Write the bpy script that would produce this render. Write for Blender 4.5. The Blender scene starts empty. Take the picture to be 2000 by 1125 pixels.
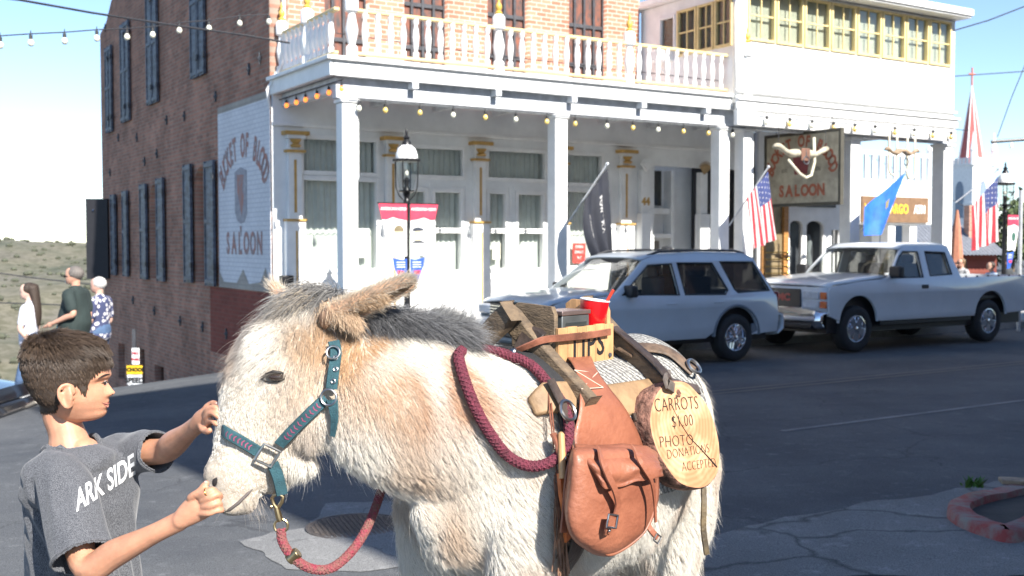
import bpy, bmesh, math, random
import numpy as np
from mathutils import Vector, Matrix, noise, kdtree
from mathutils.bvhtree import BVHTree
R = math.radians
random.seed(7); rng = np.random.default_rng(11)
SC = bpy.context.scene
COL = SC.collection
# ---------------- camera ----------------
FPX = 2130.0                       # focal length in photo pixels (photo 2000 wide)
PITCH = math.atan((562.5-475)/FPX)
CAMZ = 1.5
cd_ = bpy.data.cameras.new('camera'); cam = bpy.data.objects.new('camera', cd_); COL.objects.link(cam)
cam.location = (0, 0, CAMZ); cam.rotation_euler = (R(90)-PITCH, 0, 0)
cd_.sensor_width = 36; cd_.lens = 36*FPX/2000; cd_.clip_end = 5000; cd_.clip_start = .05
cd_.dof.use_dof = True; cd_.dof.focus_distance = 2.62; cd_.dof.aperture_fstop = 7.5
SC.camera = cam
# ---------------- light ----------------
SUN_H = Vector((.559, -.829, 0)).normalized(); SUN_EL = R(37)
w = bpy.data.worlds.new('World'); SC.world = w; w.use_nodes = True
nt = w.node_tree; nt.nodes.clear()
sky = nt.nodes.new('ShaderNodeTexSky'); sky.sky_type = 'NISHITA'; sky.sun_disc = False
sky.sun_elevation = SUN_EL; sky.sun_rotation = math.atan2(SUN_H.x, SUN_H.y)
sky.altitude = 1800; sky.air_density = 1.0; sky.dust_density = 0.25; sky.ozone_density = 2.6
bg = nt.nodes.new('ShaderNodeBackground'); bg.inputs[1].default_value = .088
wo = nt.nodes.new('ShaderNodeOutputWorld')
nt.links.new(sky.outputs[0], bg.inputs[0]); nt.links.new(bg.outputs[0], wo.inputs[0])
sl = bpy.data.lights.new('sun', 'SUN'); sl.energy = 4.2; sl.angle = R(.5); sl.color = (1, .955, .88)
so = bpy.data.objects.new('sun', sl); COL.objects.link(so)
sd = Vector((SUN_H.x*math.cos(SUN_EL), SUN_H.y*math.cos(SUN_EL), math.sin(SUN_EL)))
so.rotation_euler = sd.to_track_quat('Z', 'Y').to_euler(); so.location = (12, -12, 20)
SC.view_settings.view_transform = 'Standard'; SC.view_settings.look = 'None'
SC.view_settings.exposure = 1.45; SC.view_settings.gamma = 1
SC.cycles.max_bounces = 8; SC.cycles.transparent_max_bounces = 16
try: SC.cycles_curves.shape = 'RIBBONS'
except Exception: pass

# ---------------- helpers ----------------
def ray(px, py):
    x = (px-1000)/FPX; y = -(py-562.5)/FPX
    Y = math.cos(PITCH)+y*math.sin(PITCH); Z = -math.sin(PITCH)+y*math.cos(PITCH)
    return Vector((x/Y, 1, Z/Y))
def W(px, py, d): return Vector((0, 0, CAMZ)) + ray(px, py)*d
TMP = bpy.data.scenes.new('tmp')
def baked(ob):
    TMP.collection.objects.link(ob)
    with bpy.context.temp_override(scene=TMP, view_layer=TMP.view_layers[0]):
        dg = bpy.context.evaluated_depsgraph_get(); dg.update()
        me = bpy.data.meshes.new_from_object(ob.evaluated_get(dg))
    TMP.collection.objects.unlink(ob); bpy.data.objects.remove(ob)
    return me
def tag(o, label=None, cat=None, group=None, kind=None):
    if label: o['label'] = label
    if cat: o['category'] = cat
    if group: o['group'] = group
    if kind: o['kind'] = kind
    return o
def thing(name, label, cat, loc=(0, 0, 0), rz=0, group=None):
    o = bpy.data.objects.new(name, None); COL.objects.link(o); o.empty_display_size = .2
    o.location = loc; o.rotation_euler = (0, 0, rz)
    return tag(o, label, cat, group)
def dup(root, loc=None, rz=None, label=None, parent=None):
    r = root.copy(); COL.objects.link(r); r.parent = parent
    if loc is not None: r.location = loc
    if rz is not None: r.rotation_euler = (0, 0, rz)
    if label: r['label'] = label
    for c in list(root.children): dup(c, parent=r)
    return r
def finish(name, me, m, parent=None, smooth=True, bevel=0, ang=35, wp=False, sub=0, segs=2):
    if len(me.materials): me.materials.clear()
    for k in (m if isinstance(m, (list, tuple)) else [m]): me.materials.append(k)
    if smooth:
        me.polygons.foreach_set('use_smooth', [True]*len(me.polygons))
        if ang < 170: me.set_sharp_from_angle(angle=R(ang))
    me.name = name
    o = bpy.data.objects.new(name, me); COL.objects.link(o)
    if bevel:
        b = o.modifiers.new('b', 'BEVEL'); b.width = bevel; b.segments = segs; b.limit_method = 'ANGLE'; b.angle_limit = R(40); b.harden_normals = False
    if sub:
        s = o.modifiers.new('s', 'SUBSURF'); s.levels = sub; s.render_levels = sub
    if parent:
        o.parent = parent
        if wp and parent.parent is None: o.location = -Vector(parent.location)   # built in world coordinates
    return o
class MB:
    def __init__(s): s.v = []; s.f = []; s.mi = []; s.m = 0
    def add(s, vs, fs):
        n = len(s.v); s.v += [tuple(p) for p in vs]; s.f += [tuple(i+n for i in f) for f in fs]; s.mi += [s.m]*len(fs); return s
    def box(s, a, b, M=None):
        x0, y0, z0 = a; x1, y1, z1 = b
        vs = [Vector(p) for p in ((x0,y0,z0),(x1,y0,z0),(x1,y1,z0),(x0,y1,z0),(x0,y0,z1),(x1,y0,z1),(x1,y1,z1),(x0,y1,z1))]
        if M: vs = [M @ p for p in vs]
        return s.add(vs, [(0,3,2,1),(4,5,6,7),(0,1,5,4),(1,2,6,5),(2,3,7,6),(3,0,4,7)])
    def bar(s, p0, p1, wd, ht, up=(0,0,1)):           # rectangular bar between two points
        p0 = Vector(p0); p1 = Vector(p1); t = (p1-p0).normalized(); up = Vector(up)
        a = t.cross(up).normalized(); b = a.cross(t).normalized()
        vs = [p+a*i*wd/2+b*j*ht/2 for p in (p0, p1) for i, j in ((-1,-1),(1,-1),(1,1),(-1,1))]
        return s.add(vs, [(3,2,1,0),(4,5,6,7),(0,1,5,4),(1,2,6,5),(2,3,7,6),(3,0,4,7)])
    def tube(s, pts, r, n=10, cap=True, closed=False, flat=1.0, up=None):
        pts = [Vector(p) for p in pts]; k = len(pts)
        rs = r if hasattr(r, '__len__') else [r]*k
        vs = []; prev = None
        for i, p in enumerate(pts):
            if closed: t = (pts[(i+1) % k]-pts[i-1])
            else: t = pts[min(i+1, k-1)]-pts[max(i-1, 0)]
            t = t.normalized() if t.length > 1e-9 else Vector((0, 0, 1))
            if up is not None:
                a = t.cross(Vector(up)).normalized()
            elif prev is None:
                h = Vector((0,0,1)) if abs(t.z) < .9 else Vector((1,0,0))
                a = t.cross(h).normalized()
            else:
                a = (prev-t*prev.dot(t)).normalized()
            prev = a; b = t.cross(a)
            for j in range(n):
                q = 2*math.pi*j/n; vs.append(p+a*math.cos(q)*rs[i]+b*math.sin(q)*rs[i]*flat)
        fs = []
        for i in range(k if closed else k-1):
            i2 = (i+1) % k
            for j in range(n):
                j2 = (j+1) % n; fs.append((i*n+j, i*n+j2, i2*n+j2, i2*n+j))
        if cap and not closed:
            fs.append(tuple(range(n-1, -1, -1))); fs.append(tuple((k-1)*n+j for j in range(n)))
        return s.add(vs, fs)
    def lathe(s, prof, o=(0,0,0), n=16, M=None):       # prof: (r, z)
        vs = [Vector((r*math.cos(2*math.pi*j/n), r*math.sin(2*math.pi*j/n), z)) for r, z in prof for j in range(n)]
        if M: vs = [M @ p for p in vs]
        vs = [p+Vector(o) for p in vs]
        fs = [(i*n+j, i*n+(j+1) % n, (i+1)*n+(j+1) % n, (i+1)*n+j) for i in range(len(prof)-1) for j in range(n)]
        fs.append(tuple(range(n-1, -1, -1))); fs.append(tuple((len(prof)-1)*n+j for j in range(n)))
        return s.add(vs, fs)
    def ball(s, c, r, n=12, M=None):
        r = r if hasattr(r, '__len__') else (r, r, r); c = Vector(c); vs = []; h = n//2+1
        for i in range(h+1):
            th = math.pi*i/h
            for j in range(n):
                q = 2*math.pi*j/n; p = Vector((r[0]*math.sin(th)*math.cos(q), r[1]*math.sin(th)*math.sin(q), r[2]*math.cos(th)))
                if M: p = M @ p
                vs.append(c+p)
        return s.add(vs, [(i*n+j, (i+1)*n+j, (i+1)*n+(j+1) % n, i*n+(j+1) % n) for i in range(h) for j in range(n)])
    def grid(s, fn, nu, nv, closed_u=False):
        vs = [fn(i/nu, j/nv) for i in range(nu+1) for j in range(nv+1)]; m = nv+1
        return s.add(vs, [(i*m+j, (i+1)*m+j, (i+1)*m+j+1, i*m+j+1) for i in range(nu) for j in range(nv)])
    def mesh(s, name='m', merge=0):
        me = bpy.data.meshes.new(name); me.from_pydata(s.v, [], s.f)
        if any(s.mi): me.polygons.foreach_set('material_index', s.mi)
        if merge:
            bm = bmesh.new(); bm.from_mesh(me); bmesh.ops.remove_doubles(bm, verts=bm.verts, dist=merge)
            bmesh.ops.recalc_face_normals(bm, faces=bm.faces); bm.to_mesh(me); bm.free()
        me.update(); return me
    def build(s, name, m, parent=None, merge=0, **k): return finish(name, s.mesh(name, merge), m, parent, **k)
def arc(cx, cy, r, a0, a1, n, ry=None):
    ry = ry or r
    return [(cx+r*math.cos(R(a0+(a1-a0)*i/n)), cy+ry*math.sin(R(a0+(a1-a0)*i/n))) for i in range(n+1)]
def plate(outer, holes=(), th=.05, fn=None, bev=0):
    """flat sheet with holes; outline in (x, y), thickness th about y=0 after (x,y,z)->(x,z,y)"""
    c = bpy.data.curves.new('c', 'CURVE'); c.dimensions = '2D'; c.fill_mode = 'BOTH'; c.extrude = th/2-bev
    if bev: c.bevel_depth = bev; c.bevel_resolution = 1; c.offset = -bev
    for poly in [outer]+list(holes):
        sp = c.splines.new('POLY'); sp.points.add(len(poly)-1); sp.use_cyclic_u = True
        for p, q in zip(sp.points, poly): p.co = (q[0], q[1], 0, 1)
    me = baked(bpy.data.objects.new('t', c)); bpy.data.curves.remove(c)
    g = fn or (lambda x, y, z: (x, z, y))
    for vt in me.vertices: vt.co = g(*vt.co)
    bm = bmesh.new(); bm.from_mesh(me); bmesh.ops.remove_doubles(bm, verts=bm.verts, dist=1e-5)
    bmesh.ops.recalc_face_normals(bm, faces=bm.faces); bm.to_mesh(me); bm.free()
    return me
def rect(x0, y0, x1, y1): return [(x0,y0),(x1,y0),(x1,y1),(x0,y1)]
def archrect(x0, y0, x1, y1, rise, n=10):
    pts = [(x0,y0),(x1,y0)]
    for i in range(n+1):
        q = math.pi*i/n; pts.append(((x0+x1)/2+(x1-x0)/2*math.cos(q), y1-rise+rise*math.sin(q)))
    return pts
def textmesh(s, size, ext=.004, off=0, fn=None, align='CENTER', space=1.0):
    c = bpy.data.curves.new('t', 'FONT'); c.body = s; c.size = size; c.extrude = ext; c.offset = off
    c.align_x = align; c.align_y = 'CENTER'; c.space_character = space; c.resolution_u = 3
    me = baked(bpy.data.objects.new('t', c)); bpy.data.curves.remove(c)
    if fn:
        for vt in me.vertices: vt.co = fn(*vt.co)
    return me
def joinm(mes):
    mb = MB()
    for i, me in enumerate(mes): mb.add([v.co[:] for v in me.vertices], [tuple(p.vertices) for p in me.polygons])
    return mb.mesh()
def blob(mb, voxel, smooth=2, it=1, dec=0):
    """merge overlapping closed shapes into one continuous skin"""
    me = mb.mesh() if isinstance(mb, MB) else mb
    o = bpy.data.objects.new('t', me)
    m = o.modifiers.new('r', 'REMESH'); m.mode = 'VOXEL'; m.voxel_size = voxel
    if smooth:
        s = o.modifiers.new('s', 'SMOOTH'); s.factor = .5; s.iterations = smooth
    return baked(o)
def catmull(P, n):
    P = [np.array(p, float) for p in P]; P = [2*P[0]-P[1]]+P+[2*P[-1]-P[-2]]; out = []
    for i in range(1, len(P)-2):
        for k in range(n):
            t = k/n; a, b, c, d = P[i-1:i+3]
            out.append(.5*((2*b)+(-a+c)*t+(2*a-5*b+4*c-d)*t*t+(-a+3*b-3*c+d)*t**3))
    out.append(P[-2]); return out
def sweep(mb, pts, side, n=20, k=6, e=2.0, capend=True):
    """pts: (Vector centre, radius in plane, radius sideways); smooth closed limb"""
    Q = catmull([list(p[0])+[p[1], p[2]] for p in pts], k)
    side = Vector(side); N = len(Q); ring = []
    Cs = [Vector(q[:3]) for q in Q]
    for i, q in enumerate(Q):
        t = (Cs[min(i+1, N-1)]-Cs[max(i-1, 0)]).normalized()
        b = (side-t*side.dot(t)).normalized(); a = t.cross(b)
        for j in range(n):
            th = 2*math.pi*j/n; c, s = math.cos(th), math.sin(th)
            c = math.copysign(abs(c)**(2/e), c); s = math.copysign(abs(s)**(2/e), s)
            ring.append(Cs[i]+a*c*q[3]+b*s*q[4])
    fs = [(i*n+j, i*n+(j+1) % n, (i+1)*n+(j+1) % n, (i+1)*n+j) for i in range(N-1) for j in range(n)]
    fs.append(tuple(range(n-1, -1, -1))); fs.append(tuple((N-1)*n+j for j in range(n)))
    mb.add(ring, fs)
    if capend:
        for i in (0, N-1):
            q = Q[i]; t = (Cs[1]-Cs[0]) if i == 0 else (Cs[-1]-Cs[-2]); t = t.normalized()
            b = (side-t*side.dot(t)).normalized(); a = t.cross(b)
            M = Matrix((a, b, t)).transposed()
            mb.ball(Cs[i], (q[3]*.99, q[4]*.99, min(q[3], q[4])*.8), 14, M)
def hair(name, parent, P, rad, colr, m, wp=True, taper=.25):
    N, K, _ = P.shape
    cu = bpy.data.hair_curves.new(name); cu.add_curves([K]*N)
    if 'position' not in cu.attributes: cu.attributes.new('position', 'FLOAT_VECTOR', 'POINT')
    cu.attributes['position'].data.foreach_set('vector', P.astype(np.float32).ravel())
    ra = cu.attributes.get('radius') or cu.attributes.new('radius', 'FLOAT', 'POINT')
    r = np.linspace(1, taper, K)[None, :]*(np.ones(N)*rad)[:, None]
    ra.data.foreach_set('value', r.astype(np.float32).ravel())
    ca = cu.attributes.new('hcol', 'FLOAT_COLOR', 'CURVE')
    ca.data.foreach_set('color', np.hstack([colr, np.ones((N, 1))]).astype(np.float32).ravel())
    cu.materials.append(m)
    o = bpy.data.objects.new(name, cu); COL.objects.link(o)
    if parent:
        o.parent = parent
        if wp and parent.parent is None: o.location = -Vector(parent.location)
    return o
def surf_samples(me, n, wfn=None):
    me.calc_loop_triangles(); T = np.array([t.vertices[:] for t in me.loop_triangles])
    V = np.array([v.co[:] for v in me.vertices]); VN = np.array([v.normal[:] for v in me.vertices])
    a, b, c = V[T[:, 0]], V[T[:, 1]], V[T[:, 2]]
    ar = np.linalg.norm(np.cross(b-a, c-a), axis=1)/2
    if wfn is not None: ar = ar*wfn((a+b+c)/3, (VN[T[:, 0]]+VN[T[:, 1]]+VN[T[:, 2]])/3)
    idx = rng.choice(len(T), n, p=ar/ar.sum()); u = rng.random((n, 1)); v = rng.random((n, 1))
    fl = (u+v) > 1; u = np.where(fl, 1-u, u); v = np.where(fl, 1-v, v)
    p = a[idx]+(b-a)[idx]*u+(c-a)[idx]*v
    N = VN[T[idx, 0]]*(1-u-v)+VN[T[idx, 1]]*u+VN[T[idx, 2]]*v
    return p, N/np.linalg.norm(N, axis=1, keepdims=True)
def unit(a): return a/np.maximum(np.linalg.norm(a, axis=-1, keepdims=True), 1e-9)

# ---------------- materials ----------------
def mat(name, col, rough=.6, metal=0, var=.12, scale=6, bump=0, bscale=None, spec=.5, coat=0, col2=None, stretch=None, detail=4, sss=0):
    m = bpy.data.materials.new(name); m.use_nodes = True; n = m.node_tree; b = n.nodes['Principled BSDF']
    b.inputs['Roughness'].default_value = rough; b.inputs['Metallic'].default_value = metal
    b.inputs['Specular IOR Level'].default_value = spec; b.inputs['Coat Weight'].default_value = coat; b.inputs['Coat Roughness'].default_value = .05
    if sss: b.inputs['Subsurface Weight'].default_value = sss; b.inputs['Subsurface Scale'].default_value = .01
    tc = n.nodes.new('ShaderNodeTexCoord'); mp = n.nodes.new('ShaderNodeMapping'); n.links.new(tc.outputs['Object'], mp.inputs[0])
    if stretch: mp.inputs['Scale'].default_value = stretch
    no = n.nodes.new('ShaderNodeTexNoise'); no.inputs['Scale'].default_value = scale; no.inputs['Detail'].default_value = detail; no.inputs['Roughness'].default_value = .65
    n.links.new(mp.outputs[0], no.inputs[0])
    rp = n.nodes.new('ShaderNodeValToRGB'); n.links.new(no.outputs[0], rp.inputs[0])
    c2 = col2 or [x*(1-var*1.6) for x in col]
    c1 = col if col2 else [min(1, x*(1+var)) for x in col]
    rp.color_ramp.elements[0].position = .35; rp.color_ramp.elements[1].position = .65
    rp.color_ramp.elements[0].color = (*c2, 1); rp.color_ramp.elements[1].color = (*c1, 1)
    n.links.new(rp.outputs[0], b.inputs['Base Color'])
    if bump:
        nb = n.nodes.new('ShaderNodeTexNoise'); nb.inputs['Scale'].default_value = bscale or scale*8; nb.inputs['Detail'].default_value = 5
        n.links.new(mp.outputs[0], nb.inputs[0]); bp = n.nodes.new('ShaderNodeBump'); bp.inputs['Strength'].default_value = bump; bp.inputs['Distance'].default_value = .01
        n.links.new(nb.outputs[0], bp.inputs['Height']); n.links.new(bp.outputs[0], b.inputs['Normal'])
    return m
def N_(m, t, **k):
    x = m.node_tree.nodes.new(t)
    for a, v in k.items():
        if hasattr(x, a): setattr(x, a, v)
        else: x.inputs[a].default_value = v
    return x
def L_(m, a, b): m.node_tree.links.new(a, b)
def glassmat(name, tint=(.02, .025, .03), trans=.5, rough=.03):
    m = bpy.data.materials.new(name); m.use_nodes = True; n = m.node_tree; n.nodes.clear()
    o = n.nodes.new('ShaderNodeOutputMaterial'); mx = n.nodes.new('ShaderNodeMixShader'); m2 = n.nodes.new('ShaderNodeMixShader')
    tr = n.nodes.new('ShaderNodeBsdfTransparent'); gl = n.nodes.new('ShaderNodeBsdfGlossy'); df = n.nodes.new('ShaderNodeBsdfDiffuse')
    lw = n.nodes.new('ShaderNodeLayerWeight'); lw.inputs[0].default_value = .5
    pw = n.nodes.new('ShaderNodeMath'); pw.operation = 'POWER'; n.links.new(lw.outputs['Facing'], pw.inputs[0]); pw.inputs[1].default_value = 4
    fr = n.nodes.new('ShaderNodeMath'); fr.operation = 'MULTIPLY_ADD'; n.links.new(pw.outputs[0], fr.inputs[0]); fr.inputs[1].default_value = .93; fr.inputs[2].default_value = .06
    tr.inputs[0].default_value = (.95, .97, .95, 1); df.inputs[0].default_value = (*tint, 1); gl.inputs['Roughness'].default_value = rough
    mx.inputs[0].default_value = trans; n.links.new(df.outputs[0], mx.inputs[1]); n.links.new(tr.outputs[0], mx.inputs[2])
    n.links.new(fr.outputs[0], m2.inputs[0]); n.links.new(mx.outputs[0], m2.inputs[1]); n.links.new(gl.outputs[0], m2.inputs[2])
    n.links.new(m2.outputs[0], o.inputs[0]); return m
def hairmat(name, rough=.45):
    m = bpy.data.materials.new(name); m.use_nodes = True; b = m.node_tree.nodes['Principled BSDF']
    a = N_(m, 'ShaderNodeAttribute', attribute_name='hcol'); L_(m, a.outputs['Color'], b.inputs['Base Color'])
    b.inputs['Roughness'].default_value = rough; b.inputs['Specular IOR Level'].default_value = .35; return m
def brickmat(name, axis, c1, c2, mortar, bw=.21, rh=.078, ms=.010, dirt=.35, paint=None):
    m = bpy.data.materials.new(name); m.use_nodes = True; b = m.node_tree.nodes['Principled BSDF']
    tc = N_(m, 'ShaderNodeTexCoord'); sp = N_(m, 'ShaderNodeSeparateXYZ'); L_(m, tc.outputs['Object'], sp.inputs[0])
    cb = N_(m, 'ShaderNodeCombineXYZ'); L_(m, sp.outputs[axis], cb.inputs[0]); L_(m, sp.outputs[2], cb.inputs[1])
    wn = N_(m, 'ShaderNodeTexNoise', Scale=2.2, Detail=3); L_(m, tc.outputs['Object'], wn.inputs[0])
    wv = N_(m, 'ShaderNodeVectorMath', operation='SCALE'); L_(m, wn.outputs['Color'], wv.inputs[0]); wv.inputs['Scale'].default_value = .014
    wa = N_(m, 'ShaderNodeVectorMath', operation='ADD'); L_(m, cb.outputs[0], wa.inputs[0]); L_(m, wv.outputs[0], wa.inputs[1])
    br = N_(m, 'ShaderNodeTexBrick', Scale=1.0); L_(m, wa.outputs[0], br.inputs['Vector'])
    br.inputs['Brick Width'].default_value = bw; br.inputs['Row Height'].default_value = rh; br.inputs['Mortar Size'].default_value = ms; br.inputs['Mortar Smooth'].default_value = .3; br.inputs['Bias'].default_value = -.1
    br.inputs['Color1'].default_value = (*c1, 1); br.inputs['Color2'].default_value = (*c2, 1); br.inputs['Mortar'].default_value = (*mortar, 1)
    nz = N_(m, 'ShaderNodeTexNoise', Scale=1.1, Detail=6, Roughness=.7); L_(m, tc.outputs['Object'], nz.inputs[0])
    mr = N_(m, 'ShaderNodeMapRange'); L_(m, nz.outputs[0], mr.inputs[0]); mr.inputs[1].default_value = .3; mr.inputs[2].default_value = .7; mr.inputs[3].default_value = 1-dirt; mr.inputs[4].default_value = 1+dirt*.4
    hs = N_(m, 'ShaderNodeHueSaturation'); L_(m, br.outputs[0], hs.inputs['Color']); L_(m, mr.outputs[0], hs.inputs['Value'])
    last = hs.outputs[0]
    if paint:
        n2 = N_(m, 'ShaderNodeTexNoise', Scale=3.5, Detail=8, Roughness=.75); L_(m, tc.outputs['Object'], n2.inputs[0])
        r2 = N_(m, 'ShaderNodeMapRange'); L_(m, n2.outputs[0], r2.inputs[0]); r2.inputs[1].default_value = .60; r2.inputs[2].default_value = .66
        mx = N_(m, 'ShaderNodeMixRGB'); L_(m, r2.outputs[0], mx.inputs[0]); mx.inputs[1].default_value = (*paint, 1); L_(m, last, mx.inputs[2]); last = mx.outputs[0]
    L_(m, last, b.inputs['Base Color']); b.inputs['Roughness'].default_value = .9; b.inputs['Specular IOR Level'].default_value = .2
    bp = N_(m, 'ShaderNodeBump'); bp.inputs['Strength'].default_value = .5; bp.inputs['Distance'].default_value = .012; bp.invert = True
    L_(m, br.outputs['Fac'], bp.inputs['Height']); L_(m, bp.outputs[0], b.inputs['Normal'])
    return m
WHITE = mat('white_paint', (.80, .80, .79), .55, var=.05, scale=3, bump=.1, bscale=30)
WHITE2 = mat('white_boards', (.78, .79, .79), .6, var=.06, scale=1.5, bump=.08, bscale=20)
OCHRE = mat('ochre_paint', (.52, .31, .09), .5, var=.1)
YEL = mat('yellow_trim', (.74, .58, .28), .5, var=.08)
GOLD = mat('gold_paint', (.62, .40, .08), .4, var=.1)
BLACKM = mat('black_metal', (.018, .018, .02), .35, metal=.3)
IRON = mat('dark_iron', (.05, .052, .06), .6, var=.25, scale=8, bump=.2)
CHROME = mat('chrome', (.75, .75, .77), .12, metal=1, var=.05)
WIRE = mat('wire_black', (.03, .03, .035), .6)
RUBBER = mat('rubber', (.022, .022, .024), .8, bump=.2)
GLASS = glassmat('window_glass', trans=.82)
DGLASS = glassmat('dark_glass', trans=.15)
WOODG = mat('weathered_wood', (.33, .24, .16), .75, var=.3, scale=9, bump=.3, stretch=(1, 1, 6))
SKIN = mat('skin', (.56, .30, .20), .5, var=.07, scale=14, sss=.08, bump=.05, bscale=200)
# ---------------- frame of the saloon: u along the street front, v away from the street ----------------
C32, S32 = math.cos(R(32)), math.sin(R(32)); OX, OY = -3.92, 17.78
RZ = R(32)
def B(u, v, z=0): return Vector((OX+u*C32-v*S32, OY+u*S32+v*C32, z))
def UV(x, y): return ((x-OX)*C32+(y-OY)*S32, -(x-OX)*S32+(y-OY)*C32)
def sst(a, b, x):
    t = min(1, max(0, (x-a)/(b-a))); return t*t*(3-2*t)
def gz(u, v):
    z = -.33*sst(-18, -4.5, v) - .08*min(9, max(0, -u))*sst(-9, -1, v)
    side = 1-sst(0, 16, u)
    if v > 14:
        p = B(u, v); side = 1-sst(-.3, .1, p.x/max(p.y, 1)) if p.y > 20 else side
    d = max(0, v+2.2); dr = .17*d*d/(d+2.5)
    z -= side*min(dr, 46)*(1 if v < 0 or u < .2 or v > 14 else 1)
    return z
# --- street surface ---
def asphalt(name, base, patch, cw=.006, cd=.55, cs=.55):
    m = bpy.data.materials.new(name); m.use_nodes = True; b = m.node_tree.nodes['Principled BSDF']
    tc = N_(m, 'ShaderNodeTexCoord')
    n1 = N_(m, 'ShaderNodeTexNoise', Scale=.7, Detail=6, Roughness=.6); n2 = N_(m, 'ShaderNodeTexNoise', Scale=140, Detail=2); n3 = N_(m, 'ShaderNodeTexVoronoi', Scale=cs, feature='DISTANCE_TO_EDGE')
    nw = N_(m, 'ShaderNodeTexNoise', Scale=1.6, Detail=5); wv = N_(m, 'ShaderNodeMixRGB', blend_type='ADD'); wv.inputs[0].default_value = .55
    for x in (n1, n2, nw): L_(m, tc.outputs['Object'], x.inputs[0])
    L_(m, tc.outputs['Object'], wv.inputs[1]); L_(m, nw.outputs['Color'], wv.inputs[2]); L_(m, wv.outputs[0], n3.inputs[0])
    r1 = N_(m, 'ShaderNodeValToRGB'); L_(m, n1.outputs[0], r1.inputs[0]); r1.color_ramp.elements[0].position = .35; r1.color_ramp.elements[1].position = .7
    r1.color_ramp.elements[0].color = (*base, 1); r1.color_ramp.elements[1].color = (*patch, 1)
    mm = N_(m, 'ShaderNodeMixRGB', blend_type='MULTIPLY'); mm.inputs[0].default_value = .75; L_(m, r1.outputs[0], mm.inputs[1])
    r2 = N_(m, 'ShaderNodeMapRange'); L_(m, n2.outputs[0], r2.inputs[0]); r2.inputs[1].default_value = .3; r2.inputs[2].default_value = .7; r2.inputs[3].default_value = .45; r2.inputs[4].default_value = 1.55; L_(m, r2.outputs[0], mm.inputs[2])
    n4 = N_(m, 'ShaderNodeTexNoise', Scale=7.0, Detail=9, Roughness=.78); L_(m, tc.outputs['Object'], n4.inputs[0]); w4 = N_(m, 'ShaderNodeMapRange'); L_(m, n4.outputs[0], w4.inputs[0]); w4.inputs[1].default_value = .56; w4.inputs[2].default_value = .70; w4.inputs[4].default_value = .55
    m4 = N_(m, 'ShaderNodeMixRGB'); L_(m, w4.outputs[0], m4.inputs[0]); L_(m, mm.outputs[0], m4.inputs[1]); m4.inputs[2].default_value = (*[x*1.9 for x in patch], 1); mm = m4
    cr = N_(m, 'ShaderNodeMapRange'); L_(m, n3.outputs['Distance'], cr.inputs[0]); cr.inputs[1].default_value = 0; cr.inputs[2].default_value = cw; cr.inputs[3].default_value = cd; cr.inputs[4].default_value = 1
    m3 = N_(m, 'ShaderNodeMixRGB', blend_type='MULTIPLY'); m3.inputs[0].default_value = .8; L_(m, mm.outputs[0], m3.inputs[1]); L_(m, cr.outputs[0], m3.inputs[2])
    L_(m, m3.outputs[0], b.inputs['Base Color']); b.inputs['Roughness'].default_value = .85; b.inputs['Specular IOR Level'].default_value = .25
    bp = N_(m, 'ShaderNodeBump'); bp.inputs['Strength'].default_value = .5; bp.inputs['Distance'].default_value = .006; L_(m, n2.outputs[0], bp.inputs['Height']); L_(m, bp.outputs[0], b.inputs['Normal'])
    return m
ASPH = asphalt('asphalt', (.072, .076, .083), (.125, .128, .13))
CONC = asphalt('old_concrete', (.16, .16, .155), (.24, .24, .23), .03, .3, 1.1)
DIRT = mat('sage_ground', (.16, .15, .09), .95, var=.3, scale=.05, bump=.2)
def lin(lo, hi, n): return list(np.linspace(lo, hi, n, endpoint=False))
us = lin(-900, -120, 12)+lin(-120, -30, 12)+lin(-30, 24, 108)+lin(24, 100, 10)+lin(100, 900, 12)+[900]
vs_ = lin(-60, -22, 5)+lin(-22, 22, 110)+lin(22, 100, 30)+lin(100, 420, 14)+[420]
mb = MB(); nv = len(vs_)
gv = [B(u, v, gz(u, v)) for u in us for v in vs_]
mb.add(gv, [(i*nv+j, (i+1)*nv+j, (i+1)*nv+j+1, i*nv+j+1) for i in range(len(us)-1) for j in range(nv-1)])
tag(mb.build('road_surface', ASPH), kind='structure')
def drape(pts_uv, name, m, dz=.004, th=0, nu=40, nvv=3, kind='structure'):
    """strip between two uv polylines laid on the ground"""
    a, b = pts_uv; mb = MB()
    def fn(i, j):
        k = i*(len(a)-1); q = min(int(k), len(a)-2); t = k-q
        p0 = Vector(a[q]).lerp(Vector(a[q+1]), t); p1 = Vector(b[q]).lerp(Vector(b[q+1]), t); p = p0.lerp(p1, j)
        return B(p.x, p.y, gz(p.x, p.y)+dz)
    mb.grid(fn, nu, nvv); return tag(mb.build(name, m), kind=kind)
# centre line and lane line, worn
PAINT = asphalt('worn_road_paint', (.20, .175, .15), (.125, .12, .115)); PAINTW = asphalt('worn_white_paint', (.12, .12, .12), (.34, .33, .32))
for dv in (0, .22): drape([[(-1.5, -7.55+dv), (60, -7.55+dv)], [(-1.5, -7.47+dv), (60, -7.47+dv)]], 'road_centre_line', PAINT, nu=160)
drape([[(1.2, -10.15), (60, -10.15)], [(1.2, -10.07), (60, -10.07)]], 'road_edge_line', PAINTW, nu=160)
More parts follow.
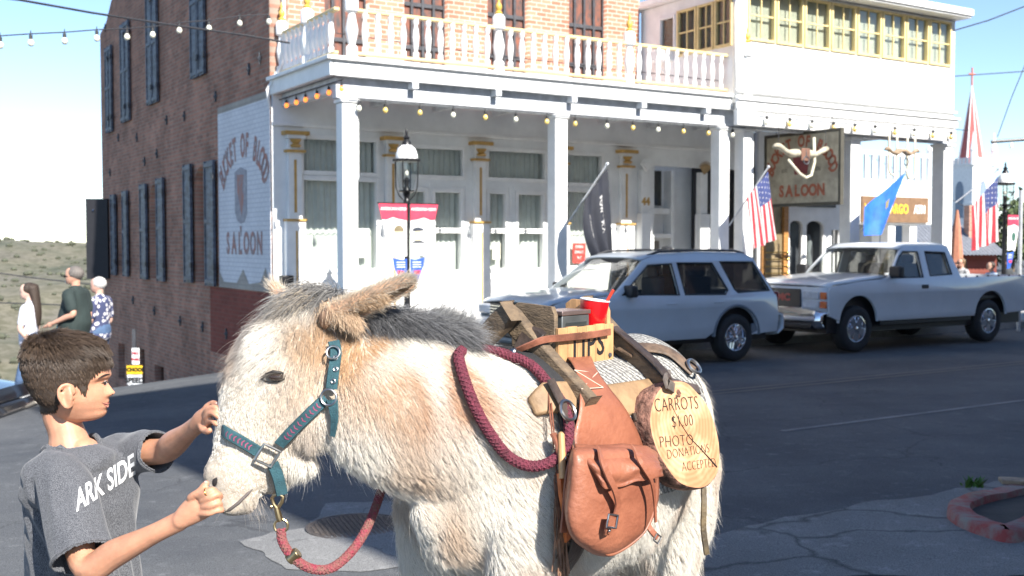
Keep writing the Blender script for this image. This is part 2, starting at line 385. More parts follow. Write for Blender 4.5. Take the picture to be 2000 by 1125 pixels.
# far sidewalk below the porch, kerb step
SIDEW = asphalt('sidewalk_concrete', (.30, .29, .27), (.40, .385, .36))
mb = MB()
def prof(u):
    g = gz(u, -3); return [(-3.0, g-.1), (-3.0, g+.13), (-2.97, g+.145), (-2.8, g+.15), (6.0 if u > .2 else .0, g+.17)]
U = lin(-.1, 60, 100)+[60]
P_ = [[B(u, a, b) for a, b in prof(u)] for u in U]
mb.add([p for r in P_ for p in r], [(i*5+j, (i+1)*5+j, (i+1)*5+j+1, i*5+j+1) for i in range(len(U)-1) for j in range(4)])
mb.add([B(-.1, -3, gz(-.4, -3)-.3), B(-.1, 0, gz(-.4, -3)-.9), B(-.1, 0, gz(-.4, -3)+.165), B(-.1, -3, gz(-.4, -3)+.13)], [(0, 1, 2, 3)])
tag(mb.build('sidewalk', SIDEW), kind='structure')
# near corner: broken concrete gutter, red kerb with planting bed
def gp(px, py):                                  # ground point seen at a photo pixel
    d = 3.0; q = None
    for _ in range(60):
        q = W(px, py, d); g = gz(*UV(q.x, q.y)); r = ray(px, py); d = (g-CAMZ)/r.z
    return W(px, py, d)
def gpatch(name, outline, m, dz, jit=0, kind='structure'):
    c = sum((gp(*o) for o in outline), Vector())/len(outline); n = len(outline)
    P = [gp(*o) for o in outline]; Q = []
    for i in range(n):
        for k in range(8):
            p = P[i].lerp(P[(i+1) % n], k/8); e = noise.noise_vector(p*4)*jit; p = p+Vector((e.x, e.y, 0)); Q.append(p)
    mb = MB(); k = len(Q)
    rings = [[c.lerp(p, t) for p in Q] for t in (.33, .66, 1)]
    vs = [c]+[p for r in rings for p in r]
    vs = [Vector((p.x, p.y, gz(*UV(p.x, p.y))+dz)) for p in vs]
    fs = [(0, 1+i, 1+(i+1) % k) for i in range(k)]
    for r in range(2): fs += [(1+r*k+i, 1+(r+1)*k+i, 1+(r+1)*k+(i+1) % k, 1+r*k+(i+1) % k) for i in range(k)]
    mb.add(vs, fs); return tag(mb.build(name, m), kind=kind)
gpatch('gutter_concrete', [(1300, 1075), (1480, 1020), (1900, 950), (2100, 920), (2300, 960), (2300, 1120), (1700, 1130), (1280, 1150)], CONC, .004, .1)
PATCH2 = asphalt('light_patch', (.17, .17, .168), (.235, .232, .225))
gpatch('road_patch', [(470, 1060), (520, 1040), (600, 1030), (640, 985), (760, 980), (830, 1010), (850, 1100), (700, 1120), (560, 1110)], PATCH2, .004, .08)
# ======================= brick saloon =======================
saloon = thing('brick_saloon', 'long brick saloon with iron shutters and a white porch along its front', 'building', (OX, OY, 0), RZ)
BR_F = brickmat('front_brick', 0, (.50, .24, .16), (.36, .155, .10), (.50, .44, .38), bw=.22, rh=.082, ms=.011, dirt=.2)
BR_S = brickmat('side_brick', 1, (.46, .225, .155), (.29, .155, .115), (.36, .28, .22), dirt=.45)
BR_R = brickmat('reddish_side_brick', 1, (.26, .075, .055), (.20, .06, .045), (.22, .09, .07), dirt=.2)
MURB = brickmat('painted_brick', 1, (.72, .72, .74), (.68, .68, .70), (.58, .58, .62), dirt=.12, paint=None)
MURT = brickmat('faded_tan_brick', 1, (.42, .38, .33), (.38, .34, .30), (.34, .31, .28), dirt=.2)
SHUT = mat('iron_shutter', (.085, .10, .13), .6, var=.35, scale=4, bump=.2, stretch=(1, 1, 3))
RUST = mat('rusty_door_paint', (.22, .075, .045), .7, col2=(.06, .05, .05), scale=5, stretch=(2, 1, 1))
CURT = mat('grey_green_curtain', (.78, .82, .79), .8, var=.05)
SIDE = lambda x, y, z: (z, x, y)            # plate mapped on the u = const wall: (v, z)
# side wall with arched openings (lower) ; sloping roofline at the back
low = [(11.45, 10.95), (8.0, 7.05)]
arches = [archrect(10.35, .72, 11.1, 2.72, .28), archrect(7.1, .72, 7.95, 2.80, .32), archrect(3.5, .74, 4.35, 2.98, .34)]
base = [rect(10.6, -1.9, 11.3, -1.0), rect(8.6, -1.9, 9.4, -.95), rect(6.9, -2.3, 7.7, -1.2)]
outer = [(0, -.6), (3, -1.6), (12.9, -4.5), (12.9, 6.95), (12.2, 7.1), (10.4, 8.3), (10.2, 9), (0, 9)]
finish('side_wall', plate(outer, arches+base, .32, lambda x, y, z: (.16+z, x, y)), BR_S, saloon, smooth=False)
mb = MB(); mb.box((.32, 12.6, -4), (7.57, 12.9, 6.95)); mb.box((.32, .30, 8.8), (7.4, 12.4, 8.95)); mb.box((7.3, .3, -1), (7.57, 12.6, 9))
mb.build('rear_wall', BR_S, saloon, smooth=False)
for a, b_, z0, z1 in ((10.35, 11.1, .72, 2.4), (7.1, 7.95, .72, 2.46), (3.5, 4.35, .74, 2.64)):
    o = MB().box((.30, a-.1, z0-.1), (.36, b_+.1, z1+.6)).build('bricked_window', BR_S, saloon, smooth=False)
    mb = MB(); mb.box((.02, a-.05, z0-.09), (.30, b_+.05, z0-.01)); mb.build('sill', WHITE2, o, bevel=.01)
    MB().box((.1, a+.01, z0), (.16, a+.10, z1)).build('window_jamb', mat('pale_jamb', (.5, .55, .65)), o)
for a, b_, z0, z1 in ((10.6, 11.3, -1.9, -1.0), (8.6, 9.4, -1.9, -.95), (6.9, 7.7, -2.3, -1.2)):
    MB().box((.24, a-.1, z0-.1), (.3, b_+.1, z1+.1)).build('basement_window', mat('dark_pane', (.03, .035, .045), .3), saloon, smooth=False)
def shutter(v0, v1, z0, z1, u=-.05, rot=0):
    mb = MB(); mb.box((u, v0, z0), (u+.035, v1, z1))
    for a in (z0+.04, (z0+z1)/2, z1-.12): mb.box((u-.02, v0+.02, a), (u, v1-.02, a+.08))
    for a in (v0, v1-.05): mb.box((u-.018, a, z0), (u-.001, a+.05, z1))
    o = mb.build('shutter', SHUT, saloon, bevel=.004)
    h = MB()
    for a in (z0+.3, z1-.35): h.box((u-.05, v0-.10, a), (u-.01, v0+.02, a+.1))
    h.build('hinge', IRON, o); return o
for v0, v1, z0, z1 in ((11.75, 12.08, 4.3, 6.45), (11.38, 11.72, 4.3, 6.45), (9.95, 10.35, 4.4, 6.75), (9.5, 9.92, 4.4, 6.75), (7.38, 7.82, 4.55, 7.1), (6.9, 7.35, 4.55, 7.1), (3.88, 4.34, 4.69, 7.5), (3.42, 3.85, 4.69, 7.5),
                       (11.12, 11.6, .70, 2.72), (9.83, 10.32, .70, 2.76), (7.98, 8.55, .68, 2.84), (6.5, 7.07, .68, 2.9), (4.38, 4.92, .72, 3.06), (2.88, 3.46, .70, 3.04)):
    shutter(v0, v1, z0, z1, u=-.06 if z0 > 3 else -.075)
mb = MB()
for v, z in [pUV for pUV in ((10.9, 4.1), (9.0, 3.95), (6.35, 4.1), (5.0, 4.05), (2.9, 4.2), (1.0, 4.45), (11.9, 3.3), (8.3, 3.35), (7.2, 3.45), (5.5, -.1), (3.9, -.12), (2.4, -.15), (9.6, .15), (7.6, .0), (.45, 4.55), (12.2, 7.0), (6.1, 7.8), (8.7, 7.3))]:
    mb = MB(); mb.lathe([(.0, 0), (.07, .01), (.035, .03), (.02, .05)], n=5, M=Matrix.Translation((-.0, v, z)) @ Matrix.Rotation(R(-90), 4, 'Y'))
    mb.box((-.03, v-.015, z-.1), (-.002, v+.015, z+.1)); mb.build('anchor_plate', IRON, saloon)
# mural panel painted on the side wall
mu = MB().box((-.012, .0, .70), (-.001, 2.78, 3.98)).build('mural', MURB, saloon, smooth=False)
MB().box((-.014, .0, 3.86), (-.0125, 2.78, 3.98)).build('mural_border', MURT, mu, smooth=False)
mb = MB(); mb.box((-.004, .0, -.55), (-.0005, 3.4, .68)); mb.build('red_patch', BR_R, saloon, smooth=False)
FADE = mat('faded_red_letters', (.46, .20, .15), .9, col2=(.30, .26, .26), scale=7); FADG = mat('faded_grey_paint', (.27, .27, .30), .9, col2=(.42, .40, .42), scale=9)
def side_fn(cv, cz, rot=0, sx=1, sy=1, bend=0):
    ca, sa = math.cos(rot), math.sin(rot)
    def g(x, y, z):
        x *= sx; y *= sy; X = x*ca-y*sa; Y = x*sa+y*ca
        return (-.0175-z*0, cv-X, cz+Y)
    return g
def arc_text(s, cx, cz, rx, ry, a0, a1, size, mk):
    out = []; n = len(s)
    for i, ch in enumerate(s):
        if ch == ' ': continue
        a = R(a0+(a1-a0)*i/(n-1)); x = cx+rx*math.cos(a); z = cz+ry*math.sin(a)
        out.append(mk(ch, x, z, math.atan2(-rx*math.cos(a)*-1, 1)*0+(a-R(90))*.55, size))
    return joinm(out)
# letters run left to right on screen = decreasing v
def mk_side(ch, x, z, rot, size):
    return textmesh(ch, size, 0, .012, side_fn(2.78-x, z, rot, .95, 1.75))
mur_t = arc_text('BUCKET OF BLOOD', 1.42, 2.45, 1.2, .72, 165, 15, .32, mk_side)
finish('mural_title', mur_t, FADE, mu, smooth=False)
finish('mural_word', joinm([textmesh(c, .44, 0, .015, side_fn(2.78-(.55+i*.34), 1.48, 0, .85, 1.2)) for i, c in enumerate('SALOON')]), FADE, mu, smooth=False)
bk = MB(); c0 = 2.78-1.28
bk.v = []; pts = [(c0+.32, 2.75), (c0-.02, 2.82), (c0-.34, 2.75), (c0-.34, 2.0), (c0-.18, 1.86), (c0+.02, 1.84), (c0+.2, 1.9), (c0+.32, 2.05)]
bk.add([(-.0165, a, b) for a, b in pts], [tuple(range(8))]); bk.build('mural_bucket', FADG, mu, smooth=False)
bk = MB(); bk.add([(-.018, c0+a, b) for a, b in ((.2, 2.7), (-.2, 2.68), (-.12, 2.5), (-.18, 2.3), (-.05, 1.95), (.05, 2.2), (.16, 2.4))], [tuple(range(7))])
bk.add([(-.018, c0+a, b) for a, b in ((.05, 1.8), (-.05, 1.8), (0, 1.6))], [(0, 1, 2)]); bk.build('mural_stripe', FADE, mu, smooth=False)
MB().add([(-.0165, a, b) for a, b in ((2.75, .98), (2.5, .8), (1.75, .8), (1.4, 1.05), (1.1, .8), (.5, .85), (.25, 1.1), (.02, .8), (.02, .705), (2.75, .705))], [(9, 0, 1, 8), (1, 2, 8), (2, 3, 4, 8), (4, 5, 8), (5, 6, 7, 8)]).build('peeled_strip', MURT, mu, smooth=False)
# front brick above the porch with tall iron doors
drs = [(.95, 1.75), (2.42, 3.28), (4.1, 4.98), (5.9, 6.8)]
finish('front_brick_wall', plate(rect(.0, 3.96, 7.6, 9), [rect(a, 4.1, b, 7.5) for a, b in drs], .3, lambda x, y, z: (x+.001, .151+z, y)), BR_F, saloon, smooth=False)
for a, b_ in drs:
    o = MB().box((a-.02, .17, 4.1), (b_+.02, .2, 7.6)).build('upper_door', RUST, saloon, smooth=False)
    mb = MB(); n = 4
    for i in range(n+1):
        x = a+(b_-a)*i/n; mb.box((x-.025, .12, 4.1), (x+.025, .168, 7.5))
    for z in (4.15, 4.9, 5.65, 6.4): mb.box((a, .13, z), (b_, .166, z+.07))
    mb.build('iron_strap', IRON, o, bevel=.004)
    MB().box((a-.03, .14, 4.05), (a+.03, .3, 7.5)).build('door_frame', IRON, o)
# ---- white shopfront under the porch ----
wins = [rect(.52, 2.68, 1.86, 3.24), rect(.52, 1.05, 1.86, 2.56), rect(2.40, 2.68, 3.56, 3.18), rect(2.96, 1.75, 3.52, 2.42), rect(2.42, 1.05, 2.8, 2.42), rect(2.96, 1.0, 3.52, 1.70),
        rect(4.06, 2.68, 5.32, 3.2), rect(4.08, 1.75, 4.45, 2.42), rect(4.70, 1.75, 5.28, 2.42), rect(4.08, 1.02, 4.45, 1.70), rect(4.70, 1.02, 5.28, 1.70),
        rect(5.78, 2.64, 6.64, 3.2), rect(5.8, 1.05, 6.6, 2.5)]
ent = rect(8.0, .0, 8.95, 3.0)
shop = finish('shopfront', plate(rect(.02, -.35, 10.3, 3.97), wins+[rect(7.95, -.05, 10.28, 3.05)], .12, lambda x, y, z: (x, -.0+z*1, y)), WHITE2, saloon, smooth=False)
for q in wins:
    x0, z0 = q[0]; x1, z1 = q[2]
    fr = MB()
    fr.box((x0-.05, -.085, z0-.05), (x0+.02, .05, z1+.05)); fr.box((x1-.02, -.085, z0-.05), (x1+.05, .05, z1+.05)); fr.box((x0+.02, -.083, z0-.05), (x1-.02, .05, z0+.02)); fr.box((x0+.02, -.083, z1-.02), (x1-.02, .05, z1+.05))
    o = fr.build('window', WHITE, saloon, bevel=.006)
    MB().add([(x0, 0, z0), (x1, 0, z0), (x1, 0, z1), (x0, 0, z1)], [(0, 1, 2, 3)]).build('pane', GLASS, o, smooth=False)
    cu = MB(); n = max(12, int((x1-x0)*60)); ph = rng.random()*6
    cu.grid(lambda i, j: (x0-.02+(x1-x0+.04)*i, .12+.022*math.sin(i*(x1-x0)*62+ph)+.008*math.sin(i*37), z0-.02+(z1-z0+.04)*j), n, 1)
    cu.build('curtain', CURT, o, ang=180)
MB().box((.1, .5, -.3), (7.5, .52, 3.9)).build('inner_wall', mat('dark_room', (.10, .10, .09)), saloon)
# door rails, panels and notices on the lower shopfront
for x0, x1, z0, z1 in ((2.96, 3.52, .1, .85), (2.42, 2.8, .1, .9), (4.08, 4.45, .1, .85), (4.7, 5.28, .1, .85), (.55, 1.85, .1, .85), (5.82, 6.6, .1, .85), (1.86, 1.98, .2, 2.4)):
    o = MB(); o.box((x0, -.078, z0), (x1, -.061, z1)); o.build('panel', WHITE, saloon, bevel=.012)
for x0, x1, z0, z1 in ((2.86, 3.62, .05, 2.52), (3.98, 4.55, .05, 2.52), (4.6, 5.38, .05, 2.52)):
    mb = MB(); mb.box((x0, -.074, z0), (x0+.035, -.061, z1)); mb.box((x1-.035, -.074, z0), (x1, -.061, z1)); mb.box((x0, -.074, z1), (x1, -.061, z1+.035)); mb.build('door_casing', WHITE2, saloon)
MB().box((1.38, -.06, 1.25), (1.72, -.03, 1.75)).build('meter_box', WHITE, saloon, bevel=.02)
NOTE = mat('paper_notice', (.7, .68, .55), .7); REDP = mat('red_poster', (.60, .05, .04), .6)
o = MB().box((5.98, -.03, 1.12), (6.28, -.02, 1.5)).build('red_notice', REDP, saloon)
finish('notice_lines', joinm([textmesh(s, .075, 0, 0, lambda x, y, z, zz=zz: (6.13+x, -.031, zz+y)) for s, zz in (('OPEN', 1.43), ('DAILY', 1.33), ('9-7', 1.22))]), WHITE, o)
MB().box((4.18, -.03, 1.2), (4.35, -.02, 1.5)).build('paper_notice', NOTE, saloon)
# pilasters with ochre trim
for i, (a, b_) in enumerate(((.24, .48), (2.0, 2.24), (3.74, 3.98), (5.5, 5.74), (7.05, 7.3))):
    mb = MB(); mb.box((a, -.16, .0), (b_, -.062, 3.2)); mb.box((a-.05, -.2, -.2), (b_+.05, -.0621, 1.86))
    o = mb.build('pilaster', WHITE, saloon, bevel=.012)
    t = MB(); t.box((a-.08, -.25, 3.26), (b_+.1, -.0615, 3.32)); t.box((a-.04, -.21, 2.98), (b_+.05, -.0615, 3.02)); t.box((a-.06, -.23, 1.861), (b_+.06, -.062, 1.895))
    t.box(((a+b_)/2-.022, -.166, 2.0), ((a+b_)/2+.022, -.161, 2.86)); t.box(((a+b_)/2-.015, -.206, .3), ((a+b_)/2+.015, -.2005, 1.7))
    t.lathe([(.07, 0), (.10, .03), (.05, .06), (.085, .10), (.1, .13)], ((a+b_)/2, -.18, 3.06), 8); t.build('gilt_trim', OCHRE, o)
    MB().box((a-.03, -.22, 3.2), (b_+.04, -.0612, 3.259)).build('capital', WHITE, o)
MB().box((.0, -.11, 3.4), (10.3, -.061, 3.46)).build('cornice_moulding', WHITE, saloon, bevel=.01)
# recessed entrance: door, side lights, columns with carved brackets
o = MB().box((7.9, .55, -.1), (9.5, .62, 3.1)).build('entrance_back', WHITE2, saloon)
MB().box((8.05, .5, 2.28-.0), (8.6, .545, 3.0)).build('dark_pane', mat('dim_glass', (.05, .055, .05), .08), o)
MB().box((8.05, .5, .75), (8.55, .545, 1.55)).build('stone_panel', mat('stone_panel', (.20, .18, .16), .8), o)
mb = MB(); mb.box((8.7, .3, 0), (8.78, .549, 3)); mb.box((7.95, .3, 1.6), (8.7, .549, 1.7)); mb.box((7.95, .35, 2.1), (8.7, .549, 2.22)); mb.build('door_rail', WHITE, o, bevel=.01)
for x in (7.62, 9.15):
    mb = MB(); mb.box((x-.13, -.25, -.2), (x+.13, -.064, 2.1)); mb.box((x-.1, -.2, 2.1), (x+.1, -.063, 2.95)); c = mb.build('entrance_column', WHITE, saloon, bevel=.015)
    mb = MB()
    for k in range(9):
        q = R(20+k*17.5); mb.tube([(x, -.2, 2.92), (x+.1*math.cos(q), -.24, 3.0+.06*math.sin(q)), (x+.2*math.cos(q), -.26, 3.02+.16*math.sin(q))], [.02, .022, .008], 6)
    mb.build('carved_bouquet', mat('gilded_flowers', (.40, .27, .13), .6) if x > 9 else WHITE, c)
finish('house_number', textmesh('44', .2, .004, .01, lambda x, y, z: (7.62+x, -.205-z, 2.32+y)), OCHRE, saloon)
# ---- front of the annex ground floor: arched dark windows, wood newspaper-like door ----
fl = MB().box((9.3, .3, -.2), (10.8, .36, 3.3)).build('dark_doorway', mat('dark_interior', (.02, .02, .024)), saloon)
# ---- porch: deck, posts, beams ----
deck = MB().box((.08, -2.42, 3.92), (7.72, -.12, 4.1)).build('porch_deck', WHITE2, saloon, bevel=.01)
mb = MB(); mb.box((.04, -2.5, 3.90), (8.2, -2.421, 4.15)); mb.box((.0, -2.5, 3.90), (.079, .02, 4.15)); mb.box((-.04, -2.56, 4.12), (8.2, -2.501, 4.18)); mb.box((-.06, -2.56, 4.12), (-.001, .02, 4.18))
mb.build('fascia', WHITE, saloon, bevel=.008)
mb = MB(); mb.box((.15, -2.36, 3.6), (14.2, -2.2, 3.915)); mb.box((.15, -2.2, 3.7), (.3, -.13, 3.915)); mb.build('porch_beam', mat('beam_paint', (.55, .57, .60), .6), saloon, bevel=.01)
mb = MB()
for k in range(12): mb.box((.5+k*1.2, -2.19, 3.8), (.6+k*1.2, -.125, 3.915))
for k in range(5): mb.box((1.3+k*1.45, -2.53, 3.80), (1.4+k*1.45, -2.37, 3.89))
mb.build('joists', mat('joist_paint', (.62, .64, .66), .6), saloon)
def post(u, wd=.2, v=-2.28, top=3.6):
    mb = MB(); mb.box((u-wd/2, v-wd/2, -.2), (u+wd/2, v+wd/2, top-.06)); mb.box((u-wd*.62, v-wd*.62, top-.06), (u+wd*.62, v+wd*.62, top)); mb.box((u-wd*.58, v-wd*.58, -.2), (u+wd*.58, v+wd*.58, .15))
    return mb.build('porch_post', WHITE, saloon, bevel=.012)
for u_, wd in ((.35, .24), (4.08, .24), (7.66, .24), (8.25, .25), (11.12, .28), (13.98, .3)): post(u_, wd)
MB().box((.58, -2.1, 2.45), (.63, -1.6, 3.35)).build('post_sign_back', WHITE, saloon, bevel=.02)
# railing
rail = MB(); 
for z, h, wd in ((4.86, .05, .09), (4.24, .045, .07)):
    rail.box((.4, -2.4, z), (8.0, -2.4+wd, z+h)); rail.box((.14, -2.33, z), (.14+wd, -.02, z+h))
rl = rail.build('railing', YEL, saloon, bevel=.01)
BAL = [(.035, 0), (.035, .08), (.02, .1), (.034, .2), (.042, .32), (.03, .44), (.02, .5), (.036, .53), (.036, .6)]
def balus(u, v): return MB().lathe([(r*1.25, z*.97) for r, z in BAL], (u, v, 4.285), 10).build('baluster', WHITE, rl, ang=60)
posts = [.4, 2.9, 5.5, 8.0]
for a, b_ in zip(posts, posts[1:]):
    n = 12
    for k in range(1, n): balus(a+(b_-a)*k/n, -2.36)
for k in range(1, 12): 
    if k not in (6,): balus(.18, -2.3+2.25*k/12)
def newel(u, v, h=1.0):
    o = MB().lathe([(.085, 0), (.085, .25), (.05, .28), (.075, .38), (.095, .5), (.06, .68), (.05, .74), (.1, .77), (.1, .95), (.07, .99)], (u, v, 4.1), 12).build('newel', WHITE, saloon, ang=50)
    MB().lathe([(.05, 0), (.065, .03), (.03, .06), (.05, .1), (.055, .14), (.02, .2), (.03, .23), (.008, .3)], (u, v, 5.09), 10).build('finial', GOLD, o, ang=60)
for u_ in posts[:3]: newel(u_, -2.36)
newel(7.98, -2.62); newel(.18, -1.18); newel(.18, -.08)
# conduit and lamp at the corner
MB().tube([(-.02, -.03, 3.7), (-.08, -.1, 3.95), (.12, -.16, 4.35), (.22, -.06, 4.6), (.22, -.06, 5.7)], .03, 8).build('conduit', WHITE, saloon)
mb = MB(); mb.ball((.1, -.25, .78), .11); mb.box((.05, -.35, .8), (.25, -.18, .98)); mb.build('wall_lamp', BLACKM, saloon, bevel=.01)
# ======================= white upper annex =======================
annex = thing('white_annex', 'white clapboard upper storey with a row of yellow framed windows', 'building', (OX, OY, 0), RZ)
AU0, AU1, AV = 7.72, 13.86, -2.62
fw = [(7.98+i*.722, 7.98+(i+1)*.722-.05) for i in range(8)]
finish('front_wall', plate(rect(AU0, 4.02, AU1, 6.12), [rect(a, 5.18, b_, 6.05) for a, b_ in fw], .1, lambda x, y, z: (x, AV+.05+z, y)), WHITE, annex, smooth=False)
sw = [(-.95, -.5, 5.2, 5.85), (-1.55, -1.02, 5.08, 5.9), (-2.02, -1.60, 5.08, 5.9), (-2.5, -2.07, 5.08, 5.92)]
finish('side_wall', plate(rect(AV+.101, 3.95, 0.02, 6.12), [rect(a, c, b_, d) for a, b_, c, d in sw], .1, lambda x, y, z: (AU0+.051+z, x, y)), WHITE, annex, smooth=False)
mb = MB(); mb.box((AU0, .02, 3.95), (AU1, .1, 6.12)); mb.box((AU1-.1, AV+.101, 4.02), (AU1, .02, 6.12)); mb.box((AU0+.1, AV+.1, 4.03), (AU1-.1, .02, 4.06)); mb.build('floor_and_back', WHITE2, annex)
rf = MB(); rf.box((AU0-.15, AV-.32, 6.13), (AU1+.1, .3, 6.19)); rf.box((AU0-.15, AV-.36, 6.17), (AU1+.12, AV-.321, 6.31)); rf.box((AU0-.12, AV-.32, 6.19), (AU1+.1, .3, 6.27))
rf.build('roof', WHITE, annex, bevel=.012)
mb = MB(); mb.box((AU0-.03, AV-.06, 3.90), (AU1+.06, AV-.001, 4.06)); mb.box((AU0-.03, AV-.10, 4.06), (AU1+.1, AV-.001, 4.11)); mb.box((AU0, AV-.04, 3.62), (AU1+.03, AV+.06, 3.899)); mb.box((AU0, AV-.07, 4.2), (AU1+.03, AV-.001, 4.24)); mb.build('belt_moulding', WHITE, annex, bevel=.008)
BLIND = mat('cream_blind', (.92, .92, .78), .8, var=.05)
def awin(x0, x1, z0, z1, plane, m, nx=2, nz=2, blind=True, trim=YEL):
    fr = MB(); t = .035
    def bx(a, c, b_, d, y0, y1):
        if plane == 'f': fr.box((a, y0, c), (b_, y1, d))
        else: fr.box((y0-AV+AU0, a, c), (y1-AV+AU0, b_, d))
    bx(x0-.01, z0-.03, x0+t, z1+.02, AV-.035, AV+.05); bx(x1-t, z0-.03, x1+.01, z1+.02, AV-.035, AV+.05); bx(x0+t, z0-.03, x1-t, z0+t*.6, AV-.033, AV+.05); bx(x0+t, z1-t*.6, x1-t, z1+.02, AV-.033, AV+.05)
    o = fr.build('window', trim, annex, bevel=.004)
    fr = MB()
    for k in range(1, nx): x = x0+(x1-x0)*k/nx; bx(x-.012, z0, x+.012, z1, AV-.01, AV+.015)
    for k in range(1, nz): z = z0+(z1-z0)*k/nz; bx(x0, z-.013, x1, z+.013, AV-.012, AV+.014)
    fr.build('muntin', trim, o)
    fr = MB(); bx(x0, z0, x1, z1, AV+.02, AV+.024); fr.build('pane', GLASS, o, smooth=False)
    if blind: fr = MB(); bx(x0-.01, z0-.02, x1+.01, z1+.02, AV+.11, AV+.12); fr.build('blind', m, o, smooth=False)
for i, (a, b_) in enumerate(fw):
    awin(a, b_, 5.18, 6.05, 'f', BLIND)
dk = mat('dim_blind', (.30, .27, .24), .8)
for a, b_, c, d in sw: awin(a, b_, c, d, 's', dk, 2 if a < -1 else 1, 2 if a < -1 else 1, True, YEL if a < -1 else WHITE)
mb = MB(); mb.box((AU0-.32, -.9, 5.0), (AU0, -.5, 5.2)); mb.bar((AU0-.3, -.7, 5.0), (AU0, -.7, 4.75), .03, .03); mb.build('air_conditioner', WHITE2, annex, bevel=.015)
# annex ground floor wall at the back of the porch
gfw = [archrect(11.78, .4, 12.18, 2.0, .1), archrect(12.3, .4, 12.85, 2.0, .12), rect(13.1, .5, 13.35, 1.8)]
gf = finish('ground_floor_wall', plate(rect(10.82, -.25, 13.5, 3.9), gfw+[rect(10.9, -.1, 11.62, 2.5)], .12, lambda x, y, z: (x, z, y)), WHITE2, annex, smooth=False)
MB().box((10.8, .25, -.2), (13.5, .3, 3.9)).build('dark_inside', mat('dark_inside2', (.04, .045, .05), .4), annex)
MB().lathe([(.05, 0), (.09, .1), (.04, .3), (.1, .55), (.05, .8), (.09, 1.0), (.03, 1.2)], (12.58, .15, .5), 10).build('window_statue', mat('grey_statue', (.12, .14, .14), .5), annex)
o = MB().box((12.0, -.09, 2.3), (13.2, -.062, 2.62)).build('painted_transom', mat('transom_mural', (.03, .035, .045), .5, col2=(.08, .08, .07), scale=20), annex)
WOODO = mat('orange_wood', (.42, .20, .06), .45, var=.25, scale=5, stretch=(1, 1, 8)); BRASS = mat('brass', (.55, .36, .10), .25, metal=1)
mb = MB(); mb.box((10.88, -.14, -.1), (10.98, -.065, 2.45)); mb.box((11.5, -.16, -.1), (11.64, -.065, 2.5)); mb.box((10.98, -.12, .1), (11.5, -.1, .75)); dr = mb.build('swing_door', WOODO, annex, bevel=.008)
MB().box((10.98, -.1, .75), (11.5, -.09, 2.3)).build('door_glass', mat('amber_glass', (.22, .17, .10), .2), dr)
mb = MB()
for z in (.85, 1.0, 1.15, 1.3): mb.tube([(10.93, -.15, z), (11.57, -.17, z)], .012, 6); mb.ball((11.6, -.18, z), .03, 8)
mb.build('brass_bar', BRASS, dr)
# ======================= vehicles =======================
def carpaint(name, col, col_low=None):
    return mat(name, col, .28, var=.03, scale=2, coat=.8, spec=.5)
SEATM = mat('car_seat', (.06, .06, .065), .8); TRIMB = mat('black_trim', (.02, .02, .022), .5)
def wheel(root, x, y, r, wd, style, rimr=.6, side=-1):
    """wheel with axle along local y; side -1 = near side"""
    M = Matrix.Translation((x, y, r)) @ Matrix.Rotation(R(90 if side < 0 else -90), 4, 'X')
    t = MB().lathe([(r*rimr, -wd*.9), (r*.9, -wd), (r*.985, -wd*.85), (r, -wd*.6), (r, -wd*.1), (r*.985, .0), (r*.93, .02), (r*.75, .03), (r*rimr, .012), (r*rimr*.97, -.05), (r*rimr*.97, -wd*.8)], n=36, M=M).build('wheel', RUBBER, root, ang=50)
    rr = r*rimr; rim = MB()
    rim.lathe([(rr*.985, -.04), (rr*.99, .012), (rr*.92, .014), (rr*.87, -.02), (rr*.86, -.09), (.0, -.10)], n=36, M=M)
    rim.lathe([(rr*.22, -.06), (rr*.24, .0), (rr*.15, .012), (0, .014)], n=16, M=M)
    if style == 'star':
        for k in range(5):
            a = R(90+k*72)
            for s_ in (-1, 1):
                p0 = Vector((math.cos(a+s_*.35)*rr*.2, math.sin(a+s_*.35)*rr*.2, -.005)); p1 = Vector((math.cos(a+s_*.16)*rr*.9, math.sin(a+s_*.16)*rr*.9, -.015))
                rim.bar(M @ p0, M @ p1, rr*.13, .04, up=M.to_3x3() @ Vector((0, 0, 1)))
    elif style == 'lobes':
        for k in range(5):
            a = R(90+k*72); rim.bar(M @ Vector((0, 0, -.012)), M @ Vector((math.cos(a)*rr*.86, math.sin(a)*rr*.86, -.012)), rr*.5, .04, up=M.to_3x3() @ Vector((0, 0, 1)))
    rim.build('rim', CHROME if style != 'plain' else mat('grey_rim', (.35, .35, .36), .4, metal=.6), t, ang=40, bevel=.004)
    return t
def bend(z, Z):                      # inward lean of the side above the belt and below the sill
    zb, lean = Z; return max(0, z-zb)*lean + max(0, .55-z)*.10
def carbody(root, width, outline, holes, archs, paint, zb, lean, lowpaint=None, lowz=.55):
    """side plates from one outline (x, z) with window holes; skin strip over the top made of segments"""
    hw = width/2
    for s_ in (-1, 1):
        def fn(x, y, z): return (x, s_*(hw-bend(y, (zb, lean))-.02*abs(0)) + (z if s_ < 0 else z), y)
        me = plate(outline, holes, .05, fn, bev=.008)
        finish('side_panel', me, paint, root, ang=30)
